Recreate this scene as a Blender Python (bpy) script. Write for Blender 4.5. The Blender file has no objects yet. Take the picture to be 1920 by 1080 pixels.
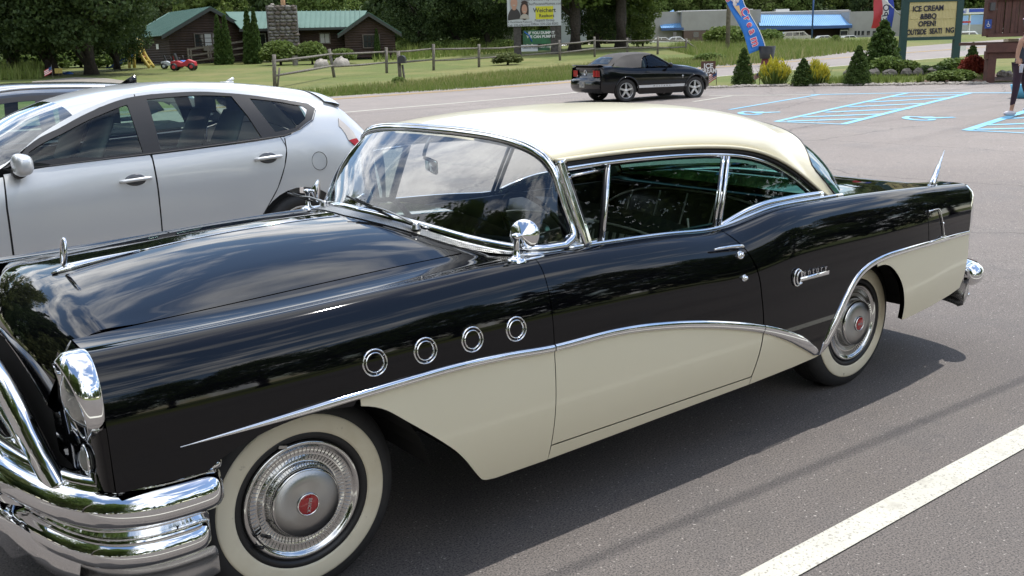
import bpy, math, random
import numpy as np
from mathutils import Vector, Matrix
from mathutils.geometry import delaunay_2d_cdt
rnd = random.Random(7); rng = np.random.default_rng(7)
PI = math.pi
scene = bpy.context.scene
COL = scene.collection

# ---------------- camera ----------------
FPX = 1778.88
CP = np.array([-1.1772, -3.4642, 1.7455])
YAW, PIT, ROL = 0.6537, 0.2421, -0.0253
_cy, _sy, _cp, _sp = math.cos(YAW), math.sin(YAW), math.cos(PIT), math.sin(PIT)
CF = np.array([_sy*_cp, _cy*_cp, -_sp]); _r = np.array([_cy, -_sy, 0.]); _u = np.cross(_r, CF)
CR = math.cos(ROL)*_r + math.sin(ROL)*_u; CU = -math.sin(ROL)*_r + math.cos(ROL)*_u
cam = bpy.data.cameras.new('camera'); camo = bpy.data.objects.new('camera', cam); COL.objects.link(camo)
m4 = Matrix(((CR[0], CU[0], -CF[0], CP[0]), (CR[1], CU[1], -CF[1], CP[1]), (CR[2], CU[2], -CF[2], CP[2]), (0, 0, 0, 1)))
camo.matrix_world = m4
cam.sensor_width = 36; cam.lens = FPX/1920*36; cam.clip_start = .05; cam.clip_end = 2000
scene.camera = camo

# ---------------- sky and sun ----------------
SUN = Vector((.40, .06, 1)).normalized()
w = bpy.data.worlds.new('World'); scene.world = w; w.use_nodes = True
nt = w.node_tree; nt.nodes.clear(); N = nt.nodes.new; L = nt.links.new
out = N('ShaderNodeOutputWorld'); bg = N('ShaderNodeBackground'); bg.inputs[1].default_value = .15
sky = N('ShaderNodeTexSky'); sky.sky_type = 'NISHITA'; sky.sun_disc = False
sky.sun_elevation = math.asin(SUN.z); sky.sun_rotation = math.atan2(SUN.x, SUN.y)
sky.air_density = 1.1; sky.dust_density = .25; sky.altitude = 400
tc = N('ShaderNodeTexCoord'); sep = N('ShaderNodeSeparateXYZ'); L(tc.outputs['Generated'], sep.inputs[0])
mx = N('ShaderNodeMath'); mx.operation = 'MAXIMUM'; mx.inputs[1].default_value = .09; L(sep.outputs[2], mx.inputs[0])
dv = N('ShaderNodeVectorMath'); dv.operation = 'DIVIDE'; L(tc.outputs['Generated'], dv.inputs[0])
cmb = N('ShaderNodeCombineXYZ'); L(mx.outputs[0], cmb.inputs[0]); L(mx.outputs[0], cmb.inputs[1]); cmb.inputs[2].default_value = 1
L(cmb.outputs[0], dv.inputs[1])
def wn(scale, det, rough, off):
    a = N('ShaderNodeVectorMath'); a.operation = 'ADD'; a.inputs[1].default_value = off; L(dv.outputs[0], a.inputs[0])
    n = N('ShaderNodeTexNoise'); n.inputs['Scale'].default_value = scale; n.inputs['Detail'].default_value = det
    n.inputs['Roughness'].default_value = rough; n.inputs['Distortion'].default_value = .25; L(a.outputs[0], n.inputs['Vector']); return n
n1 = wn(1.15, 10, .60, (3.1, 1.7, 0)); n2 = wn(2.2, 8, .6, (9, 4, 2))
cr = N('ShaderNodeValToRGB'); cr.color_ramp.elements[0].position = .45; cr.color_ramp.elements[1].position = .565; L(n1.outputs[0], cr.inputs[0])
cc = N('ShaderNodeValToRGB'); cc.color_ramp.elements[0].position = .3; cc.color_ramp.elements[0].color = (6.0, 6.3, 6.8, 1)
cc.color_ramp.elements[1].position = .68; cc.color_ramp.elements[1].color = (13.5, 13.5, 13.5, 1); L(n2.outputs[0], cc.inputs[0])
mix = N('ShaderNodeMixRGB'); L(cr.outputs[0], mix.inputs[0]); L(sky.outputs[0], mix.inputs[1]); L(cc.outputs[0], mix.inputs[2])
L(mix.outputs[0], bg.inputs[0]); L(bg.outputs[0], out.inputs[0])
sl = bpy.data.lights.new('sun', 'SUN'); sl.energy = 3.3; sl.angle = math.radians(.53); sl.color = (1, .965, .91)
so = bpy.data.objects.new('sun', sl); COL.objects.link(so); so.rotation_euler = SUN.to_track_quat('Z', 'Y').to_euler()
so.location = (0, 0, 40)
scene.view_settings.view_transform = 'Standard'; scene.view_settings.look = 'None'
scene.view_settings.exposure = 0.40; scene.view_settings.gamma = 1
scene.render.film_transparent = False
scene.cycles.max_bounces = 10; scene.cycles.transparent_max_bounces = 24; scene.cycles.glossy_bounces = 5
scene.cycles.caustics_reflective = False; scene.cycles.caustics_refractive = False
scene.cycles.sample_clamp_indirect = 6

# ---------------- materials ----------------
def mat(name, col=(.5, .5, .5), rough=.5, metal=0, coat=0, spec=.5, noise=None, bump=None, trans=None, emis=None, coord='Object'):
    """noise=(scale, colour2, lo, hi[, detail]); bump=(scale, strength, distance)"""
    m = bpy.data.materials.new(name); m.use_nodes = True; t = m.node_tree
    b = t.nodes['Principled BSDF']
    b.inputs['Base Color'].default_value = (*col, 1); b.inputs['Roughness'].default_value = rough
    b.inputs['Metallic'].default_value = metal; b.inputs['Specular IOR Level'].default_value = spec
    b.inputs['Coat Weight'].default_value = coat; b.inputs['Coat Roughness'].default_value = .02
    tcn = t.nodes.new('ShaderNodeTexCoord')
    if noise:
        lst = noise if isinstance(noise, list) else [noise]; prev = None
        for ns in lst:
            n = t.nodes.new('ShaderNodeTexNoise'); n.inputs['Scale'].default_value = ns[0]
            n.inputs['Detail'].default_value = ns[4] if len(ns) > 4 else 5; n.inputs['Roughness'].default_value = .6
            t.links.new(tcn.outputs[coord], n.inputs['Vector'])
            r = t.nodes.new('ShaderNodeMapRange'); r.inputs[1].default_value = ns[2]; r.inputs[2].default_value = ns[3]
            t.links.new(n.outputs[0], r.inputs[0])
            mxn = t.nodes.new('ShaderNodeMixRGB'); t.links.new(r.outputs[0], mxn.inputs[0])
            if prev is None: mxn.inputs[1].default_value = (*col, 1)
            else: t.links.new(prev, mxn.inputs[1])
            mxn.inputs[2].default_value = (*ns[1], 1); prev = mxn.outputs[0]
        t.links.new(prev, b.inputs['Base Color'])
    if bump:
        n = t.nodes.new('ShaderNodeTexNoise'); n.inputs['Scale'].default_value = bump[0]; n.inputs['Detail'].default_value = 6
        t.links.new(tcn.outputs[coord], n.inputs['Vector'])
        bp = t.nodes.new('ShaderNodeBump'); bp.inputs['Strength'].default_value = bump[1]; bp.inputs['Distance'].default_value = bump[2]
        t.links.new(n.outputs[0], bp.inputs['Height']); t.links.new(bp.outputs[0], b.inputs['Normal'])
    if trans: b.inputs['Transmission Weight'].default_value = trans
    if emis: b.inputs['Emission Color'].default_value = (*emis[0], 1); b.inputs['Emission Strength'].default_value = emis[1]
    m['b'] = 1
    return m
def glass(name, tint, ior=1.5, boost=1.0):
    m = bpy.data.materials.new(name); m.use_nodes = True; t = m.node_tree; t.nodes.clear()
    o = t.nodes.new('ShaderNodeOutputMaterial'); mxs = t.nodes.new('ShaderNodeMixShader')
    tr = t.nodes.new('ShaderNodeBsdfTransparent'); tr.inputs[0].default_value = (*tint, 1)
    gl = t.nodes.new('ShaderNodeBsdfGlossy'); gl.inputs['Roughness'].default_value = .0; gl.inputs[0].default_value = (.95, .97, 1, 1)
    fr = t.nodes.new('ShaderNodeFresnel'); fr.inputs[0].default_value = ior
    mu = t.nodes.new('ShaderNodeMath'); mu.operation = 'MULTIPLY'; mu.inputs[1].default_value = boost; mu.use_clamp = True
    # use the geometric facing so both faces of the thin pane reflect alike
    t.links.new(fr.outputs[0], mu.inputs[0]); t.links.new(mu.outputs[0], mxs.inputs[0])
    t.links.new(tr.outputs[0], mxs.inputs[1]); t.links.new(gl.outputs[0], mxs.inputs[2]); t.links.new(mxs.outputs[0], o.inputs[0])
    return m

# ---------------- object helpers ----------------
def tag(o, label=None, cat=None, group=None, kind=None):
    if label: o['label'] = label
    if cat: o['category'] = cat
    if group: o['group'] = group
    if kind: o['kind'] = kind
    return o
def thing(name, label, cat, loc=(0, 0, 0), rz=0, group=None):
    o = bpy.data.objects.new(name, None); COL.objects.link(o); o.location = loc; o.rotation_euler = (0, 0, rz)
    o.empty_display_size = .1
    return tag(o, label, cat, group)
class MB:
    """mesh builder: verts, faces, material index per face"""
    def __init__(s): s.v = []; s.f = []; s.m = []; s.n = 0; s.nrm = []
    def add(s, v, f, mi=0, nrm=None):
        v = np.asarray(v, float).reshape(-1, 3)
        s.v.append(v); k = s.n
        s.f += [tuple(int(i)+k for i in q) for q in f]
        s.m += ([mi]*len(f) if isinstance(mi, int) else list(mi)); s.n += len(v)
        s.nrm.append(nrm if nrm is not None else np.zeros_like(v)); return s
    def box(s, c, d, rz=0, mi=0, rx=0, ry=0):
        x, y, z = np.array(d)/2
        v = np.array([(a*x, b*y, cc_*z) for a in (-1, 1) for b in (-1, 1) for cc_ in (-1, 1)])
        R = np.array(Matrix.Rotation(rz, 3, 'Z') @ Matrix.Rotation(ry, 3, 'Y') @ Matrix.Rotation(rx, 3, 'X'))
        v = v@R.T + np.array(c)
        return s.add(v, [(0, 1, 3, 2), (4, 6, 7, 5), (0, 4, 5, 1), (2, 3, 7, 6), (0, 2, 6, 4), (1, 5, 7, 3)], mi)
    def tube(s, pts, r, n=8, closed=False, mi=0, caps=True, prof=None, up=(0, 0, 1)):
        """sweep; r scalar or list; prof = list of (a,b) offsets along (side, up) instead of a circle"""
        P = np.asarray(pts, float); k = len(P)
        T = np.gradient(P, axis=0) if not closed else (np.roll(P, -1, 0)-np.roll(P, 1, 0))
        T /= np.linalg.norm(T, axis=1)[:, None]+1e-12
        up = np.asarray(up, float)
        r = np.broadcast_to(np.asarray(r, float), (k,))
        A = np.cross(T, up); l = np.linalg.norm(A, axis=1)
        if (l < 1e-3).any():
            A = np.cross(T, up+np.array([.1, .37, 0]))
        A /= np.linalg.norm(A, axis=1)[:, None]+1e-12; B = np.cross(A, T)
        if prof is None:
            a = np.arange(n)*2*PI/n; pr = np.stack([np.cos(a), np.sin(a)], 1)
        else: pr = np.asarray(prof, float); n = len(pr)
        V = P[:, None] + (A[:, None]*pr[None, :, :1] + B[:, None]*pr[None, :, 1:])*r[:, None, None]
        V = V.reshape(-1, 3); F = []
        kk = k if closed else k-1
        for i in range(kk):
            j = (i+1) % k
            for q in range(n): F.append((i*n+q, i*n+(q+1) % n, j*n+(q+1) % n, j*n+q))
        if caps and not closed: F += [tuple(range(n))[::-1], tuple((k-1)*n+q for q in range(n))]
        return s.add(V, F, mi)
    def lathe(s, prof, n=32, axis='z', o=(0, 0, 0), mi=0, ang=2*PI, mis=None, off=0):
        """prof [(r,h)...]"""
        pr = np.asarray(prof, float); k = len(pr); full = abs(ang-2*PI) < 1e-6
        m = n if full else n+1
        a = off+np.arange(m)*ang/n
        r = pr[:, 0][:, None]; h = np.repeat(pr[:, 1][:, None], m, 1)
        X, Y = r*np.cos(a), r*np.sin(a)
        V = {'z': (X, Y, h), 'y': (X, -h, Y), 'x': (h, X, Y)}[axis]
        V = np.stack(V, -1).reshape(-1, 3)+np.array(o); F = []; MI = []
        for i in range(k-1):
            for q in range(m if full else m-1):
                F.append((i*m+q, i*m+(q+1) % m, (i+1)*m+(q+1) % m, (i+1)*m+q)); MI.append(mis[i] if mis else mi)
        return s.add(V, F, MI)
    def sph(s, c, r, n=12, mi=0, k=8):
        r = np.broadcast_to(np.asarray(r, float), (3,))
        t = np.linspace(0.001, PI-.001, k+1); a = np.arange(n)*2*PI/n
        V = np.stack([np.sin(t)[:, None]*np.cos(a), np.sin(t)[:, None]*np.sin(a), np.repeat(np.cos(t)[:, None], n, 1)], -1)*r+np.array(c)
        F = [(i*n+q, (i+1)*n+q, (i+1)*n+(q+1) % n, i*n+(q+1) % n) for i in range(k) for q in range(n)]
        return s.add(V.reshape(-1, 3), F, mi)
    def grid(s, V, mi=0, close_u=False):
        V = np.asarray(V, float); a, b = V.shape[:2]
        F = [(i*b+j, ((i+1) % a)*b+j, ((i+1) % a)*b+j+1, i*b+j+1) for i in range(a if close_u else a-1) for j in range(b-1)]
        return s.add(V.reshape(-1, 3), F, mi)
    def prism(s, poly, d, mi=0):
        """poly: list of 3-D points (planar ring), extruded by vector d"""
        P = np.asarray(poly, float); n = len(P); V = np.vstack([P, P+np.asarray(d, float)])
        F = [tuple(range(n))[::-1], tuple(range(n, 2*n))]+[(i, (i+1) % n, n+(i+1) % n, n+i) for i in range(n)]
        return s.add(V, F, mi)
    def build(s, name, mats, parent=None, smooth=True, mirror=False, auto=None, bevel=None):
        me = bpy.data.meshes.new(name)
        V = np.vstack(s.v); F = s.f
        if mirror: V = V*np.array([1, -1, 1]); F = [q[::-1] for q in F]
        me.from_pydata(V.tolist(), [], F)
        mats = mats if isinstance(mats, (list, tuple)) else [mats]
        for q in mats: me.materials.append(q)
        if len(mats) > 1: me.polygons.foreach_set('material_index', s.m)
        me.polygons.foreach_set('use_smooth', [bool(smooth)]*len(F))
        me.update()
        NR = np.vstack(s.nrm)
        if smooth and np.abs(NR).sum() > 0:
            if mirror: NR = NR*np.array([1, -1, 1])
            me.normals_split_custom_set_from_vertices(NR.tolist())
        elif smooth and auto is not None:
            me.set_sharp_from_angle(angle=math.radians(auto))
        o = bpy.data.objects.new(name, me); COL.objects.link(o)
        if parent is not None: o.parent = parent
        if bevel:
            b = o.modifiers.new('bevel', 'BEVEL'); b.width = bevel; b.segments = 2; b.limit_method = 'ANGLE'
        return o
def obj(name, mb, mats, parent=None, **k): return mb.build(name, mats, parent, **k)
def copy_tree(o, parent=None):
    c = o.copy(); COL.objects.link(c); c.parent = parent
    for ch in list(o.children): copy_tree(ch, c)
    return c
def cr(pts, n=8, closed=False):
    """Catmull-Rom through points"""
    P = np.asarray(pts, float); k = len(P)
    if closed: Q = np.vstack([P[-1], P, P[0], P[1]])
    else: Q = np.vstack([2*P[0]-P[1], P, 2*P[-1]-P[-2]])
    t = np.linspace(0, 1, n, endpoint=False)[:, None]; o_ = []
    for i in range(k if closed else k-1):
        a, b, c, d = Q[i:i+4]
        o_.append(.5*((2*b)+(c-a)*t+(2*a-5*b+4*c-d)*t*t+(3*b-a-3*c+d)*t**3))
    o_ = np.vstack(o_)
    return o_ if closed else np.vstack([o_, P[-1]])
def pchip(xs, ys):
    xs = np.asarray(xs, float); ys = np.asarray(ys, float); h = np.diff(xs); d = np.diff(ys)/h; m = np.zeros(len(xs))
    for i in range(1, len(xs)-1):
        if d[i-1]*d[i] > 0:
            w1 = 2*h[i]+h[i-1]; w2 = h[i]+2*h[i-1]; m[i] = (w1+w2)/(w1/d[i-1]+w2/d[i])
    m[0], m[-1] = d[0], d[-1]
    def f(x):
        x = np.asarray(x, float); i = np.clip(np.searchsorted(xs, x)-1, 0, len(xs)-2)
        t = (x-xs[i])/h[i]; tc_ = np.clip(t, 0, 1)
        y = (2*tc_**3-3*tc_**2+1)*ys[i]+(tc_**3-2*tc_**2+tc_)*h[i]*m[i]+(-2*tc_**3+3*tc_**2)*ys[i+1]+(tc_**3-tc_**2)*h[i]*m[i+1]
        return y+np.where(t < 0, (x-xs[0])*m[0], 0)+np.where(t > 1, (x-xs[-1])*m[-1], 0)
    return f
def spl(xs, ys):
    """C2 natural cubic spline, for surfaces whose reflections show"""
    xs = np.asarray(xs, float); ys = np.asarray(ys, float); n = len(xs); h = np.diff(xs)
    A = np.eye(n); b = np.zeros(n)
    for i in range(1, n-1):
        A[i, i-1] = h[i-1]; A[i, i] = 2*(h[i-1]+h[i]); A[i, i+1] = h[i]; b[i] = 6*((ys[i+1]-ys[i])/h[i]-(ys[i]-ys[i-1])/h[i-1])
    M = np.linalg.solve(A, b)
    def f(x):
        x = np.clip(np.asarray(x, float), xs[0], xs[-1]); i = np.clip(np.searchsorted(xs, x)-1, 0, n-2); a = xs[i+1]-x; c = x-xs[i]; hh = h[i]
        return (M[i]*a**3+M[i+1]*c**3)/(6*hh)+(ys[i]/hh-M[i]*hh/6)*a+(ys[i+1]/hh-M[i+1]*hh/6)*c
    return f
def inpoly(P, poly):
    x, y = P[:, 0], P[:, 1]; r = np.zeros(len(P), bool); q = np.asarray(poly); j = len(q)-1
    for i in range(len(q)):
        xi, yi = q[i]; xj, yj = q[j]
        c = ((yi > y) != (yj > y)) & (x < (xj-xi)*(y-yi)/((yj-yi) or 1e-12)+xi); r ^= c; j = i
    return r
def segd(P, poly):
    q = np.asarray(poly); a = q; b = np.roll(q, -1, 0); d = np.full(len(P), 1e9)
    for s, e in zip(a, b):
        v = e-s; l = (v@v) or 1e-12; t = np.clip(((P-s)@v)/l, 0, 1); d = np.minimum(d, np.linalg.norm(P-s-t[:, None]*v, axis=1))
    return d
def resample(poly, step):
    q = np.asarray(poly, float); o_ = []
    for i in range(len(q)):
        a, b = q[i], q[(i+1) % len(q)]; l = np.linalg.norm(b-a)
        if l < 1e-5: continue
        k = max(1, int(round(l/step))); o_.append(a+(b-a)*(np.arange(k)/k)[:, None])
    return np.vstack(o_)
def panel(mb, poly, F, step=.03, holes=(), mi=0, flange=.012, out=None, sy=1.0, nrm=True):
    """triangulated patch: outline in (u,v), mapped by F to 3-D; normals from F; edge turned in by flange"""
    S = np.array([1., sy])
    rings = [resample(np.asarray(p, float)*S, step)/S for p in [poly, *holes]]
    q = rings[0]; lo, hi = q.min(0), q.max(0)
    gx = np.arange(lo[0], hi[0], step); gy = np.arange(lo[1], hi[1], step/sy)
    Gp = np.stack(np.meshgrid(gx, gy), -1).reshape(-1, 2)
    keep = inpoly(Gp, q)
    for r_ in rings[1:]: keep &= ~inpoly(Gp, r_)
    Gp = Gp[keep]
    for r_ in rings:
        if len(Gp): Gp = Gp[segd(Gp*S, r_*S) > step*.45]
    V2 = list(map(Vector, np.vstack(rings+[Gp])*S)); E = []; k = 0
    for r_ in rings:
        n = len(r_); E += [(k+i, k+(i+1) % n) for i in range(n)]; k += n
    vo, _, fo, *_x = delaunay_2d_cdt(V2, E, [], 0, 1e-7)
    vo = np.array([tuple(a) for a in vo])/S; fo = np.array([tuple(f) for f in fo])
    c = vo[fo].mean(1); ok = inpoly(c, q)
    for r_ in rings[1:]: ok &= ~inpoly(c, r_)
    fo = fo[ok]
    P = F(vo[:, 0], vo[:, 1]); e = 1e-3
    du = F(vo[:, 0]+e, vo[:, 1])-F(vo[:, 0]-e, vo[:, 1]); dv_ = F(vo[:, 0], vo[:, 1]+e)-F(vo[:, 0], vo[:, 1]-e)
    nn = np.cross(du, dv_); nn /= np.linalg.norm(nn, axis=1)[:, None]+1e-15
    tri = P[fo]; fn = np.cross(tri[:, 1]-tri[:, 0], tri[:, 2]-tri[:, 0])
    o_ = np.asarray(out if out is not None else (0, -1, .3), float)
    if (nn@o_).sum() < 0: nn = -nn
    fl = (fn*nn[fo[:, 0]]).sum(1) < 0; fo[fl] = fo[fl][:, ::-1]
    base = mb.n
    mb.add(P, fo.tolist(), mi, nn if nrm else None)
    if flange:
        for r_ in rings:
            A = F(r_[:, 0], r_[:, 1]); d1 = F(r_[:, 0]+e, r_[:, 1])-F(r_[:, 0]-e, r_[:, 1]); d2 = F(r_[:, 0], r_[:, 1]+e)-F(r_[:, 0], r_[:, 1]-e)
            n2 = np.cross(d1, d2); n2 /= np.linalg.norm(n2, axis=1)[:, None]+1e-15
            if (n2@o_).sum() < 0: n2 = -n2
            B = A-n2*flange; t = np.roll(A, -1, 0)-A; en = np.cross(t, n2); en /= np.linalg.norm(en, axis=1)[:, None]+1e-12
            ctr = P.mean(0)
            n = len(r_); mb.add(np.vstack([A, B]), [(i, (i+1) % n, n+(i+1) % n, n+i) for i in range(n)], mi, np.vstack([en, en]) if nrm else None)
    return mb
def text(name, s, size, M, m, parent, ext=.002, align='CENTER', xs=1, bold=0, sp=1):
    c = bpy.data.curves.new(name, 'FONT'); c.body = s; c.size = size; c.extrude = ext; c.align_x = align; c.align_y = 'CENTER'; c.resolution_u = 3
    c.offset = bold; c.space_character = sp; c.space_line = 1.0
    t_ = bpy.data.objects.new(name, c); COL.objects.link(t_)
    me = bpy.data.meshes.new_from_object(t_); bpy.data.objects.remove(t_)
    me.transform(Matrix.Diagonal((xs, 1, 1, 1)))
    me.transform(M); me.materials.clear(); me.materials.append(m)
    o = bpy.data.objects.new(name, me); COL.objects.link(o); o.parent = parent
    return o
def frame(o, x, y):
    """4x4 from origin and the directions of local x and y"""
    x = Vector(x).normalized(); y = Vector(y); z = x.cross(y).normalized(); y = z.cross(x)
    return Matrix(((x.x, y.x, z.x, o[0]), (x.y, y.y, z.y, o[1]), (x.z, y.z, z.z, o[2]), (0, 0, 0, 1)))

# ---------------- ground height ----------------
FH = np.array([_sy, _cy]); RH = np.array([_cy, -_sy])
def gz(x, y):
    x = np.asarray(x, float); y = np.asarray(y, float)
    s = (x-CP[0])*FH[0]+(y-CP[1])*FH[1]; l = (x-CP[0])*RH[0]+(y-CP[1])*RH[1]
    q = np.log1p(np.exp(np.clip((s-9.)/1.2, -40, 40)))*1.2; q = np.where(s > 45, s-9., q)
    qq = 100-np.log1p(np.exp(np.clip((100-q)/4, -40, 40)))*4; qq = 100-(100-qq) if False else np.where(q < 60, q, 100-4*np.log1p(np.exp(np.clip((100-q)/4, -40, 40))))
    z = .0125*qq+.00013*qq**2
    t = np.clip((s-8)/8, 0, 1); t = t*t*(3-2*t)
    l1 = np.log1p(np.exp(np.clip((l-3.4)/.8, -40, 40)))*.8; l1 = np.where(l > 20, l-3.4, l1)
    z = z+.02*6*np.tanh(l1/6)*t
    return z
def pray(px, py): return CF+CR*(px-960)/FPX+CU*(540-py)/FPX
def G(px, py, dz=0):
    """the ground point that lies behind a photo pixel"""
    d = pray(px, py); t = np.concatenate([np.arange(1, 60, .02), np.arange(60, 400, .1)])
    P = CP+d*t[:, None]; hit = P[:, 2] < gz(P[:, 0], P[:, 1])+dz; i = np.argmax(hit) if hit.any() else int(np.argmin(np.abs(t-115))); p = P[i].copy(); p[2] = gz(p[0], p[1]); return p
def depth(p): return float((np.asarray(p)-CP)@CF)
def at(px, py, dep): return CP+pray(px, py)*dep
# ---------------- materials of the near cars ----------------
M = {}
M['black'] = mat('black_paint', (.0018, .0019, .003), .03, coat=0, spec=.52)
M['cream'] = mat('cream_paint', (.78, .72, .535), .28, coat=.5, noise=(1.3, (.76, .70, .515), .4, .7))
M['chrome'] = mat('chrome', (.86, .87, .88), .035, metal=1)
M['satin'] = mat('satin_metal', (.42, .42, .41), .28, metal=1)
M['hubmetal'] = mat('wheel_cover_metal', (.62, .62, .61), .10, metal=1)
M['brushed'] = mat('brushed_metal', (.46, .46, .45), .33, metal=1)
_b = M['brushed'].node_tree.nodes['Principled BSDF']; _b.inputs['Anisotropic'].default_value = .8
_tg = M['brushed'].node_tree.nodes.new('ShaderNodeTangent'); _tg.axis = 'Y'; M['brushed'].node_tree.links.new(_tg.outputs[0], _b.inputs['Tangent'])
M['rubber'] = mat('tyre_rubber', (.018, .018, .019), .7, noise=(9, (.03, .029, .028), .4, .7), bump=(60, .3, .002))
M['white_rubber'] = mat('whitewall_rubber', (.76, .70, .54), .6, noise=[(5, (.64, .57, .41), .45, .75), (26, (.30, .25, .18), .66, .8)])
M['seal'] = mat('black_rubber_seal', (.012, .012, .013), .45)
M['dark'] = mat('dark_underside', (.008, .008, .008), .9)
M['red'] = mat('red_enamel', (.35, .01, .015), .12, coat=1)
M['lamp'] = mat('clear_lamp_glass', (.50, .52, .50), .10, metal=.75, noise=(40, (.34, .36, .35), .4, .6), coat=1)
M['tail'] = mat('red_lamp_glass', (.40, .010, .014), .22)
M['amber'] = mat('amber_lamp_glass', (.6, .55, .5), .1, coat=1)
M['park'] = mat('parking_lamp_glass', (.22, .22, .20), .12, coat=1)
M['vinyl'] = mat('black_seat_vinyl', (.030, .038, .038), .38, noise=(3, (.042, .052, .05), .4, .6))
M['grey_vinyl'] = mat('grey_pleated_vinyl', (.50, .52, .50), .45)
M['piping'] = mat('pale_piping', (.85, .85, .78), .4)
M['dash'] = mat('black_dash', (.016, .024, .038), .3)
M['head'] = mat('pale_headliner', (.30, .30, .28), .8)
M['glass'] = glass('side_glass', (.66, .76, .71), 1.5, 1.0)
M['wsglass'] = glass('windscreen_glass', (.84, .89, .87), 1.5, 1.7)
M['rglass'] = glass('rear_glass', (.20, .42, .38), 1.45, .40)
M['mesh'] = mat('grille_mesh_metal', (.25, .25, .24), .35, metal=1)

BX = [-.66, -.45, 0, .5, .93, 1.4, 1.75, 1.95, 2.12, 2.32, 2.6, 3.1, 3.6, 3.95, 4.2]
bC = spl(BX, [.988, .992, 1.003, 1.022, 1.030, 1.020, 1.003, .992, 1.008, 1.035, 1.040, 1.030, 1.008, .985, .97])
bYc = spl(BX, [.800, .812, .825, .832, .832, .828, .825, .825, .830, .838, .842, .842, .832, .815, .80])
bW = spl(BX, [.922, .936, .950, .957, .960, .961, .961, .962, .963, .963, .962, .957, .938, .910, .89])
bH = spl([-.68, -.5, -.3, 0, .4, .7, .9, 3.0, 3.3, 3.7, 4.0, 4.2], [1.008, 1.052, 1.08, 1.108, 1.122, 1.118, 1.112, 1.040, 1.032, 1.005, .965, .93])
def cs(t, a=.92): return np.sign(t)*np.abs(t)**a
# inward profile of the tops: fraction of yc -> fraction between crown height and centre height, plus a valley
hood_p = pchip([0, .12, .30, .50, .66, .78, .87, .94, 1.0], [1, .985, .90, .69, .42, .16, -.02, -.06, 0])
def BF(X, v, side=-1):
    X = np.asarray(X, float); v = np.asarray(v, float)
    C, yc, W_ = bC(X), bYc(X), bW(X)
    low = W_+.006-.055*np.clip((.56-v)/.3, 0, 2)**2-.006*((v-.56)/.14)**2*(v > .56)
    t = np.clip((v-.70)/.30, 0, 1)*PI/2
    zs = .70+(C-.70)*cs(np.sin(t)); ys = yc+(W_-yc)*cs(np.cos(t))
    f = np.clip(2-v, 0, 1); yt = yc*f
    k = hood_p(f); Hc = bH(X)
    # soft crease where the crown rolls inward
    zt = C+(Hc-C)*k
    y = np.where(v < .70, low, np.where(v < 1, ys, yt)); z = np.where(v < .70, v, np.where(v < 1, zs, zt))
    return np.stack([X+0*v, side*y, z], -1)
def BV(X, Z):
    C = bC(X); t = np.clip((Z-.70)/(C-.70), 0, 1)
    return np.where(np.asarray(Z) <= .70, Z, .70+.30*(2/PI)*np.arcsin(np.clip(t**(1/.92), 0, 1)))
def XZ(pts):
    P = np.asarray(pts, float); return np.stack([P[:, 0], BV(P[:, 0], P[:, 1])], 1)
def vy(X, y): return 2-y/bYc(X)

car = thing('vintage_coupe', 'black and cream 1950s two-door hardtop coupe with chrome trim and whitewall tyres in the foreground', 'car', (0, 0, 0))
T1 = cr([(-.42, .704), (-.17, .713), (.11, .724), (.47, .735), (.70, .729), (.925, .713), (1.23, .710), (1.49, .685), (1.78, .634), (2.1, .553), (2.36, .452), (2.60, .315)], 8)
T2 = cr([(2.60, .315), (2.655, .45), (2.735, .575), (2.85, .675), (3.03, .722), (3.30, .732), (3.75, .727), (3.985, .719)], 8)
t1 = lambda x: np.interp(x, T1[:, 0], T1[:, 1])
archF = cr([(-.50, .40), (-.44, .53), (-.32, .635), (-.15, .690), (.03, .702), (.19, .672), (.31, .588), (.49, .435), (.595, .305), (.63, .272), (.68, .262)], 6)
archR = cr([(2.60, .315), (2.67, .45), (2.76, .565), (2.87, .648), (3.00, .688), (3.12, .672), (3.23, .575), (3.29, .45), (3.312, .352)], 6)
def rng_(x0, x1, n): return np.linspace(x0, x1, n)
def curve(fn, x0, x1, n=12):
    x = np.linspace(x0, x1, n); return np.stack([x, fn(x)], 1)
def both(name, mb_fn, mats, **k):
    mb = mb_fn(); a = obj(name, mb, mats, car, **k); b = obj(name, mb, mats, car, mirror=True, **k); return a, b
X0 = -.60; seam = .655
XD = .925
# front fender
def ff():
    mb = MB(); n = len(archF)
    a = archF[(archF[:, 0] <= .12) & (archF[:, 1] > .625) & (archF[:, 0] > -.6)]; a = np.vstack([[-.355, .612], a])
    blk = [(X0, .617)] + [tuple(p) for p in a] + [tuple(p) for p in curve(t1, .14, XD, 14)]
    top = [(x, float(vy(x, seam))) for x in np.linspace(XD, X0, 30)]
    blk = XZ(blk).tolist()
    hingeY = .79
    blk += [(XD, float(vy(XD, hingeY))), (.84, float(vy(.84, .755))), (.79, float(vy(.79, .70)))] + [(x, float(vy(x, seam+.006))) for x in np.linspace(.745, X0, 28)]
    panel(mb, blk, BF, .026, mi=0, flange=.02, out=(0, -1, .6), sy=1.0)
    b = archF[archF[:, 0] >= .12]
    crm = [tuple(p) for p in b[::-1]] + [tuple(p) for p in curve(t1, .14, XD, 14)] + [(XD, .262)]
    panel(mb, XZ(crm), BF, .03, mi=1, flange=.02, out=(0, -1, .2))
    return mb
both('front_fender', ff, [M['black'], M['cream']])
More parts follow.
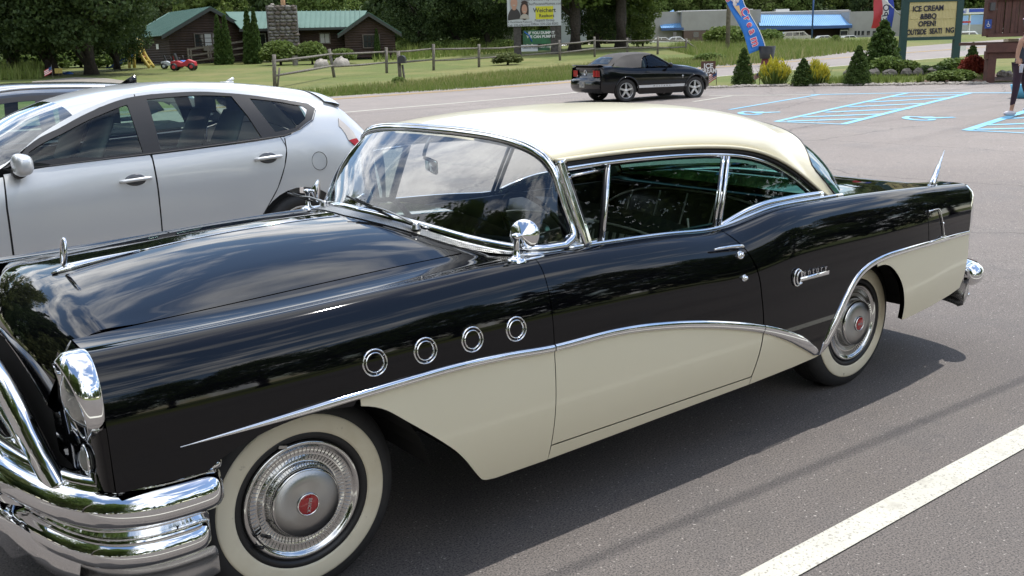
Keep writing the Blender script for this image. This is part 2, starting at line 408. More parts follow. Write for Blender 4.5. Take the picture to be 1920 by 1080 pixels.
# door
dg = .0035
rearD = cr([(1.955, .992), (2.036, .894), (2.086, .781), (2.113, .60), (2.112, .48), (2.088, .33)], 6)
def door():
    mb = MB()
    up = [p for p in rearD if p[1] > t1(p[0])+.004]; dn = [p for p in rearD if p[1] < t1(p[0])-.004]
    tl = curve(t1, XD+dg, up[-1][0]-dg, 24)
    blk = XZ([tuple(p) for p in tl] + [(p[0]-dg, p[1]) for p in up[::-1]]).tolist()
    blk += [(x, float(vy(x, .775))) for x in np.linspace(1.93, XD+dg, 16)]
    panel(mb, blk, BF, .026, mi=0, flange=.02, out=(0, -1, .4))
    crm = [tuple(p) for p in tl] + [(p[0]-dg, p[1]) for p in dn] + [(x, .328) for x in np.linspace(2.07, XD+dg, 8)]
    panel(mb, XZ(crm), BF, .03, mi=1, flange=.02, out=(0, -1, .2))
    return mb
both('door', door, [M['black'], M['cream']])
# quarter panel with rocker
def quarter():
    mb = MB()
    up = [p for p in rearD if p[1] > t1(p[0])+.004]; dn = [p for p in rearD if p[1] < t1(p[0])-.004]
    endx = lambda z: 4.035+.0*z
    blk = XZ([(p[0]+dg, p[1]) for p in up]+[tuple(p) for p in curve(t1, up[-1][0]+dg, 2.60, 10)]+[tuple(p) for p in T2[1:]]+[(4.0, .80), (4.03, .9), (4.05, .955)]).tolist()
    blk += [(x, float(vy(x, .674))) for x in np.linspace(4.05, 3.30, 12)]
    blk += [(x, float(vy(x, yy))) for x, yy in ((3.18, .655), (3.05, .69), (2.93, .735), (2.8, .765), (2.5, .775), (2.2, .775), (1.97, .775))]
    panel(mb, blk, BF, .026, mi=0, flange=.02, out=(0, -1, .5))
    # cream behind the door, ahead of the rear wheel
    crm = [(p[0]+dg, p[1]) for p in dn[::-1]]+[tuple(p) for p in curve(t1, dn[0][0]+dg, 2.60, 10)]+[(2.56, .308), (2.40, .298), (2.1, .286)]
    crm = [(2.091, .322)] + crm
    crm[-1] = (2.091, .286)
    panel(mb, XZ(crm), BF, .03, mi=1, flange=.02, out=(0, -1, .2))
    # rocker
    rk = [(XD+dg, .262), (1.4, .272), (2.088, .286), (2.088, .3225), (XD+dg, .3225)]
    panel(mb, XZ(rk), BF, .04, mi=1, flange=.02, out=(0, -1, .2))
    # cream behind the rear wheel
    q = [tuple(p) for p in archR if p[0] > 2.98][::-1]
    q = q + [p for p in map(tuple, T2) if p[0] > 2.98] + [(3.985, .60), (3.965, .47), (3.94, .41), (3.84, .392), (3.6, .366), (3.36, .350)]
    panel(mb, XZ(q), BF, .03, mi=1, flange=.025, out=(0, -1, .2))
    return mb
both('quarter_panel', quarter, [M['black'], M['cream']])
# hood: two mirrored halves in one mesh, nose rolled down
NX = -.50
def HF(u, y):
    """hood surface: u runs rearward; below NX it rolls down the nose"""
    u = np.asarray(u, float); y = np.asarray(y, float); s = np.clip((NX-u)/.26, 0, 1)*1.30
    Xs = np.where(u > NX, u, NX); f = np.clip(np.abs(y)/bYc(Xs), 0, 1)
    z = bC(Xs)+(bH(Xs)-bC(Xs))*hood_p(f)
    s0 = .0
    X = Xs-.19*np.sin(s)*(1-.10*(y/.6)**2); z = z-.155*(1-np.cos(s))-np.where(u < NX, np.sin(s)*.19*.21*(1-(y/.66)**2*.75), 0)
    z = z-np.clip((NX-u)/.26, 0, 1)**2*.10*(y/.6)**2
    return np.stack([X, y, z], -1)
mb = MB()
hr = [(.70-.0*y, y) for y in (0,)]
rear = [(.645, 0), (.655, .20), (.685, .40), (.735, .55), (.795, seam-.004)]
rr_ = cr([(x, y) for x, y in rear], 5)
hp = [(x-.05, -y) for x, y in rr_[::-1]]+[(x-.05, y) for x, y in rr_[1:]]
fr_ = [(-.76, y) for y in np.linspace(.56, -.56, 24)]
hp = hp + [(x, seam) for x in (.66, .5, .3, 0, -.3)]+[(-.42, seam-.002), (-.55, .63), (-.68, .60)] + fr_ + [(-.68, -.60), (-.55, -.63), (-.42, -seam+.002)]+[(x, -seam) for x in (-.3, 0, .3, .5, .66)]
panel(mb, hp, HF, .026, flange=.03, out=(0, 0, 1))
obj('hood', mb, M['black'], car)
# gutter between fender top and hood, and the dark inner body
mb = MB()
for s in (-1, 1):
    gx_ = np.linspace(-.6, .75, 24); V = np.stack([np.stack([gx_, s*np.full(24, yy), bC(gx_)-.022-.02*(yy > .66)], -1) for yy in (.64, .665, .69)], 1)
    mb = MB(); mb.grid(V); obj('hood_gutter', mb, M['dark'], car)
# cowl
def CW(x, y):
    x = np.asarray(x, float); y = np.asarray(y, float)
    Xs = np.clip(x, -1, 3); f = np.clip(np.abs(y)/bYc(Xs), 0, 1)
    return np.stack([x, y, bC(Xs)+(bH(Xs)-bC(Xs))*hood_p(f)], -1)
mb = MB()
cwl = [(x-.046, -y) for x, y in rr_[::-1]]+[(x-.046, y) for x, y in rr_[1:]]+[(.745, seam+.003), (.79, .697), (.84, .752), (.925, .787), (1.06, .78), (1.06, -.78), (.925, -.787), (.84, -.752), (.79, -.697), (.745, -seam-.003)]
panel(mb, cwl, CW, .04, flange=.02, out=(0, 0, 1))
obj('cowl', mb, M['black'], car)
# trunk lid and rear deck
mb = MB()
tp = [(3.36, 0), (3.35, .2), (3.33, .4), (3.29, .55), (3.27, .635), (3.4, .66), (3.7, .665), (3.95, .64), (4.05, .58), (4.09, .4), (4.10, 0)]
tp = tp+[(x, -y) for x, y in tp[-2:0:-1]]
def TF(x, y):
    x = np.asarray(x, float); f = np.clip(np.abs(y)/bYc(x), 0, 1); k = 1-f**3
    return np.stack([x, y+0*x, bC(x)-.012+(bH(x)-bC(x)+.012)*k], -1)
panel(mb, cr(tp, 3, True), TF, .04, flange=.02, out=(0, 0, 1)); obj('trunk_lid', mb, M['black'], car)
for s in (-1, 1): mb = MB(); mb.box((3.67, s*.672, .965), (.80, .10, .012)); obj('trunk_gutter', mb, M['dark'], car)
mb = MB()
dp = [(2.86, .76), (3.0, .71), (3.2, .67), (3.264, .64), (3.285, .55), (3.324, .4), (3.344, .2), (3.354, 0)]
dp = dp+[(x, -y) for x, y in dp[-2::-1]]+[(2.8, -.5), (2.8, .5)]
panel(mb, dp, lambda x, y: TF(x, y)-np.array([0, 0, .002]), .04, flange=.0, out=(0, 0, 1)); obj('rear_deck', mb, M['black'], car)
# rear face and chrome tail
mb = MB()
zz_ = np.linspace(.40, .955, 10)
V = [[(3.97+.05*math.sin(PI*(z-.4)/.6)+.06*(1-(y/.85)**2), y, z) for z in zz_] for y in np.linspace(-.83, .83, 24)]
mb.grid(V); obj('rear_panel', mb, M['black'], car)
mb = MB(); V = [[(4.0+(q*(.26-.06*(abs(y)/.85)**3)), y, .475-.04*q) for q in (0, .5, 1)] for y in np.linspace(-.85, .85, 20)]; mb.grid(V); obj('splash_pan', mb, M['black'], car)
# front face under the lamps
mb = MB()
pl = cr([(-.600, -.912), (-.622, -.885), (-.634, -.83), (-.640, -.74), (-.645, -.62), (-.65, -.5)], 5)
V = [[(x+.02*(.8-z), y, z) for z in np.linspace(.612, .80, 8)] for x, y in pl]; mb.grid(V); obj('front_panel', mb, M['black'], car); mb = MB()
V = [[(x+.02*(.8-z), -y, z) for z in np.linspace(.612, .80, 8)] for x, y in pl]; mb.grid(V)
obj('front_panel', mb, M['black'], car)
# the face of the fender tip, rolled into the fender top and the hood side
for s in (-1, 1):
    V = []
    for y in np.linspace(.845, .575, 14):
        zt_ = float(BF(-.60, float(vy(-.60, min(y, .79))))[2]) if y > .64 else float(HF(-.58, y)[2])-.004
        V.append([(-.604-.034*math.sin(min(1, q*1.6)*PI/2)*(1 if y < .8 else .8), s*y, zt_-.002-(zt_-.79)*q**1.3) for q in np.linspace(0, 1, 9)])
    mb = MB(); mb.grid(V); obj('fender_tip', mb, M['black'], car)
# inner arches, floor and a dark core so no light leaks through
mb = MB()
mb.box((.20, 0, .62), (1.5, .96, .56)).box((1.7, 0, .36), (4.4, .9, .10)).box((3.1, 0, .46), (1.8, .98, .03)).box((1.57, 0, .31), (1.75, 1.74, .08)).box((3.66, 0, .66), (.6, 1.3, .40))
for X_ in (-.02, 3.03):
    for s in (-1, 1):
        a = np.linspace(.14, PI-.14, 20); V = [[(X_+.44*math.cos(t), s*y, .33+.40*math.sin(t)) for y in (.5, .90)] for t in a]; mb.grid(V)
        mb.box((X_, s*.5, .60), (.9, .02, .36))
obj('underbody', mb, M['dark'], car, smooth=False)
# ---- side trim ----
def strip(path, hw, th=.014, taper0=0, taper1=0):
    P = np.asarray(path, float); d = np.gradient(P, axis=0); d /= np.linalg.norm(d, axis=1)[:, None]; n = np.stack([-d[:, 1], d[:, 0]], 1)
    k = len(P); w_ = np.broadcast_to(np.asarray(hw, float), (k,)).copy(); s = np.linspace(0, 1, k)
    if taper0: w_ *= np.clip(s/taper0, .06, 1)**.8
    if taper1: w_ *= np.clip((1-s)/taper1, .06, 1)**.8
    pr = [(-1, 0), (-.96, .55), (-.55, .95), (0, 1.0), (.55, .95), (.96, .55), (1, 0)]; rows = []
    for a, h in pr:
        q = P+n*(w_*a)[:, None]; v = BV(q[:, 0], q[:, 1]); p3 = BF(q[:, 0], v); e = 1e-3
        du = BF(q[:, 0]+e, v)-BF(q[:, 0]-e, v); dv_ = BF(q[:, 0], v+e)-BF(q[:, 0], v-e); nn = np.cross(du, dv_); nn /= np.linalg.norm(nn, axis=1)[:, None]
        nn *= np.where(nn[:, 1:2] > 0, -1, 1); rows.append(p3+nn*(h*th*np.minimum(1, w_/w_.max()+.1))[:, None]-nn*.001)
    return np.stack(rows, 1)
def dens(P, m=4):
    s = np.linspace(0, len(P)-1, (len(P)-1)*m+1); return np.stack([np.interp(s, range(len(P)), P[:, i]) for i in (0, 1)], 1)
def trimpart(path, hw, **k):
    def f():
        mb = MB(); mb.grid(strip(path, hw, **k)); return mb
    return f
def cutx(T, x0, x1): m_ = T[(T[:, 0] > x0) & (T[:, 0] < x1)]; f = lambda x: [x, np.interp(x, T[:, 0], T[:, 1])]; return np.vstack([[f(x0)] if x0 > T[0, 0] else m_[:1], m_, [f(x1)] if x1 < T[-1, 0] else m_[-1:]])
A = cutx(T1, -9, XD-.004); A = A[1:]; B = cutx(T1, XD+.004, 2.109); Cc = cutx(T1, 2.116, 9)[:-1]
both('side_trim', trimpart(dens(A), .0135, taper0=.35), M['chrome'])
both('side_trim', trimpart(dens(B), np.interp(np.linspace(0, 1, len(dens(B))), [0, .5, 1], [.0135, .016, .019])), M['chrome'])
both('side_trim', trimpart(dens(Cc), np.interp(np.linspace(0, 1, len(dens(Cc))), [0, .6, 1], [.019, .026, .016]), taper1=.10), M['chrome'])
both('side_trim', trimpart(dens(T2), np.interp(np.linspace(0, 1, len(dens(T2))), [0, .12, .35, 1], [.022, .027, .018, .011]), taper0=.06), M['chrome'])
# belt moulding along the window sill
def belt():
    mb = MB(); x = np.concatenate([np.linspace(1.13, 1.95, 20), np.linspace(2.0, 2.12, 6), np.linspace(2.2, 2.90, 12)])
    P = BF(x, vy(x, .806)); P[:, 2] += .003; mb.tube(P, .0085, 8)
    return mb
both('belt_moulding', belt, M['chrome'])
# ---- portholes ----
for px_ in (.202, .388, .574, .760):
    z = .815; p = BF(px_, BV(px_, z)); v = float(BV(px_, z)); e = 1e-3
    nn = np.cross(BF(px_+e, v)-BF(px_-e, v), BF(px_, v+e)-BF(px_, v-e)); nn /= np.linalg.norm(nn); nn *= -1 if nn[1] > 0 else 1
    for s in (1, -1):
        root = None
        mb = MB(); mb.lathe([(.0, -.03), (.0255, -.028), (.0275, -.004), (.030, .004), (.0315, .005), (.0325, .001), (.0335, .001), (.040, .001), (.0405, .004), (.0425, .005), (.0445, .0)], 40, mis=[1, 1, 0, 0, 0, 2, 2, 0, 0, 0])
        for q in (.5, 2.6, 4.7): mb.tube([(.0335*math.cos(q), .0335*math.sin(q), .003), (.040*math.cos(q), .040*math.sin(q), .003)], .0015, 5)
        o = obj('porthole', mb, [M['chrome'], M['dark'], M['black']], car)
        n2 = Vector((nn[0], nn[1]*s, nn[2])); o.matrix_local = Matrix.Translation((p[0], p[1]*s, p[2])) @ n2.to_track_quat('Z', 'Y').to_matrix().to_4x4()
# ---- wheels ----
def wheel(x, y, s, steer=0):
    """s=-1 faces the camera side"""
    R_ = .352
    wl = bpy.data.objects.new('wheel', None)
    mb = MB()
    mb.lathe([(.205, -.10), (.25, -.108), (.31, -.105), (.340, -.085), (.352, -.06), (.353, 0), (.352, .055), (.338, .083), (.315, .096), (.302, .0995), (.29, .101), (.222, .0985), (.205, .09)], 72, 'y')
    o = obj('wheel', mb, M['rubber'], car); o.location = (x, y, .349); o.rotation_euler = (0, 0, (0 if s < 0 else PI)+steer)
    mb = MB()   # tread grooves
    for k in range(5):
        h = -.048+.024*k; mb.lathe([(.3535, h-.003), (.349, h-.002), (.349, h+.002), (.3535, h+.003)], 72, 'y')
    obj('tread', mb, M['dark'], o)
    mb = MB(); mb.lathe([(.292, .098), (.2915, .1025), (.285, .1045), (.262, .107), (.240, .107), (.232, .1055), (.2305, .1000)], 96, 'y'); obj('whitewall', mb, M['white_rubber'], o)
    mb = MB(); mb.lathe([(.232, .1025), (.225, .106), (.214, .104), (.208, .095)], 72, 'y'); obj('rim', mb, M['seal'], o)
    # cover
    pr = [(.203, .088), (.204, .098), (.199, .104), (.191, .103), (.184, .097), (.180, .092), (.176, .0915), (.158, .0885), (.155, .0895), (.152, .0885), (.134, .083), (.130, .084), (.127, .086), (.1235, .092), (.122, .110), (.120, .120), (.1165, .1265), (.112, .1285), (.110, .1285)]
    mb = MB(); mb.lathe(pr, 120, 'y'); cv = obj('hubcap', mb, M['hubmetal'], o)
    mb = MB(); k = 76
    for i in range(k):
        a = 2*PI*i/k
        for r0, r1, h0, h1 in ((.1765, .1585, .0945, .0915), (.1515, .1345, .0915, .086)):
            w2 = w1 = .0011; c_, s_ = math.cos(a), math.sin(a)
            def P(r, t, h): return (r*c_-t*s_, -h, r*s_+t*c_)
            V = [P(r0, -w2*1.6, h0-.0045), P(r0, w2*1.6, h0-.0045), P(r0, w2*.6, h0), P(r0, -w2*.6, h0), P(r1, -w1*1.6, h1-.0045), P(r1, w1*1.6, h1-.0045), P(r1, w1*.6, h1), P(r1, -w1*.6, h1)]
            mb.add(V, [(0, 1, 2, 3), (7, 6, 5, 4), (3, 2, 6, 7), (0, 3, 7, 4), (1, 5, 6, 2)])
    f = obj('hubcap_ribs', mb, M['satin'], o, smooth=False); f['kind'] = 'stuff'
    mb = MB(); mb.lathe([(.1125, .1275), (.1115, .1295), (.070, .1325), (.040, .1335), (.0, .134)], 80, 'y'); obj('hub_disc', mb, M['brushed'], o)
    mb = MB(); mb.lathe([(.0395, .132), (.039, .140), (.0355, .1425), (.034, .140)], 48, 'y'); obj('badge_ring', mb, M['chrome'], o)
    mb = MB(); mb.lathe([(.035, .139), (.028, .1425), (.014, .1448), (.0, .145)], 40, 'y'); obj('badge', mb, M['red'], o)
    if s < 0:
        a = math.radians(-18 if x < 1 else 8); mm = Matrix.Translation((0, -.1470, 0)) @ Matrix.Rotation(a+PI/2*1.35 if x < 1 else a, 4, 'Y') @ Matrix.Rotation(PI/2, 4, 'X')
        text('badge_lettering', 'BUICK', .0165, mm, M['chrome'], o, .0008, xs=1.0, sp=1.05)
        mb = MB()
        if x < 1:
            mb.tube([(-.150, -.100, -.075), (-.135, -.135, -.072)], .006, 8); mb.tube([(-.175, -.100, -.105), (-.158, -.128, -.104)], .006, 8); obj('valve_stem', mb, M['seal'], o)
            mb = MB(); mb.box((-.058, -.108, .205), (.028, .008, .010), ry=.27); obj('balance_weight', mb, M['satin'], o, smooth=False)
    return o
for X_, st in ((0, -.025), (3.099, 0)):
    wheel(X_, -.684, -1, st); wheel(X_, .684, 1, st)
# ---- headlamps ----
def headlamp(s):
    c = (-.60, s*.808, .874)
    mb = MB(); n = 56; rows = []
    for r_, d_ in ((.117, 0), (.1205, -.003), (.1215, -.010), (.1205, -.024), (.1175, -.040), (.1125, -.052), (.108, -.054), (.105, -.050), (.102, -.036), (.100, -.02)):
        row = []
        for i in range(n):
            a = 2*PI*i/n; sn = math.sin(a); sh = 1+.38*sn+.10*sn*sn
            row.append((c[0]+d_*sh, c[1]+r_*math.cos(a), c[2]+r_*1.04*sn-(.012 if d_ < -.04 else 0)))
        rows.append(row+[row[0]])
    mb.grid(rows); b = obj('headlamp_bezel', mb, M['chrome'], car)
    mb = MB(); mb.lathe([(.0, -.078), (.03, -.075), (.06, -.063), (.085, -.043), (.102, -.018)], 40, 'x', c); obj('lens', mb, M['lamp'], b)
    mb = MB(); mb.lathe([(.03, -.05), (.045, -.047), (.03, -.045)], 12, 'x', (c[0], c[1], c[2]-.13)); 
    # small parking lamp under the bezel
    mb = MB(); mb.sph((-.638, s*.815, .690), (.020, .028, .036), 20); pk = obj('parking_lamp', mb, M['park'], car)
    mb = MB(); th_ = np.linspace(0, 2*PI, 33)[:-1]; mb.tube([(-.640, s*.815+.031*math.cos(a), .690+.040*math.sin(a)) for a in th_], .005, 6, True, up=(1, 0, 0)); obj('lamp_rim', mb, M['chrome'], pk)
headlamp(-1); headlamp(1)
# ---- front bumper ----
def sweep_plan(mb, path, prof, t0=.05, mi=0):
    """profile (outward, z) carried along a plan path; outward = to the right of travel"""
    P = cr(path, 8); d = np.gradient(P, axis=0); d /= np.linalg.norm(d, axis=1)[:, None]; n = np.stack([d[:, 1], -d[:, 0]], 1)
    s = np.concatenate([[0], np.cumsum(np.linalg.norm(np.diff(P, axis=0), axis=1))]); pr = np.asarray(prof, float); zc = pr[:, 1].mean(); rows = []
    for i in range(len(P)):
        k = 1.0
        if t0: e = min(s[i], s[-1]-s[i])/t0; k = math.sqrt(max(0, 1-(1-min(1, e))**2))
        rows.append([(P[i, 0]+n[i, 0]*a*k, P[i, 1]+n[i, 1]*a*k, zc+(z-zc)*(.55+.45*k)) for a, z in pr])
    mb.grid(rows, mi); return mb
def sym(p): return p+[(x, -y) for x, y in p[-2::-1]]
def arc(c, r, a0, a1, n=8, k=1.0): return [(c[0]+r*math.cos(math.radians(a)), c[1]+k*r*math.sin(math.radians(a))) for a in np.linspace(a0, a1, n)]
up_path = [(-.305, .905), (-.42, .913), (-.52, .900), (-.605, .848), (-.668, .745), (-.718, .60), (-.758, .44), (-.788, .25), (-.798, 0)]
lo_path = [(-.345, .885), (-.43, .893), (-.53, .880), (-.615, .828), (-.676, .725), (-.724, .58), (-.762, .42), (-.79, .22), (-.80, 0)]
def sweep_up(mb, path, prof, t0=.05): return sweep_plan(mb, path, [(a, z+.038) for a, z in prof], t0)
mb = MB()
sweep_up(mb, sym(up_path), [(-.05, .545), (-.04, .572), (-.015, .580), (.006, .575), (.012, .566)]+arc((.010, .510), .058, 78, -78, 18)+[(.012, .450), (-.02, .446), (-.05, .47), (-.055, .51), (-.05, .545)], .055)
bar = obj('front_bumper', mb, M['chrome'], car)
mb = MB(); sweep_up(mb, sym([(x+.012, y-.012) for x, y in up_path]), [(-.03, .560), (-.01, .590), (.018, .592), (.032, .580), (.026, .566), (0, .56), (-.03, .56)], .03); obj('upper_lip', mb, M['chrome'], bar)
mb = MB(); sweep_up(mb, sym(lo_path), [(-.03, .452), (.018, .446), (.022, .438), (.010, .432), (.010, .418), (-.004, .412), (-.004, .404)]+arc((-.006, .362), .046, 82, -75, 14)+[(.0, .313), (-.03, .312), (-.05, .36), (-.03, .452)], .05); obj('lower_bar', mb, M['chrome'], bar)
mb = MB(); sweep_up(mb, sym([(x+.018, y-.006) for x, y in lo_path]), [(.010, .318), (.016, .300), (.012, .288), (.002, .284), (-.002, .25), (-.012, .205), (-.04, .19), (-.06, .20)], .03); vp = obj('valance', mb, mat('dusty_chrome', (.62, .62, .62), .22, metal=.85, noise=(7, (.50, .50, .49), .45, .7)), bar)
# bumper bolts
for yy in (.70,):
    for s in (-1, 1):
        mb = MB(); mb.lathe([(.0, .008), (.010, .006), (.014, 0), (.014, -.006)], 16, 'x', (0, 0, 0)); o = obj('bolt', mb, M['chrome'], vp); o.location = (-.668, s*.745, .275); o.rotation_euler = (0, 0, PI)
# bumper guards (bullets) with the blades under them
for s in (-1, 1):
    mb = MB(); rows = []
    for x, r_ in ((-1.02, .004), (-1.01, .03), (-.98, .055), (-.93, .078), (-.87, .093), (-.80, .102), (-.74, .105), (-.70, .100), (-.66, .09)):
        rows.append([(x+.04*math.cos(a)*0, s*(.335)+r_*1.08*math.cos(a), .515+r_*.80*math.sin(a)) for a in np.linspace(0, 2*PI, 33)])
    mb.grid([[(p[0]-.02, p[1], p[2]+.03) for p in r] for r in rows]); g_ = obj('bumper_guard', mb, M['chrome'], car)
    mb = MB(); rows = []
    for z, w_, o_ in ((.50, .085, -.83), (.44, .095, -.845), (.38, .085, -.85), (.31, .055, -.83), (.25, .02, -.80)):
        rows.append([(o_+.10*(k*k), s*.36+w_*k*1.1, z) for k in np.linspace(-1, 1, 11)])
    mb.grid(rows); obj('guard_blade', mb, M['chrome'], g_)
for s in (-1, 1):   # curved wing below the lower bar
    mb = MB(); rows = []
    for t in np.linspace(0, 1, 9):
        y = .40+.32*t; x = -.835+.165*t**1.4; zt_ = .470-.115*t; zb_ = .430-.165*math.sin(t*PI*.55)
        rows.append([(x+.0, s*y, zt_), (x-.012, s*(y+.006), (zt_+zb_)/2), (x+.012, s*(y-.004), zb_), (x+.03, s*(y-.02), zb_-.006)])
    mb.grid(rows); obj('bumper_wing', mb, M['chrome'], car)
# grille surround, horizontal bar and mesh
def ring(yA, zt, zb, xo, r_, nm, m, prof=None):
    mb = MB(); P = []
    for s in (-1, 1):
        seg = [(-.755+xo, 0, zt), (-.753+xo, .20, zt-.006), (-.746+xo, .36, zt-.035), (-.736+xo, yA*.80, zt-.09), (-.722+xo, yA*.93, zt-.165), (-.708+xo, yA*1.02, zt-.225), (-.695+xo, yA*1.13, zb+.0)]
        P.append(seg)
    path = [(x, -y, z) for x, y, z in P[0][::-1]]+P[1][1:]
    mb.tube(cr(path, 8), 1, up=(1, 0, 0), prof=prof or [(r_*math.cos(a), r_*math.sin(a)) for a in np.linspace(0, 2*PI, 17)[:-1]]); return obj(nm, mb, m, car)
gs = ring(.630, .842, .565, 0, .03, 'grille_surround', M['chrome'], [(.054*math.cos(a), .032*math.sin(a)) for a in np.linspace(0, 2*PI, 21)[:-1]])
ring(.50, .775, .50, .03, .012, 'grille_inner_ring', M['chrome'])
mb = MB()
for i in range(60):
    y = -.47+.94*i/59; zt = .755-.20*(abs(y)/.47)**3; mb.box((-.70, y, (.50+zt)/2), (.012, .0035, zt-.50))
for i in range(14): 
    z = .50+.018*i; h_ = .47*min(1, ((.775-z)/.20)**.33) if z < .77 else 0; mb.box((-.698, 0, z), (.006, 2*h_, .003))
o = obj('grille_mesh', mb, M['mesh'], car, smooth=False); o['kind'] = 'stuff'
mb = MB(); mb.tube([(-.715, y, .615+.03*math.cos(y*3)) for y in np.linspace(-.52, .52, 15)], .028, 14, up=(0, 0, 1)); obj('grille_bar', mb, M['chrome'], car)
mb = MB(); V = [[(-.64, y, z) for z in (.40, .6, .80, .90)] for y in np.linspace(-.62, .62, 8)]; mb.grid(V); obj('grille_backing', mb, M['dark'], car)
# hood lip between nose and surround
mb = MB(); ly = np.linspace(-.56, .56, 30); E0 = HF(np.full(30, -.76), ly)
V = [[tuple(p), (p[0]-.004, p[1], p[2]-.012), (p[0]+.012, p[1], p[2]-.035), (p[0]+.05, p[1], p[2]-.06), (p[0]+.05, p[1], p[2]-.14)] for p in E0]; mb.grid(V); obj('hood_lip', mb, M['black'], car)
# ---- hood ornament ----
mb = MB(); c = np.array([-.452, 0, float(bH(-.452))])
t_ = np.linspace(0, 2*PI, 41)[:-1]
orn = thing_o = None
mb.tube([(c[0]+.006*math.sin(a), c[1]+.0145*0+.026*math.cos(a)*.95, c[2]+.064+.044*math.sin(a)) for a in t_], .0065, 8, True, up=(1, 0, 0))
mb.tube([c+np.array([0, 0, 0]), c+np.array([0, 0, .022])], [.012, .007], 10)
hs = np.array([(x, 0, float(bH(x))+.004) for x in np.linspace(-.50, -.20, 16)]); wd = np.interp(np.linspace(0, 1, 16), [0, .2, .5, 1], [.003, .017, .012, .002])
mb2 = MB(); mb2.tube(hs, wd, 10); o = obj('hood_ornament', mb, M['chrome'], car); obj('ornament_base', mb2, M['chrome'], o)
# thin centre moulding of the hood
mb = MB(); mb.tube([(x, 0, float(bH(x))+.001) for x in np.linspace(-.20, .60, 24)], .0032, 6); obj('hood_moulding', mb, M['chrome'], car)
# ---- cowl vent, windscreen frame, glass ----
wsb = np.array([(.705, 0, 1.128), (.722, .20, 1.122), (.762, .40, 1.105), (.815, .58, 1.080), (.90, .72, 1.055), (1.00, .788, 1.041), (1.115, .806, 1.040)])
wst = np.array([(1.060, 0, 1.436), (1.066, .20, 1.434), (1.080, .42, 1.424), (1.092, .58, 1.402), (1.110, .68, 1.365), (1.128, .727, 1.312), (1.138, .746, 1.25)])
wb = cr(wsb, 6); wt = cr(wst, 6)
rows = []
for k in np.linspace(0, 1, 12):
    p = wb+(wt-wb)*k; bl = .028*math.sin(PI*k); p = p+np.stack([-bl*np.ones(len(p)), bl*.4*np.linspace(0, 1, len(p)), .5*bl*np.ones(len(p))], 1); rows.append(p)
half = np.array(rows); full = np.concatenate([half[:, ::-1]*np.array([1, -1, 1]), half[:, 1:]], 1)
mb = MB(); mb.grid(full); obj('windscreen', mb, M['wsglass'], car)
loop = np.vstack([wt[::-1]*np.array([1, -1, 1]), wt[1:]])
endp = cr([wst[-1], (1.150, .762, 1.18), (1.166, .780, 1.11), (1.162, .798, 1.065), wsb[-1]], 5)
lower = np.vstack([wb[::-1], (wb*np.array([1, -1, 1]))[1:]])
cl = np.vstack([loop, endp[1:], lower[1:], (endp[::-1]*np.array([1, -1, 1]))[1:-1]])
mb = MB(); n_ = len(cl); zc_ = np.array([1.0, 0, 1.25])
mb.tube(cl, .0165, 12, True, up=(-.75, 0, .65)); fr0 = obj('windscreen_frame', mb, M['chrome'], car)
mb = MB(); cl2 = cl+(zc_-cl)*np.array([0, .024, .045]); mb.tube(cl2, .009, 8, True, up=(-.75, 0, .65)); obj('windscreen_seal', mb, M['seal'], fr0)
# lower chrome moulding, wide
mb = MB(); q = wb.copy(); q[:, 0] -= .012; q[:, 2] -= .018; lf = np.vstack([q[::-1]*np.array([1, -1, 1]), q[1:]])
mb.tube(lf, 1, up=(-.5, 0, .85), prof=[(.016*math.cos(a), .010*math.sin(a)) for a in np.linspace(0, 2*PI, 13)[:-1]]); obj('lower_moulding', mb, M['chrome'], fr0)
# cowl vent strip
mb = MB(); q0 = wb[:-6].copy(); V = []
for p in np.vstack([q0[::-1]*np.array([1, -1, 1]), q0[1:]]):
    k = 1-abs(p[1])/.74; zc_ = float(CW(p[0]-.03, p[1])[2]); V.append([(p[0]-.030-w_*max(.15, k**.35), p[1], max(p[2]-.012, zc_+.012)-.12*w_) for w_ in (0, .02, .058)])
mb.grid(V)
ventm = mat('cowl_vent_mesh', (.5, .5, .48), .3, metal=1)
_n = ventm.node_tree; _tc = _n.nodes.new('ShaderNodeTexCoord'); _ck = _n.nodes.new('ShaderNodeTexChecker'); _ck.inputs['Scale'].default_value = 210; _ck.inputs[1].default_value = (.5, .5, .48, 1); _ck.inputs[2].default_value = (.01, .01, .01, 1)
_n.links.new(_tc.outputs['Object'], _ck.inputs[0]); _n.links.new(_ck.outputs[0], _n.nodes['Principled BSDF'].inputs['Base Color'])
obj('cowl_vent', mb, ventm, car)
# wipers
def wiper(px_, py_, pz_, tip, knob=True):
    mb = MB(); a = np.array((px_, py_, pz_)); b = np.array(tip)
    mb.lathe([(.0, .018), (.010, .016), (.014, .008), (.016, 0), (.019, -.006)], 16, 'z', a)
    m_ = a+(b-a)*.55+np.array([0, 0, .012]); mb.tube(cr([a+np.array([0, 0, .010]), m_, b], 6), [.007]*3+[.004]*10, 8)
    o = obj('wiper', mb, M['satin'], car); d = (b-a)/np.linalg.norm(b-a)
    mb = MB(); mb.tube([b-d*.16+np.array([0, 0, -.004]), b+d*.17+np.array([0, 0, -.004])], .0045, 6); mb.tube([b-d*.10+np.array([0, 0, .004]), b+d*.10+np.array([0, 0, .004])], .0035, 6); obj('blade', mb, M['seal'], o)
wiper(.715, -.40, 1.110, (.700, -.07, 1.160)); wiper(.715, .36, 1.115, (.742, .66, 1.118))
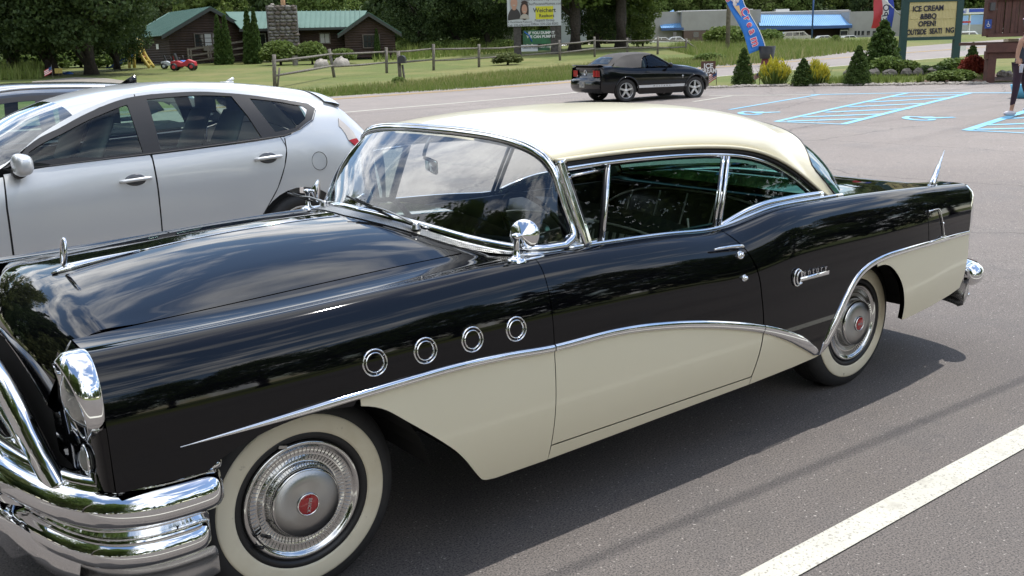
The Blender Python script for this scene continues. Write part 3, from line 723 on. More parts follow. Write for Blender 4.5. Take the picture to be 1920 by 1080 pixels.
# A pillar
for s in (-1, 1):
    mb = MB(); P = cr([(1.225, s*.805, 1.025), (1.208, s*.792, 1.10), (1.185, s*.770, 1.20), (1.166, s*.747, 1.29), (1.155, s*.735, 1.350)], 6)
    mb.tube(P, 1, up=(1, 0, 0), prof=[(-.016, -.016), (.0, -.020), (.016, -.018), (.020, .0), (.014, .020), (-.012, .020)], caps=True); obj('a_pillar', mb, M['chrome'], car)
# ---- roof ----
rl = pchip([0, .1, .25, .4, .55, .66, .76, .86, .94, 1.0], [1.125, 1.28, 1.535, 1.785, 2.065, 2.285, 2.485, 2.69, 2.835, 2.955])
rz = spl([1.165, 1.41, 1.77, 2.08, 2.3, 2.49, 2.70, 2.84, 2.955], [1.352, 1.357, 1.351, 1.331, 1.298, 1.238, 1.126, 1.040, .998])
ry = spl([1.165, 1.41, 1.77, 2.08, 2.3, 2.49, 2.70, 2.84, 2.955], [.727, .732, .733, .730, .729, .732, .742, .752, .762])
rc = pchip([0, .1, .25, .4, .55, .7, .85, 1.0], [1.052, 1.25, 1.53, 1.80, 2.08, 2.38, 2.70, 3.02])
rh = spl([1.05, 1.3, 1.6, 1.9, 2.2, 2.5, 2.8, 3.02], [1.450, 1.480, 1.500, 1.505, 1.496, 1.468, 1.418, 1.370])
def RF(s, t):
    """s 0..1 front to back, t -1..1 across (t=-1 near rail)"""
    s = np.asarray(s, float); t = np.asarray(t, float); xr, xc = rl(s), rc(s); a = np.abs(t); yr, zr = ry(xr), rz(xr)
    th_ = a*PI/2; y = yr*np.sin(th_)**.92
    zc = rh(xc); p = 1.0
    z = zr+(zc-zr)*np.cos(th_)**(1.0-.12*(1-s))
    x = xr+(xc-xr)*(1-(y/yr)**2.2)
    P = np.stack([x, np.sign(t)*y, z], -1)
    xr1, xc1 = 2.955, 3.02; yr1 = .762; y1 = yr1*np.sin(th_)**.92; z1 = .998+(rh(xc1)-.998)*np.cos(th_); x1 = xr1+(xc1-xr1)*(1-(y1/yr1)**2.2)
    w_ = np.clip((s-.62)/.38, 0, 1)[..., None]; w_ = w_**2*(3-2*w_); e = np.stack([EX(a), np.sign(t)*EY(a), EZ(a)], -1)
    return P+w_*(e-np.stack([x1, np.sign(t)*y1, z1], -1))
_ea = [0, .25, .5, .66, .76, .83, .89, .95, 1.0]
EX = pchip(_ea, [3.02, 3.008, 2.972, 2.925, 2.875, 2.825, 2.80, 2.875, 2.955]); EY = pchip(_ea, [0, .19, .38, .51, .59, .65, .692, 
 .732, .757]); EZ = pchip(_ea, [1.370, 1.362, 1.335, 1.300, 1.266, 1.232, 1.185, 1.09, .998])
S_ = np.linspace(0, 1, 70); Tt = np.linspace(-1, 1, 81); SS, TT = np.meshgrid(S_, Tt, indexing='ij')
V = RF(SS, TT)
Pn = V; du = np.gradient(Pn, axis=0); dv_ = np.gradient(Pn, axis=1); nn = np.cross(du, dv_); nn /= np.linalg.norm(nn, axis=2)[..., None]+1e-12; nn *= np.where(nn[..., 2:] < 0, -1, 1)
V = np.concatenate([V[:1]+np.array([.004, 0, -.035]), V], 0); nn = np.concatenate([nn[:1], nn], 0)
mb = MB(); a_, b_ = V.shape[:2]; mb.add(V.reshape(-1, 3), [(i*b_+j, (i+1)*b_+j, (i+1)*b_+j+1, i*b_+j+1) for i in range(a_-1) for j in range(b_-1)], 0, nn.reshape(-1, 3))
obj('roof', mb, M['cream'], car)
mb = MB(); Vi = RF(SS[::4, ::4], TT[::4, ::4])-np.array([0, 0, .035]); mb.grid(Vi); obj('headliner', mb, M['head'], car)
xr_ = np.linspace(1.135, 2.955, 60)
for s in (-1, 1):
    P = np.stack([xr_, s*(ry(xr_)+.006), rz(xr_)-.002], 1)
    mb = MB(); mb.tube(P, 1, prof=[(-.009, -.004), (.009, -.006), (.011, .006), (.0, .009), (-.01, .008)], up=(0, 0, 1)); obj('drip_rail', mb, M['cream'], car)
    P2 = P+np.array([0, -s*.004, -.016]); mb = MB(); mb.tube(P2[:-3], .008, 6); obj('roof_seal', mb, M['seal'], car)
    P3 = P2+np.array([0, -s*.003, -.020]); P3 = P3[1:-4]; P3[:, 0] -= np.interp(P3[:, 0], [2.2, 2.8], [0, .018])
    mb = MB(); mb.tube(P3, 1, prof=[(-.006, -.013), (.006, -.014), (.009, 0), (.006, .012), (-.006, .012)]); obj('window_header', mb, M['chrome'], car)
# chrome front header cap
mb = MB(); P = loop.copy(); P[:, 0] += .004; P[:, 2] += .012; mb.tube(P, .012, 10, up=(-.7, 0, .7)); obj('header_trim', mb, M['chrome'], car)
# rear glass and its frame
rb = cr([(3.40, 0, 1.040), (3.385, .2, 1.038), (3.33, .4, 1.030), (3.235, .55, 1.018), (3.11, .665, 1.010), (2.975, .735, 1.002)], 6)
sT = np.linspace(0, 1, len(rb)); rt_ = RF(np.ones(len(rb)), np.interp(sT, [0, .75, .9, 1], [0, .83, .93, 1]))-np.array([.004, 0, .006])
rows = [rb+(rt_-rb)*k+np.array([.03, 0, .02])*math.sin(PI*k) for k in np.linspace(0, 1, 10)]
h_ = np.array(rows); fl = np.concatenate([h_[:, ::-1]*np.array([1, -1, 1]), h_[:, 1:]], 1); mb = MB(); mb.grid(fl); obj('rear_window', mb, M['rglass'], car)
mb = MB(); P = np.vstack([rb[::-1]*np.array([1, -1, 1]), rb[1:]])+np.array([.008, 0, -.004]); mb.tube(P, .014, 10); mb.tube(P+np.array([.028, 0, -.010])*np.array([1, 1, 1]), .009, 8); obj('rear_window_trim', mb, M['chrome'], car)
mb = MB(); P = RF(np.ones(90), np.linspace(-1, 1, 90)); mb.tube(P+np.array([.004, 0, -.004]), .006, 6); obj('rear_window_seal', mb, M['seal'], car)
# C-pillar foot
for s in (-1, 1):
    mb = MB(); mb.tube([(2.84, s*.770, 1.005), (2.97, s*.757, 1.008), (3.10, s*.695, 1.015)], [.012, .017, .013], 10); obj('pillar_foot', mb, M['chrome'], car)
# ---- side windows ----
def WF(X, Z, s=-1): 
    Z = np.asarray(Z, float); k = (Z-1.03)/.31; y = .795-.052*k-.006*k*k
    return np.stack([np.asarray(X, float)+0*Z, s*y, Z], -1)
wtop = lambda x: rz(np.asarray(x))-.045
def side_glass(s, near):
    F_ = lambda X, Z: WF(X, Z, s)
    xs_ = np.linspace(1.40, 2.075, 12)
    dg_ = [(1.305, 1.02)]+[(x, float(wtop(x))) for x in xs_]+[(1.965, .985), (1.6, 1.0)]
    vg = [(1.135, 1.04), (1.165, 1.15), (1.195, 1.285)]+[(1.385, 1.300), (1.290, 1.03)]
    xq = np.linspace(2.12, 2.80, 16); qg = [(2.02, .99)]+[(x, float(wtop(x-.0))-.0) for x in xq]+[(2.83, 1.02), (2.6, 1.05), (2.3, 1.04), (2.12, 1.01)]
    if near:
        mb = MB(); panel(mb, dg_, F_, .08, flange=0, out=(0, s, .2)); obj('door_glass', mb, M['glass'], car)
        mb = MB(); panel(mb, qg, F_, .08, flange=0, out=(0, s, .2)); obj('quarter_glass', mb, M['glass'], car)
    mb = MB(); panel(mb, vg, F_, .08, flange=0, out=(0, s, .2)); obj('vent_glass', mb, M['glass'], car)
    def bar_(a, b, w_, nm, m=M['chrome']):
        A_, B_ = WF(*a, s), WF(*b, s); mb = MB(); mb.tube([A_, (A_+B_)/2+np.array([0, s*.003, 0]), B_], 1, prof=[(-.007, -w_), (.006, -w_), (.009, 0), (.006, w_), (-.007, w_)], up=(1, 0, 0)); return obj(nm, mb, m, car)
    bar_((1.400, 1.312), (1.312, 1.012), .008 if near else .016, 'vent_post', M['chrome'] if near else M['dash']); bar_((1.386, 1.312), (1.298, 1.012), .006, 'vent_seal', M['seal'])
    mb_ = M['chrome'] if near else M['dash']
    bar_((2.080, 1.29), (1.965, .985), .007, 'glass_edge_bar', mb_); bar_((2.112, 1.285), (1.995, .985), .008, 'glass_edge_bar', mb_)
    mb = MB(); vv = [(1.200, 1.288), (1.385, 1.300)]; mb.tube([WF(*p, s) for p in vv], .006, 6); obj('vent_frame', mb, M['chrome'], car); mb = MB()
    mb.tube(cr([WF(*p, s) for p in ((1.150, 1.075), (1.175, 1.045), (1.23, 1.030), (1.295, 1.030))], 5), .006, 6); obj('vent_frame', mb, M['chrome'], car)
    mb = MB(); mb.prism([WF(1.12, 1.03, s)+np.array([0, s*.002, 0]), WF(1.33, 1.022, s)+np.array([0, s*.002, 0]), WF(1.32, 1.04, s), WF(1.21, 1.045, s), WF(1.150, 1.075, s), WF(1.135, 1.07, s)], (0, -s*.01, 0)); obj('vent_base', mb, M['chrome'], car, smooth=False)
    # chrome edge round the kick-up of the quarter window
    xk = np.linspace(2.0, 2.82, 24); P = np.stack([xk, s*np.full(24, .796), np.interp(xk, [2.0, 2.06, 2.14, 2.3, 2.5, 2.82], [.992, 1.005, 1.035, 1.060, 1.066, 1.058])], 1)
    P = cr(P[::3], 3); mb = MB(); mb.tube(P, 1, prof=[(-.006, -.014), (.010, -.016), (.012, .002), (.002, .012), (-.006, .012)]); obj('kickup_moulding', mb, M['chrome'], car)
side_glass(-1, True); side_glass(1, False)
# ---- interior ----
mb = MB(); mb.box((1.75, 0, .42), (2.0, 1.5, .04)); mb.box((1.80, .765, .77), (1.95, .03, .42)); mb.box((.80, 0, .70), (.03, 1.56, .60)); mb.box((1.9, -.745, .80), (1.75, .02, .40)); obj('cabin_floor', mb, M['dash'], car, smooth=False)
def cushion(name, x, wd, z0, z1, th, lean, m, n=20, crown=.05, bow=.0):
    mb = MB(); rows = []
    for k in np.linspace(0, 1, 14):
        z = z0+(z1-z0)*k; b = []
        for t in np.linspace(-1, 1, n): 
            e = (1-abs(t)**6)*(1-(2*k-1)**8)**.5; b.append((x+lean*k-th*.5*e+bow*t*t, wd*t, z-(crown*abs(t)**3)*k))
        rows.append(b)
    front = np.array(rows); back = front.copy(); back[..., 0] = 2*(x+lean*np.linspace(0, 1, 14)[:, None])-front[..., 0]+2*bow*np.linspace(-1, 1, n)**2
    ringv = np.concatenate([front, back[:, ::-1]], 1); mb.grid(np.concatenate([ringv, ringv[:, :1]], 1)); mb.add(np.vstack([front[-1], back[-1]]), [(i, i+1, n+i+1, n+i) for i in range(n-1)])
    return obj(name, mb, m, car)
fs = cushion('front_seat', 1.86, .66, .50, 1.02, .16, .12, M['vinyl'])
mb = MB(); rows = []
for i in range(25):
    y = -.58+.56*i/24; o_ = .006*(i % 2); rows.append([(1.86-.092-o_+.12*k-.0, y, .50+.44*k) for k in (0, .5, .95)])
mb.grid(rows); obj('pleated_insert', mb, M['grey_vinyl'], fs, smooth=False)
mb = MB(); mb.tube([(1.86-.085+.12*.95, y, .955-.04*abs(y/.6)**3) for y in np.linspace(-.6, .6, 15)], .006, 6)
for y in (-.58, -.2, .2, .58): mb.tube([(2.05+.0, y, .55), (2.07, y, .85), (2.045, y, 1.0)], .005, 6)
mb.tube([(2.065, y, .93-.05*abs(y/.6)**3) for y in np.linspace(-.6, .6, 15)], .006, 6); obj('seat_piping', mb, M['piping'], fs)
mb = MB(); mb.box((1.60, 0, .47), (.50, 1.3, .16)); obj('front_seat_base', mb, M['vinyl'], car, bevel=.04)
rs = cushion('rear_seat', 2.66, .68, .50, 1.02, .2, .16, M['vinyl'], crown=.12)
mb = MB(); mb.tube([(2.66+.16*.9-.085, y, 1.00-.13*abs(y/.66)**3) for y in np.linspace(-.66, .66, 21)], .006, 6)
for y in (-.62, -.42, -.2, 0, .2, .42, .62): mb.tube([(2.57, y, .56), (2.60, y, .75), (2.69, y, .99-.12*abs(y/.66)**3)], .005, 6)
mb.tube(cr([(2.50, -.60, .62), (2.44, -.62, .80), (2.47, -.63, .90), (2.60, -.64, .84), (2.64, -.66, .62)], 6), .006, 6); obj('rear_piping', mb, M['piping'], rs)
mb = MB(); mb.box((2.42, 0, .47), (.45, 1.3, .16)); obj('rear_seat_base', mb, M['vinyl'], car, bevel=.04)
mb = MB(); mb.box((3.02, 0, 1.0), (.60, 1.36, .03)); obj('parcel_shelf', mb, M['dash'], car, bevel=.01)
mb = MB(); rows = []
for y in np.linspace(-.74, .74, 21):
    xo = .42*(abs(y)/.75)**2.5; rows.append([(.74+xo*.6, y, 1.085-.05*(y/.75)**2), (.86+xo*.35, y, 1.095-.05*(y/.75)**2), (.98+xo*.2, y, 1.085-.05*(y/.75)**2), (1.03+xo*.15, y, 1.05-.05*(y/.75)**2), (1.03+xo*.1, y, .95), (1.0, y, .80)])
mb.grid(rows); mb.tube([(.98, .05, .93), (.98, .3, .93)], .05, 12); obj('dashboard', mb, M['dash'], car)
mb = MB(); ax = Vector((.86, 0, .46)).normalized(); c_ = Vector((1.34, -.37, 1.0)); uu = ax.cross(Vector((0, 1, 0))).normalized()
mb.tube([tuple(c_+Vector((0, 1, 0))*.205*math.cos(a)+uu*.205*math.sin(a)) for a in np.linspace(0, 2*PI, 41)[:-1]], .0115, 8, True, up=tuple(ax)); 
st_ = obj('steering_wheel', mb, M['seal'], car)
mb = MB()
for a in (.3, PI-.3, -PI/2): mb.tube([tuple(c_-ax*.03), tuple(c_+Vector((0, 1, 0))*.2*math.cos(a)+uu*.2*math.sin(a))], .006, 6)
mb.lathe([(.0, .05), (.035, .04), (.045, 0)], 20, 'x', tuple(c_)); mb.tube([tuple(c_-ax*.02), tuple(c_-ax*.40)], .02, 10); obj('horn_ring', mb, M['satin'], st_)
mb = MB(); mb.tube(cr([(1.10, 0, 1.43), (1.05, .0, 1.395), (1.02, 0, 1.33), (1.045, -.0, 1.31)], 5), .008, 8); rvm = obj('rearview_mirror', mb, M['satin'], car)
mb = MB(); mb.box((1.055, 0, 1.285), (.02, .19, .062), rz=-.36); obj('mirror_head', mb, M['chrome'], rvm, bevel=.01)
# ---- door mirrors ----
for s in (-1, 1):
    x, y = .862, s*.835; z0 = float(bC(x))-.004
    mb = MB(); mb.lathe([(.036, -.005), (.034, .006), (.022, .011), (.0135, .018), (.010, .04), (.0115, .075), (.017, .080), (.0195, .088), (.016, .096), (.0, .100)], 20, 'z', (x, y, z0))
    o = obj('fender_mirror', mb, M['chrome'], car)
    mb = MB(); mb.sph((x+.045, y-s*.0, z0+.001), (.085, .03, .009), 20); obj('mirror_foot', mb, M['chrome'], o)
    mb = MB(); mb.lathe([(.0, -.034), (.010, -.029), (.044, -.005), (.054, .002), (.056, .006), (.054, .010), (.0, .010)], 36, 'x'); q = obj('mirror_head', mb, M['chrome'], o)
    q.location = (x+.045, y-s*.012, z0+.086); q.rotation_euler = (0, .08, -s*.62)
    mb = MB(); mb.tube([(x+.008, y, z0+.088), (x+.04, y-s*.01, z0+.088)], .009, 8); obj('mirror_joint', mb, M['chrome'], o)
# ---- handle, lock, emblem, fuel door ----
def surf(x, z, d=0, s=-1):
    v = float(BV(x, z)); e = 1e-3; nn = np.cross(BF(x+e, v)-BF(x-e, v), BF(x, v+e)-BF(x, v-e)); nn /= np.linalg.norm(nn); nn *= -1 if nn[1] > 0 else 1
    p = BF(x, v)+nn*d; return p*np.array([1, -s, 1]), nn*np.array([1, -s, 1])
for s in (-1, 1):
    mb = MB(); P = [surf(x, z, d, s)[0] for x, z, d in ((1.815, .932, .018), (1.87, .929, .026), (1.93, .926, .028), (1.98, .922, .026), (2.0, .918, .014))]
    mb.tube(cr(P, 4), np.interp(np.linspace(0, 1, 17), [0, .1, .8, 1], [.003, .006, .0075, .007]), 10); h = obj('door_handle', mb, M['chrome'], car)
    for nm, x, z, r_ in (('push_button', 1.982, .893, .016), ('lock', 1.985, .797, .013)):
        p, n_ = surf(x, z, 0, s); mb = MB(); mb.lathe([(r_*1.15, 0), (r_*1.1, .006), (r_*.8, .009), (r_*.7, .006), (r_*.6, .018), (0, .020)], 24); o = obj(nm, mb, M['chrome'], h if nm == 'push_button' else car)
        o.matrix_world = Matrix.Translation(p) @ Vector(n_).to_track_quat('Z', 'Y').to_matrix().to_4x4()
    # script emblem
    p, n_ = surf(2.345, .742, .004, s); Mx = frame(p, (1, 0, .0) if s < 0 else (-1, 0, 0), (0, 0, 1))
    mb = MB(); mb.tube([(.028*math.cos(a)-.0, .038*math.sin(a), .003) for a in np.linspace(0, 2*PI, 33)[:-1]], .0042, 6, True)
    mb.tube([(.014+.024*math.cos(a), -.002+.030*math.sin(a), .006) for a in np.linspace(.75, 2*PI-1.0, 22)], .004, 6)
    mb.box((.125, -.012, .004), (.215, .018, .006)); em = obj('emblem', mb, M['chrome'], car); em.data.transform(Mx)
    text('emblem_lettering', 'entury', .042, Mx @ Matrix.Translation((.128, .013, .002)), M['chrome'], em, .0025, sp=1.65)
    # fuel door
    mb = MB(); loopf = [(3.495, .735), (3.492, .895)]
    def sl_(pts, d=.003, r_=.0022, m=M['dark'], nm='seam'):
        mb = MB(); mb.tube([surf(a, b, d, s)[0] for a, b in pts], r_, 6); return obj(nm, mb, m, car)
    fd = sl_([(3.495, .742), (3.493, .80), (3.492, .85), (3.495, .893)], .0, .002, M['dark'], 'fuel_door_seam')
    if s < 0:
        mb = MB(); pts = [(3.50, .897), (3.55, .898), (3.60, .898), (3.618, .893), (3.630, .86), (3.640, .82), (3.652, .77), (3.657, .748)]
        mb.tube([surf(a, b, .006, s)[0] for a, b in pts], .0032, 8); mb.tube([surf(a, b, .006, s)[0] for a, b in ((3.50, .738), (3.56, .741), (3.62, .744), (3.675, .748))], .003, 8)
        for a, b in ((3.50, .897), (3.641, .818), (3.62, .746), (3.50, .738)): mb.sph(surf(a, b, .007, s)[0], .0065, 10)
        obj('fuel_door_trim', mb, M['chrome'], car)
    # antenna
    if s < 0:
        mb = MB(); p = np.array([3.745, -.80, float(bC(3.745))-.004]); d = np.array([.34, 0.0, .60]); d /= np.linalg.norm(d)
        mb.sph(p, (.045, .022, .010), 16); mb.tube([p+d*a for a in (0, .02, .12, .121, .17, .171, .205)], [.021, .018, .012, .008, .007, .004, .003], 10); mb.sph(p+d*.207, .004, 8); obj('antenna', mb, M['chrome'], car)
# ---- tail lamps, rear bumper ----
for s in (-1, 1):
    mb = MB(); zt_ = np.linspace(.42, .972, 16)
    rows = []
    for z in zt_:
        xb = float(np.interp(z, [.4, .47, .6, .72, .80, .9, .955, .975], [3.935, 3.96, 3.98, 3.985, 4.0, 4.03, 4.05, 4.03])); w_ = float(np.interp(z, [.42, .62, .75, .9, .972], [.010, .022, .05, .058, .045]))
        yo = float(-BF(4.03, min(1.0, float(BV(4.03, min(z, float(bC(4.03))-.001)))))[1])
        rows.append([(xb-.004, s*(yo+.002), z), (xb+w_*.5, s*(yo+.001), z), (xb+w_*.95, s*(yo-.012), z), (xb+w_, s*(yo-.04), z), (xb+w_*.9, s*(yo-.12), z), (xb+.01, s*(yo-.16), z)])
    mb.grid(rows); tl = obj('tail_lamp_housing', mb, M['chrome'], car)
    mb = MB(); mb.lathe([(.0, .062), (.022, .055), (.034, .035), (.040, .01), (.040, -.01)], 24, 'x', (4.085, s*.815, .79)); obj('lamp', mb, M['chrome'], tl)
    mb = MB(); mb.lathe([(.0, .045), (.022, .04), (.034, .025), (.038, .0)], 24, 'x', (4.085, s*.80, .90)); obj('lamp', mb, M['tail'], tl)
rp = [(4.045, .872), (4.105, .885), (4.165, .862), (4.215, .79), (4.26, .66), (4.29, .45), (4.305, 0)]
mb = MB(); pth = [(x, -y) for x, y in rp]+[(x, y) for x, y in rp[-2::-1]]
P = [(x, y) for x, y in pth]
sweep_plan(mb, P, [(-.05, .48), (-.02, .515), (.02, .518)]+arc((.0, .458), .058, 60, -60, 14)+[(.02, .398), (-.03, .40), (-.05, .48)], .07)
rbp = obj('rear_bumper', mb, M['chrome'], car)
mb = MB(); sweep_plan(mb, [(x-.02, y*.975) for x, y in P[1:-1]], [(.01, .40), (.014, .34), (.0, .285), (-.02, .26), (-.04, .255)], .05); obj('valance', mb, vp.data.materials[0], rbp)
mb = MB(); mb.sph((4.15, -.855, .325), (.012, .008, .012), 10); obj('bolt', mb, M['chrome'], rbp)
# ================= other cars: one surface in (x, v): v 0-1 lower side, 1-2 window side, 2-3 top =================
class Shell:
    def __init__(s, k, W, C, yb, ze, ye, H, zm=.55, bulge=.05, low=.2):
        f = lambda q: pchip(k, q) if not callable(q) else q
        s.W, s.C, s.yb, s.ze, s.ye, s.H = map(f, (W, C, yb, ze, ye, H)); s.zm, s.bulge = zm, bulge; s.zl = low
    def F(s, X, v, side=-1):
        X = np.asarray(X, float); v = np.asarray(v, float); X, v = np.broadcast_arrays(X, v)
        W, C, yb, ze, ye, H = s.W(X), s.C(X), s.yb(X), s.ze(X), s.ye(X), s.H(X)
        a = np.clip(v, 0, 1); z1 = s.zl+(C-s.zl)*a
        y1 = W-s.bulge*np.clip((s.zm-z1)/.4, 0, 2)**2; q = np.clip((z1-s.zm)/(C-s.zm+1e-6), 0, 1); y1 = y1-(W-yb)*q**3.2
        b = np.clip(v-1, 0, 1); z2 = C+(ze-C)*b; y2 = yb+(ye-yb)*b+.018*np.sin(PI*b)*(ze-C > .05)
        c = np.clip(v-2, 0, 1); y3 = ye*(1-c); z3 = ze+(H-ze)*(1-(1-c)**2.6)
        y = np.where(v < 1, y1, np.where(v < 2, y2, y3)); z = np.where(v < 1, z1, np.where(v < 2, z2, z3))
        return np.stack([X, side*y, z], -1)
    def V(s, X, Z):
        X = np.asarray(X, float); Z = np.asarray(Z, float); C, ze = s.C(X), s.ze(X)
        return np.where(Z <= C, (Z-s.zl)/(C-s.zl), 1+np.clip((Z-C)/(ze-C+1e-6), 0, 1))
    def P(s, pts): P = np.asarray(pts, float); return np.stack([P[:, 0], s.V(P[:, 0], P[:, 1])], 1)
    def surf(s, x, z, d=0, side=-1):
        v = float(s.V(x, z)); e = 2e-3; n = np.cross(s.F(x+e, v)-s.F(x-e, v), s.F(x, v+e)-s.F(x, v-e)); n /= np.linalg.norm(n)+1e-12
        if n[1] > 0: n = -n
        p = s.F(x, v)+n*d; return p*np.array([1, -side, 1]), n*np.array([1, -side, 1])
def seamline(sh, pts, parent, name='panel_seam', r=.003, m=None, side=-1, d=.0):
    mb = MB(); mb.tube([sh.surf(a, b, d, side)[0] for a, b in cr(pts, 5)], r, 5); return obj(name, mb, m or M['dark'], parent)
def roadwheel(parent, x, y, z, R_, rimR, spokes, side, m_rim, kind='five', wd=.2):
    mb = MB(); w2 = wd/2
    mb.lathe([(rimR, -w2), (R_*.85, -w2), (R_*.97, -w2*.85), (R_, -w2*.5), (R_, w2*.5), (R_*.97, w2*.85), (R_*.87, w2), (rimR*1.02, w2*.96), (rimR, w2*.8)], 48, 'y')
    o = obj('wheel', mb, M['rubber'], parent); o.location = (x, y, z); o.rotation_euler = (0, 0, 0 if side < 0 else PI)
    mb = MB(); mb.lathe([(rimR, w2*.9), (rimR*.97, w2*.98), (rimR*.93, w2*.8), (rimR*.88, -w2*.2), (rimR*.3, -w2*.3), (.02, -w2*.3)], 40, 'y', mis=[0, 0, 0, 1, 1])
    rm = obj('rim', mb, [m_rim, M['dark']], o)
    for k in range(spokes):
        a = 2*PI*k/spokes+.3; mb = MB(); c, s_ = math.cos(a), math.sin(a)
        def P(r, t, h): return (r*c-t*s_, -h, r*s_+t*c)
        wI, wO = (.042, .026) if kind == 'five' else (.018, .018)
        pts = [(rimR*.18, wI*.8, w2*.72), (rimR*.55, wI*.75, w2*.78), (rimR*.93, wO, w2*.70)]
        V = []
        for r, t, h in pts: V += [P(r, -t, h-.02), P(r, t, h-.02), P(r, t*.7, h), P(r, -t*.7, h)]
        mb.add(V, [(4*i+j, 4*i+(j+1) % 4, 4*i+4+(j+1) % 4, 4*i+4+j) for i in range(2) for j in range(4)]+[(3, 2, 1, 0), (8, 9, 10, 11)])
        obj('spoke', mb, m_rim, rm, smooth=False)
    mb = MB(); mb.lathe([(.0, w2*.82), (rimR*.16, w2*.8), (rimR*.22, w2*.7), (rimR*.22, w2*.3)], 20, 'y'); obj('wheel_hub', mb, m_rim, rm)
    return o
def archpts(cx, cz, r, a0=180, a1=0, n=18): return [(cx+r*math.cos(math.radians(a)), cz+r*math.sin(math.radians(a))) for a in np.linspace(a0, a1, n)]
M['silver'] = mat('silver_paint', (.70, .715, .72), .30, metal=.35, coat=.8)
M['grey_paint'] = mat('dark_grey_paint', (.09, .092, .10), .25, metal=.5, coat=1)
M['trimgrey'] = mat('charcoal_trim', (.020, .020, .023), .45)
M['alloy'] = mat('alloy_wheel', (.62, .62, .62), .28, metal=.9)
M['bronze'] = mat('alloy_wheel_pale', (.60, .55, .47), .3, metal=.8)
M['tint'] = glass('tinted_glass', (.72, .84, .78), 1.5, 1.0)
M['darkglass'] = mat('dark_car_glass', (.018, .024, .024), .05, coat=1)
M['seat'] = mat('grey_car_seat', (.16, .16, .155), .8)
M['blackp'] = mat('black_car_paint', (.003, .0033, .005), .10, coat=0)
M['top'] = mat('faded_soft_top', (.058, .054, .052), .85, noise=(4, (.078, .073, .07), .35, .7), bump=(40, .3, .003))
M['plastic'] = mat('black_plastic', (.02, .02, .02), .5)

# ---- silver hatchback parked beside ----
YN, YC = 3.50, 4.39
gzp = float(gz(1.0, 4.4))
pr = thing('parked_hatchback', 'silver grey hatchback wagon parked just beyond the vintage coupe', 'car', (0, YC, gzp+.03))
kx = [-1.65, -1.3, -.9, -.45, -.05, .3, .6, .95, 1.35, 1.75, 2.1, 2.35, 2.55, 2.72, 2.86, 2.92]
SH = Shell(kx,
    [.80, .86, .88, .885, .888, .888, .888, .888, .888, .888, .886, .878, .865, .84, .80, .77],
    [.72, .86, .93, .985, 1.015, 1.045, 1.058, 1.068, 1.085, 1.105, 1.135, 1.155, 1.14, 1.08, 1.02, 1.0],
    [.62, .70, .74, .80, .825, .835, .838, .84, .84, .838, .83, .81, .785, .76, .73, .70],
    [.74, .89, .97, 1.03, 1.06, 1.272, 1.410, 1.500, 1.516, 1.485, 1.428, 1.385, 1.33, 1.18, 1.04, 1.01],
    [.58, .66, .70, .755, .775, .72, .685, .655, .645, .645, .64, .635, .64, .67, .70, .69],
    [.80, .97, 1.06, 1.13, 1.20, 1.375, 1.475, 1.540, 1.562, 1.548, 1.515, 1.480, 1.435, 1.24, 1.06, 1.02], zm=.60, bulge=.05, low=.22)
fA, rA = (-.71, .325), (2.075, .325)
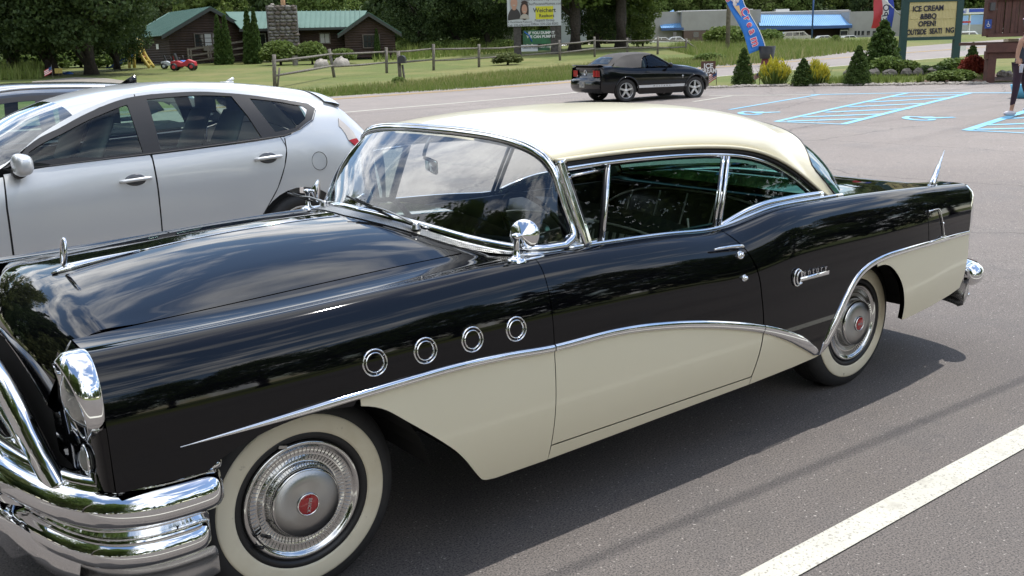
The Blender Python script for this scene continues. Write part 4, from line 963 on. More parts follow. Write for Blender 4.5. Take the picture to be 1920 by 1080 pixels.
def pside(side):
    F_ = lambda X, v: SH.F(X, v, side); ou = (0, side, .3); mb = MB()
    lowz = lambda x: .235
    # front fender and bumper
    rearf = [(-.02, .245), (-.035, .5), (-.03, .8), (-.012, 1.0)]
    o_ = [(-1.55, .26), (-1.13, .24)]+archpts(fA[0], fA[1], .39, 195, -12)+rearf+[(x, float(SH.C(x))) for x in (-.3, -.6, -.9, -1.2, -1.5)]
    panel(mb, SH.P(o_), F_, .05, flange=.01, out=ou); fr = obj('front_fender', mb, M['silver'], pr)
    # doors with framed windows
    wtop = lambda x: float(SH.ze(x))-.028
    def doorpart(x0, x1, left, right, win, nm):
        mb = MB(); ol = left+[(x, wtop(x)) for x in np.linspace(x0, x1, 14)]+right
        # lower skin
        lo = [p for p in left if p[1] < float(SH.C(p[0]))]+[(x, float(SH.C(x))-.001) for x in np.linspace(x0, x1, 10)]+[p for p in right if p[1] < float(SH.C(p[0]))]
        panel(mb, SH.P(lo), F_, .05, flange=.012, out=ou); d = obj(nm, mb, M['silver'], pr)
        return d
    dL = [(.953, .245), (.963, .6), (.966, .85), (.962, 1.04)]
    doorpart(-.005, .95, [(-.008, .245), (-.022, .5), (-.018, .8), (-.004, .99)][::1], [(p[0]-.004, p[1]) for p in dL[::-1]], None, 'front_door')
    rr = [(1.60, .30), (1.66, .44), (1.78, .60), (1.88, .74), (1.955, .9), (1.99, 1.03), (1.99, 1.115)]
    doorpart(.965, 1.985, [(p[0]+.004, p[1]) for p in dL], rr[::-1]+[(1.55, .245)], None, 'rear_door')
    mb = MB()
    arr = archpts(rA[0], rA[1], .40, 172, -14)
    q = [(1.55, .24), (1.60, .245)]+arr+[(2.75, .26), (2.84, .36), (2.86, .6), (2.80, .85), (2.79, 1.04)]
    top = [(x, float(SH.C(x))) for x in (2.7, 2.55, 2.4, 2.2, 2.0)]
    panel(mb, SH.P(q+top+[(1.998, 1.03), (1.963, .9), (1.888, .74), (1.788, .60), (1.668, .44), (1.61, .30)]), F_, .05, flange=.01, out=ou); obj('rear_quarter', mb, M['silver'], pr)
    # silver roof side above the windows and behind them
    mb = MB(); xs_ = np.linspace(-.40, 2.86, 70)
    V = []
    for x in xs_:
        ze, C = float(SH.ze(x)), float(SH.C(x)); zb = max(C, min(ze-.012, float(np.interp(x, [-.4, -.02, .1, 2.30, 2.40, 2.5], [0, 1.01, 1.11, ze-.05, 1.18, 0]))))
        zb = max(C, min(ze, float(np.interp(x, [-.40, -.05, .0, .18, .4, .70, 1.04, 1.47, 1.72, 2.1, 2.24, 2.245, 2.45, 3], [1.0, 1.035, 1.057, 1.188, 1.294, 1.422, 1.490, 1.491, 1.464, 1.401, 1.370, 1.14, 1.0, 1.0]))))
        vs = np.linspace(float(SH.V(x, zb)) if ze-C > .02 else 1.0, 2.0, 5); V.append(F_(np.full(5, x), vs))
    mb.grid(np.array(V)); obj('roof_side', mb, M['silver'], pr)
    mb = MB(); panel(mb, SH.P([(1.97, 1.112), (2.05, 1.135), (2.14, 1.175), (2.26, 1.235), (2.32, 1.30), (2.27, 1.355), (2.32, 1.372), (2.46, 1.33), (2.46, 1.13), (2.2, 1.13)]), lambda X, v: F_(X, v)-np.array([0, side*.001, 0]), .04, flange=0, out=ou); obj('pillar_skin', mb, M['silver'], pr)
    # charcoal window surround
    sur = [(.0, 1.055), (.18, 1.186), (.4, 1.292), (.70, 1.420), (1.04, 1.488), (1.47, 1.490), (1.72, 1.463), (2.1, 1.400), (2.29, 1.362), (2.34, 1.32), (2.27, 1.24), (2.12, 1.172), (2.0, 1.137), (1.7, 1.118), (1.3, 1.095), (.96, 1.080), (.6, 1.066), (.3, 1.052)]
    w1 = [(.145, 1.070), (.175, 1.148), (.4, 1.252), (.62, 1.345), (.875, 1.425), (.905, 1.09), (.6, 1.080)]
    w2 = [(1.035, 1.100), (1.02, 1.455), (1.35, 1.466), (1.66, 1.448), (1.74, 1.30), (1.81, 1.132), (1.5, 1.118)]
    w3 = [(1.93, 1.165), (1.80, 1.425), (2.06, 1.385), (2.235, 1.345), (2.262, 1.32), (2.21, 1.245), (2.10, 1.184)]
    w0 = [(.03, 1.062), (.105, 1.115), (.105, 1.066)]
    mb = MB(); F2 = lambda X, v: F_(X, v)+np.array([0, side*.004, 0])
    panel(mb, SH.P(sur), F2, .05, holes=[SH.P(w1), SH.P(w2), SH.P(w3), SH.P(w0)], flange=.012, out=ou); ws = obj('window_surround', mb, M['trimgrey'], pr)
    for nm, w_ in (('front_window', w1), ('rear_window', w2), ('quarter_window', w3), ('corner_window', w0)):
        mb = MB(); panel(mb, SH.P(w_), lambda X, v: F_(X, v)-np.array([0, side*.004, 0]), .06, flange=0, out=ou); obj(nm, mb, M['tint'], pr)
    mb = MB(); mb.tube([SH.surf(a, b, .006, side)[0] for a, b in [(.0, 1.043), (.3, 1.049), (.6, 1.062), (.96, 1.076), (1.3, 1.091), (1.7, 1.113), (2.0, 1.131), (2.14, 1.17), (2.28, 1.235), (2.335, 1.305)]], .0035, 6); obj('belt_moulding', mb, M['trimgrey'], pr)
    seamline(SH, [(.958, .25), (.966, .6), (.970, .85), (.965, 1.075), (.945, 1.46), (.945, 1.480)], pr, side=side)
    seamline(SH, [(1.66, .44), (1.784, .60), (1.884, .74), (1.959, .9), (1.994, 1.03), (1.96, 1.13)], pr, side=side)
    seamline(SH, [(-.014, .25), (-.029, .5), (-.024, .8), (-.008, 1.0)], pr, side=side)
    for hx, hz in ((.82, .905), (1.83, .975)):
        mb = MB(); mb.tube(cr([SH.surf(hx-.105, hz-.006, .006, side)[0], SH.surf(hx-.09, hz-.004, .028, side)[0], SH.surf(hx, hz, .036, side)[0], SH.surf(hx+.09, hz+.004, .028, side)[0], SH.surf(hx+.105, hz+.005, .006, side)[0]], 5), .013, 8); obj('door_handle', mb, M['silver'], pr)
        mb = MB(); p, n_ = SH.surf(hx+.0, hz, .001, side); mb.sph((0, 0, 0), (.075, .042, .004), 20); o = obj('handle_recess', mb, M['grey_paint'], pr); o.matrix_local = frame(p, (1, 0, 0), np.cross(n_, (1, 0, 0)))
    if side < 0:
        mb = MB(); p, n_ = SH.surf(2.262, .915, .001, side); mb.tube([(.066*math.cos(a), .072*math.sin(a), 0) for a in np.linspace(0, 2*PI, 33)[:-1]], .0022, 5, True); o = obj('fuel_flap_seam', mb, M['dark'], pr); o.matrix_local = frame(p, (1, 0, 0), np.cross(n_, (1, 0, 0)))
    # mirror
    mb = MB(); mb.sph((0, 0, 0), (1, 1, 1), 26, k=18); V_ = mb.v[0]; V_[:] = np.sign(V_)*np.abs(V_)**.72; V_ *= np.array([.062, .105, .070])*(1-.22*V_[:, :1]); V_ += np.array([.10, side*.985, 1.085]); mm_ = obj('door_mirror', mb, M['silver'], pr)
    mb = MB(); mb.tube([(.07, side*.83, 1.03), (.075, side*.89, 1.02), (.09, side*.95, 1.03)], [.035, .038, .03], 10); obj('mirror_arm', mb, M['plastic'], mm_)
    # tail lamp
    tl_ = [(2.52, 1.235), (2.64, 1.08), (2.70, .965), (2.63, .985), (2.56, 1.05), (2.50, 1.17)]
    mb = MB(); panel(mb, SH.P(tl_), lambda X, v: F_(X, v)+np.array([0.002, side*.004, 0]), .03, flange=.004, out=ou); t_ = obj('tail_lamp', mb, M['amber'], pr)
    mb = MB(); panel(mb, SH.P([(2.56, 1.055), (2.645, 1.065), (2.70, .965), (2.625, .99)]), lambda X, v: F_(X, v)+np.array([0.004, side*.008, 0]), .03, flange=.004, out=ou); obj('red_lens', mb, M['tail'], t_)
for sd in (-1, 1): pside(sd)
for X_ in (fA[0], rA[0]):
    for sd in (-1, 1): roadwheel(pr, X_, sd*.790, .330, .335, .245, 10, sd, M['bronze'], 'thin')
mb = MB()   # roof skin and hood and tail in one sheet each
def topskin(x0, x1, n, m_, nm, v0=2.0):
    xs_ = np.linspace(x0, x1, n); vs = np.concatenate([np.linspace(v0, 2.15, 5)[:-1], np.linspace(2.15, 3, 14)])
    A_ = np.array([SH.F(np.full(len(vs), x), vs) for x in xs_]); B_ = A_[:, ::-1]*np.array([1, -1, 1]); mb = MB(); mb.grid(np.concatenate([A_, B_[:, 1:]], 1)); return obj(nm, mb, m_, pr)
topskin(-1.65, -.42, 20, M['silver'], 'hood'); topskin(.50, 2.55, 40, M['silver'], 'roof'); topskin(-.42, .50, 16, M['wsglass'], 'windscreen'); topskin(2.55, 2.92, 10, M['darkglass'], 'rear_glass')
mb = MB(); V = [[(2.45+.135*k+.02*math.sin(PI*k), y, 1.462-.030*k-.09*(abs(y)/.66)**3-.004*k) for k in (0, .3, .6, 1.0)] for y in np.linspace(-.66, .66, 20)]; mb.grid(V)
V2 = [[(r_[-1][0]-.0, r_[-1][1], r_[-1][2]), (r_[-1][0]-.01, r_[-1][1], r_[-1][2]-.018), (r_[0][0]+.02, r_[0][1], r_[0][2]-.045)] for r_ in V]; mb.grid(V2); obj('spoiler', mb, M['silver'], pr)
mb = MB(); mb.box((1.9, 0, 1.538), (.10, .05, .016)); mb.tube([(1.90, 0, 1.54), (1.96, 0, 1.57)], .012, 8); obj('roof_antenna', mb, M['silver'], pr)
mb = MB(); V = [[(x, y, z) for x, z in ((2.92-.04*(y/.8)**2, 1.0), (2.95-.05*(y/.8)**2, .8), (2.95-.06*(y/.8)**2, .4), (2.88, .24))] for y in np.linspace(-.80, .80, 12)]; mb.grid(V)
V = [[(x, y, z) for x, z in ((-1.66+.10*(y/.8)**2, .80), (-1.72+.14*(y/.8)**2, .55), (-1.68+.16*(y/.8)**2, .25))] for y in np.linspace(-.84, .84, 12)]; 
obj('tailgate', mb, M['silver'], pr); mb = MB(); mb.grid(V); obj('front_bumper', mb, M['silver'], pr)
mb = MB(); mb.box((.6, 0, .35), (3.2, 1.3, .20)); mb.box((1.05, 0, .72), (1.9, 1.66, .55)); obj('cabin_tub', mb, M['dark'], pr, smooth=False)
for x in (.62, 1.62):
    for y in (-.36, .36):
        mb = MB(); V = [[(x+.18*k+.06*math.cos(a), y+.24*math.sin(a)*(1-.25*k**3), .95+.38*k) for a in np.linspace(0, 2*PI, 17)] for k in np.linspace(0, 1, 6)]; mb.grid(V); mb.add(V[-1][:-1], [tuple(range(16))])
        mb.box((x+.21, y, 1.36), (.09, .26, .15)); obj('seat', mb, M['seat'], pr)

# ---- dark crossover behind it ----
g2 = float(gz(1, 7))
sv = thing('parked_crossover', 'dark grey crossover with silver roof rails and a shark fin antenna, behind the silver hatchback', 'car', (0, 7.0, g2))
k2 = [-2.1, -1.7, -1.2, -.6, -.25, .05, .4, .8, 1.3, 1.8, 2.2, 2.5, 2.65]
SV = Shell(k2, [.80, .87, .895, .90, .90, .90, .90, .90, .90, .90, .89, .87, .84],
    [.80, .93, .99, 1.02, 1.03, 1.04, 1.05, 1.055, 1.06, 1.07, 1.08, 1.08, 1.05], [.7, .76, .80, .84, .85, .85, .85, .85, .85, .85, .84, .81, .78],
    [.82, .96, 1.03, 1.08, 1.25, 1.39, 1.455, 1.485, 1.475, 1.44, 1.39, 1.27, 1.08], [.66, .72, .76, .79, .75, .72, .70, .69, .69, .685, .68, .69, .73],
    [.88, 1.03, 1.11, 1.18, 1.37, 1.49, 1.545, 1.572, 1.565, 1.53, 1.475, 1.34, 1.10], zm=.62, bulge=.04, low=.25)
for sd in (-1, 1):
    F_ = lambda X, v, sd=sd: SV.F(X, v, sd)
    mb = MB(); o_ = [(-2.05, .3), (-1.72, .26)]+archpts(-1.3, .34, .40, 195, -12)+[(-.8, .25), (.9, .25)]+archpts(1.33, .34, .40, 192, -12)+[(2.2, .3), (2.6, .45), (2.64, 1.04)]+[(x, float(SV.C(x))) for x in np.linspace(2.5, -2.05, 14)]
    panel(mb, SV.P(o_), F_, .09, flange=.0, out=(0, sd, .2)); obj('body_side', mb, M['grey_paint'], sv)
    mb = MB(); sur = [(-.5, 1.045)]+[(x, float(SV.ze(x))-.02) for x in np.linspace(-.35, 2.35, 18)]+[(2.45, 1.20), (2.2, 1.10), (1, 1.075), (0, 1.06)]
    ws_ = [[(-.12, 1.085)]+[(x, float(SV.ze(x))-.065) for x in np.linspace(.02, .80, 6)]+[(.80, 1.10)], [(.93, 1.105)]+[(x, float(SV.ze(x))-.065) for x in np.linspace(.93, 1.55, 5)]+[(1.70, 1.2), (1.72, 1.12)], [(1.82, 1.13), (1.72, 1.38), (2.1, 1.335), (2.25, 1.25), (2.2, 1.15)]]
    panel(mb, SV.P(sur), F_, .07, holes=[SV.P(q) for q in ws_], flange=.01, out=(0, sd, .2)); obj('window_surround', mb, M['trimgrey'], sv)
    for q in ws_: mb = MB(); panel(mb, SV.P(q), F_, .08, flange=0, out=(0, sd, .2)); obj('window', mb, M['tint'], sv)
    mb = MB(); V = [SV.F(np.full(4, x), np.linspace(float(SV.V(x, float(SV.ze(x))-.02)), 2, 4), sd) for x in np.linspace(-.5, 2.5, 30)]; mb.grid(np.array(V)); obj('roof_side', mb, M['grey_paint'], sv)
    mb = MB(); P = [(x, sd*(float(SV.ye(x))-.01), float(SV.ze(x))+h) for x, h in ((.20, .0), (.35, .035), (.7, .045), (1.2, .045), (1.7, .045), (1.95, .035), (2.12, .0))]; mb.tube(cr(P, 5), .016, 8); obj('roof_rail', mb, M['alloy'], sv)
    for X_ in (-1.3, 1.33): roadwheel(sv, X_, sd*.79, .34, .34, .23, 5, sd, M['alloy'])
for x0, x1, nm, m_ in ((-2.1, -.55, 'hood', M['grey_paint']), (-.55, .15, 'windscreen', M['wsglass']), (.15, 2.3, 'roof', M['grey_paint']), (2.3, 2.65, 'rear_glass', M['darkglass'])):
    xs_ = np.linspace(x0, x1, 18); vs = np.linspace(2, 3, 14); A_ = np.array([SV.F(np.full(14, x), vs) for x in xs_]); mb = MB(); mb.grid(np.concatenate([A_, (A_[:, ::-1]*np.array([1, -1, 1]))[:, 1:]], 1)); obj(nm, mb, m_, sv)
mb = MB(); mb.box((.6, 0, .7), (3, 1.6, .6)); obj('cabin_tub', mb, M['dark'], sv, smooth=False)
mb = MB(); mb.prism([(1.78, -.012, 1.525), (1.94, -.02, 1.515), (1.95, -.012, 1.60), (1.93, -.008, 1.61), (1.86, -.01, 1.575)], (0, .024, 0)); obj('shark_fin', mb, M['blackp'], sv)
for x in (.35, 1.3):
    for y in (-.36, .36): mb = MB(); mb.box((x+.05, y, 1.15), (.14, .46, .4)); mb.box((x+.1, y, 1.38), (.08, .24, .14)); obj('seat', mb, M['seat'], sv, smooth=False)

# ---- black convertible leaving the lot: built with x forward = front, then turned ----
pR, pF = G(1187, 192), G(1308, 183)
dv_ = pF-pR; wbm = float(np.linalg.norm(dv_[:2])); ang = math.atan2(dv_[1], dv_[0])
sc = 1.0
mu = thing('convertible', 'black convertible with faded grey soft top and silver side stripe, seen from behind', 'car', (float(pR[0]-math.sin(ang)*.9-.16), float(pR[1]+math.cos(ang)*.9+.10), float(pR[2])), ang)
WB = wbm*1.06
# local frame: x from rear axle (0) to front axle (WB), near side is y<0 ... surface built with x reversed
k3 = [-1.02, -.98, -.85, -.55, -.2, .2, .55, .9, 1.2, 1.5, 1.8, 2.2, 2.7, 3.1, 3.35]
q = WB/2.72
k3 = [a*q for a in k3]
SM = Shell(k3, [.84, .89, .92, .935, .94, .935, .93, .925, .925, .925, .925, .93, .935, .90, .80],
    [.99, 1.0, 1.01, 1.01, .995, .965, .95, .945, .945, .94, .935, .93, .90, .83, .74], [.80, .84, .86, .87, .86, .855, .85, .85, .845, .84, .83, .82, .81, .76, .66],
    [1.005, 1.015, 1.025, 1.03, 1.22, 1.33, 1.355, 1.36, 1.33, 1.20, 1.06, .985, .93, .85, .75], [.76, .80, .82, .80, .66, .61, .60, .60, .61, .66, .74, .76, .74, .68, .6],
    [1.01, 1.025, 1.04, 1.06, 1.28, 1.385, 1.405, 1.41, 1.385, 1.26, 1.12, 1.05, 1.0, .90, .78], zm=.60, bulge=.06, low=.22)
def mside(sd):
    F_ = lambda X, v: SM.F(X, v, sd); ou = (0, sd, .3); mb = MB()
    o_ = [(-1.0*q, .38), (-.85*q, .30), (-.42*q, .26)]+archpts(0, .34, .375, 192, -10)+[(.5*q, .21), (2.2*q, .21)]+archpts(WB, .34, .375, 190, -10)+[(3.2*q, .25), (3.33*q, .45), (3.3*q, .72)]+[(x*q, float(SM.C(x*q))) for x in np.linspace(3.1, -1.0, 22)]
    panel(mb, SM.P(o_), F_, .07, flange=.02, out=ou); obj('body_side', mb, M['blackp'], mu)
    for cx in (0, WB):   # flared arches
        mb = MB(); P = [SM.surf(x, z, .006, sd)[0] for x, z in archpts(cx, .34, .385, 195, -12, 24)]; mb.tube(P, .022, 8); obj('wheel_arch', mb, M['blackp'], mu)
    mb = MB(); P = [(.40*q, .40), (2.33*q, .40), (2.33*q, .475), (.40*q, .475)]; panel(mb, SM.P(P), lambda X, v: F_(X, v)+np.array([0, sd*.003, 0]), .1, flange=.002, out=ou); st = obj('side_stripe', mb, mat('silver_stripe', (.60, .61, .62), .4) if sd < 0 else bpy.data.materials['silver_stripe'], mu)
    if sd < 0:
        p, n_ = SM.surf(1.36*q, .437, .005, sd); text('stripe_lettering', 'MUSTANG', .06, frame(p, (1, 0, 0), (0, 0, 1)), M['blackp'], st, .001, sp=2.6)
    # windows
    wq = [(.62*q, .985), (.72*q, 1.20), (.86*q, 1.29), (.84*q, .98)]; wd = [(.87*q, .98), (.90*q, 1.295), (1.10*q, 1.315), (1.3*q, 1.245), (1.62*q, 1.07), (1.70*q, .97)]
    for nm, w_ in (('quarter_window', wq), ('door_window', wd)): mb = MB(); panel(mb, SM.P(w_), F_, .06, flange=0, out=ou); obj(nm, mb, M['tint'], mu)
    mb = MB(); sur = [(-.55*q, 1.015), (-.35*q, 1.13)]+[(x*q, float(SM.ze(x*q))-.0005) for x in np.linspace(-.2, 1.15, 14)]+[(1.15*q, 1.33), (1.1*q, 1.322), (.9*q, 1.302), (.84*q, 1.30), (.70*q, 1.21), (.60*q, .975), (.2*q, .97), (-.2*q, .997)]
    panel(mb, SM.P(sur), F_, .05, flange=.0, out=ou); obj('soft_top_side', mb, M['top'], mu)
    mb = MB(); mb.tube([SM.surf(x*q, z, .004, sd)[0] for x, z in ((1.12, 1.328), (1.32, 1.255), (1.5, 1.165), (1.66, 1.08), (1.80, 1.0))], .022, 8); obj('a_pillar', mb, M['blackp'], mu)
    mb = MB(); mb.sph((1.62*q, sd*1.0, 1.02), (.06, .10, .07), 16); mb.tube([(1.62*q, sd*.86, .97), (1.62*q, sd*.95, 1.0)], .025, 6); obj('door_mirror', mb, M['blackp'], mu)
    seamline(SM, [(.62*q, .96), (.55*q, .7), (.60*q, .3)], mu, side=sd); seamline(SM, [(1.92*q, .93), (1.95*q, .6), (1.94*q, .25)], mu, side=sd)
    mb = MB(); mb.tube([SM.surf(x*q, z, .02, sd)[0] for x, z in ((.72, .84), (.80, .845), (.88, .845))], .013, 6); obj('door_handle', mb, M['blackp'], mu)
    # side badge: slim upright with a dot (running horse and bars reduced to its size here)
    p, n_ = SM.surf(2.18*q, .68, .004, sd); mb = MB(); mb.box(p, (.018, .006, .10)); mb.box(p+np.array([.0, 0, .015]), (.06, .006, .02)); obj('fender_badge', mb, M['alloy'], mu)
    roadwheel(mu, 0, sd*.80, .335, .335, .225, 5, sd, M['alloy']); roadwheel(mu, WB, sd*.80, .335, .335, .225, 5, sd, M['alloy'])
for sd in (-1, 1): mside(sd)
def mtop(x0, x1, nm, m_, n=20):
    xs_ = np.linspace(x0*q, x1*q, n); vs = np.concatenate([np.linspace(1.0, 2, 3)[:-1], np.linspace(2, 3, 14)]) if nm in ('hood', 'trunk_lid') else np.linspace(2, 3, 14)
    A_ = np.array([SM.F(np.full(len(vs), x), vs) for x in xs_]); mb = MB(); mb.grid(np.concatenate([A_, (A_[:, ::-1]*np.array([1, -1, 1]))[:, 1:]], 1)); return obj(nm, mb, m_, mu)
mtop(-1.02, -.52, 'trunk_lid', M['blackp']); mtop(-.56, 1.2, 'soft_top', M['top'], 30); mtop(1.2, 1.82, 'windscreen', M['wsglass']); mtop(1.82, 3.35, 'hood', M['blackp'])
mb = MB(); V = [SM.F(np.full(9, x), np.linspace(2.35, 3, 9))+np.array([-.006, 0, .008]) for x in np.linspace(-.47*q, -.20*q, 8)]; V = np.array(V); mb.grid(np.concatenate([V, (V[:, ::-1]*np.array([1, -1, 1]))[:, 1:]], 1)); obj('rear_window', mb, M['tint'], mu)
mb = MB(); xr_ = lambda y: -1.03*q+.09*(abs(y)/.9)**3
V = [[(xr_(y)+dx, y, z) for dx, z in ((.0, 1.0), (.035, .95), (.03, .72), (-.03, .69), (-.075, .62), (-.085, .45), (-.02, .33), (.10, .28))] for y in np.linspace(-.90, .90, 25)]; mb.grid(V); tp_ = obj('rear_bumper', mb, M['blackp'], mu)
mb = MB(); V = [[(xr_(y)+dx, y, z) for dx, z in ((.16, 1.02), (.05, 1.075), (-.05, 1.078), (-.06, 1.055), (.03, 1.04), (.12, 1.01))] for y in np.linspace(-.80, .80, 21)]; mb.grid(V); obj('spoiler', mb, M['blackp'], mu)
for sd in (-1, 1):
    lamp_ = bpy.data.objects.new('tail_lamp', None)
    mb = MB(); y0 = sd*.66; V = [[(xr_(y)+.02, y, z) for z in (.735, .93)] for y in np.linspace(y0-.20, y0+.20, 7)]; mb.grid(V); base = obj('tail_lamp', mb, M['plastic'], mu)
    for i in range(3):
        yy = y0-.135+.135*i; mb = MB(); V = []
        for t in np.linspace(-1, 1, 7): V.append([(xr_(yy+.058*t)+.018-.03*(1-t*t*.6), yy+.058*t, z) for z in (.745, .76, .905, .92)])
        mb.grid(V); obj('lens', mb, M['tail'], base)
    mb = MB(); mb.box((xr_(y0)-.012, y0-sd*.17, .765), (.02, .07, .05)); obj('reverse_lamp', mb, M['amber'], base)
mb = MB(); mb.lathe([(.0, 0), (.052, .0), (.068, .014), (.072, .022), (.076, .02), (.08, .0)], 28, 'x', mis=[1, 0, 0, 0, 0]); o = obj('trunk_badge', mb, [M['alloy'], M['blackp']], mu); o.location = (xr_(0)+.035, 0, .86); o.rotation_euler = (0, 0, PI)
mb = MB(); mb.box((xr_(0)-.088, 0, .52), (.012, .32, .16)); lp = obj('licence_plate', mb, mat('weathered_plate', (.42, .40, .34), .5, noise=(14, (.14, .15, .17), .4, .6)), mu, smooth=False)
mb = MB(); mb.box((1.1*q, 0, .5), (3.0*q, 1.5, .45)); obj('underbody', mb, M['dark'], mu, smooth=False)
for y in (-.36, .36): mb = MB(); V = [[(1.0*q-.12*k+.06*math.cos(a), y+.22*math.sin(a), .75+.42*k) for a in np.linspace(0, 2*PI, 13)] for k in np.linspace(0, 1, 5)]; mb.grid(V); obj('seat', mb, M['seat'], mu)
mb = MB(); V = [[(x, y, z) for x, z in ((3.35*q-.16*(y/.85)**2, .78), (3.42*q-.2*(y/.85)**2, .6), (3.36*q-.2*(y/.85)**2, .28))] for y in np.linspace(-.86, .86, 12)]; mb.grid(V); obj('front_bumper', mb, M['blackp'], mu)
ORD = 'first second third fourth fifth sixth seventh eighth ninth tenth eleventh twelfth thirteenth fourteenth'.split()
# ================= setting =================
def shader_mix(m, colA, colB, grad):  # empty stub, never called
    pass
M['lot'] = mat('asphalt', (.140, .122, .112), .88, noise=[(.22, (.175, .155, .142), .42, .66), (2.6, (.155, .136, .122), .5, .75), (.9, (.125, .114, .109), .52, .72), (9, (.11, .10, .096), .58, .75), (130, (.060, .055, .053), .47, .60, 7), (60, (.36, .33, .30), .66, .71, 2)], bump=(170, .55, .004))
M['road'] = mat('road_asphalt', (.25, .218, .20), .85, noise=[(.35, (.205, .182, .17), .4, .65), (6, (.28, .245, .225), .5, .75)])
# the lot colour gets paler away from the near stalls
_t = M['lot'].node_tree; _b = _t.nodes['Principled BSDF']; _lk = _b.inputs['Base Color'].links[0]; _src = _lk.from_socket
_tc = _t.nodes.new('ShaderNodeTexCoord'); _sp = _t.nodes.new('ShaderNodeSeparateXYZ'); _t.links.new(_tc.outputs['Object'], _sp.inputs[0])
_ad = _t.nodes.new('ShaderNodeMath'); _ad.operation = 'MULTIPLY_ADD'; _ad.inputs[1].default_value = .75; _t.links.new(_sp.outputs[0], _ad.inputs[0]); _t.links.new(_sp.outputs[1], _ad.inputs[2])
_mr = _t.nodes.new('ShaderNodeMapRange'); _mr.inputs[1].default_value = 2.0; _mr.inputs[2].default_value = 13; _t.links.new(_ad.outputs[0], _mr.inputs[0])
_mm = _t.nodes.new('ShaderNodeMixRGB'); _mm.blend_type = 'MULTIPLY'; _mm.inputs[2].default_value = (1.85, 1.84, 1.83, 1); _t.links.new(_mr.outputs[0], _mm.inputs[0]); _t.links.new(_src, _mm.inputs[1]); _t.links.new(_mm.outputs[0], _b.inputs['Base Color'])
_mp = _t.nodes.new('ShaderNodeMapping'); _mp.inputs['Scale'].default_value = (.10, .75, 1); _mp.inputs['Rotation'].default_value = (0, 0, .35); _t.links.new(_tc.outputs['Object'], _mp.inputs[0])
_ns = _t.nodes.new('ShaderNodeTexNoise'); _ns.inputs['Scale'].default_value = 1.1; _ns.inputs['Detail'].default_value = 7; _ns.inputs['Distortion'].default_value = .6; _t.links.new(_mp.outputs[0], _ns.inputs['Vector'])
_r2 = _t.nodes.new('ShaderNodeMapRange'); _r2.inputs[1].default_value = .54; _r2.inputs[2].default_value = .72; _r2.inputs[4].default_value = .55; _t.links.new(_ns.outputs[0], _r2.inputs[0])
_m3 = _t.nodes.new('ShaderNodeMixRGB'); _m3.blend_type = 'MULTIPLY'; _m3.inputs[2].default_value = (.62, .60, .60, 1); _t.links.new(_r2.outputs[0], _m3.inputs[0]); _t.links.new(_mm.outputs[0], _m3.inputs[1])
_vo = _t.nodes.new('ShaderNodeTexVoronoi'); _vo.feature = 'DISTANCE_TO_EDGE'; _vo.inputs['Scale'].default_value = .23; _wn = _t.nodes.new('ShaderNodeTexNoise'); _wn.inputs['Scale'].default_value = 2.5; _wn.inputs['Detail'].default_value = 6
_t.links.new(_tc.outputs['Object'], _wn.inputs['Vector']); _va = _t.nodes.new('ShaderNodeMixRGB'); _va.blend_type = 'ADD'; _va.inputs[0].default_value = .35; _t.links.new(_tc.outputs['Object'], _va.inputs[1]); _t.links.new(_wn.outputs[1], _va.inputs[2]); _t.links.new(_va.outputs[0], _vo.inputs['Vector'])
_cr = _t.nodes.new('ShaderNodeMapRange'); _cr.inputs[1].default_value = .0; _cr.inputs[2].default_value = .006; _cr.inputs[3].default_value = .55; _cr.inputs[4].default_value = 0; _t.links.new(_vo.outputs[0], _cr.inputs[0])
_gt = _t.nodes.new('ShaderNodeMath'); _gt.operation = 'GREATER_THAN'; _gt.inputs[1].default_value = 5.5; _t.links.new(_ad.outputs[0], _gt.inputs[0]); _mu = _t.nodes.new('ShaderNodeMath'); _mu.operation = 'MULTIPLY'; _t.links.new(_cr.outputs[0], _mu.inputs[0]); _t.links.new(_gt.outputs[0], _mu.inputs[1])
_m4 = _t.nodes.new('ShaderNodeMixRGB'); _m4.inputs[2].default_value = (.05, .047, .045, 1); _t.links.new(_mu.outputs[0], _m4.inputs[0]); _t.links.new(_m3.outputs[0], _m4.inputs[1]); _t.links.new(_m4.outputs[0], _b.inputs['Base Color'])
M['grass'] = mat('lawn', (.095, .122, .018), .95, noise=[(.13, (.165, .155, .045), .44, .64), (.7, (.07, .10, .015), .5, .72), (4, (.23, .21, .09), .58, .76)], bump=(9, .6, .05))
M['gravel'] = mat('driveway_gravel', (.27, .245, .21), .95, noise=(5, (.20, .18, .15), .4, .65), bump=(25, .5, .02))
M['mulch'] = mat('mulch', (.16, .10, .07), .95, noise=(14, (.09, .055, .04), .4, .65), bump=(25, .7, .03))
M['white_paint'] = mat('white_road_paint', (.56, .545, .475), .75, noise=[(1.2, (.48, .465, .40), .45, .7), (90, (.30, .285, .25), .56, .66, 2), (5, (.40, .38, .33), .60, .72)], bump=(170, .4, .003))
M['yellow_paint'] = mat('yellow_road_paint', (.58, .36, .10), .8, noise=(2, (.42, .33, .20), .45, .65))
M['blue_paint'] = mat('pale_blue_road_paint', (.17, .46, .68), .7, noise=[(1.5, (.26, .52, .66), .4, .65), (60, (.2, .3, .35), .62, .72)])
def flat(poly, step, off, m, name, label=None, kind='structure', fl=.0, cat=None):
    mb = MB(); f = lambda x, y: np.stack([x, y, gz(x, y)+off], -1)
    panel(mb, poly, f, step, flange=fl, out=(0, 0, 1), nrm=True); o = obj(name, mb, m); return tag(o, label, cat, None, kind)
flat([(-250, -160), (420, -160), (420, 420), (-250, 420)], 5.0, -.035, M['grass'], 'ground')
roadN = [(-90, 13.2), (11.4, 20.6), (19.8, 21.35), (30, 23.2), (40, 23.95), (49, 24.4), (80, 25.4), (140, 27)]
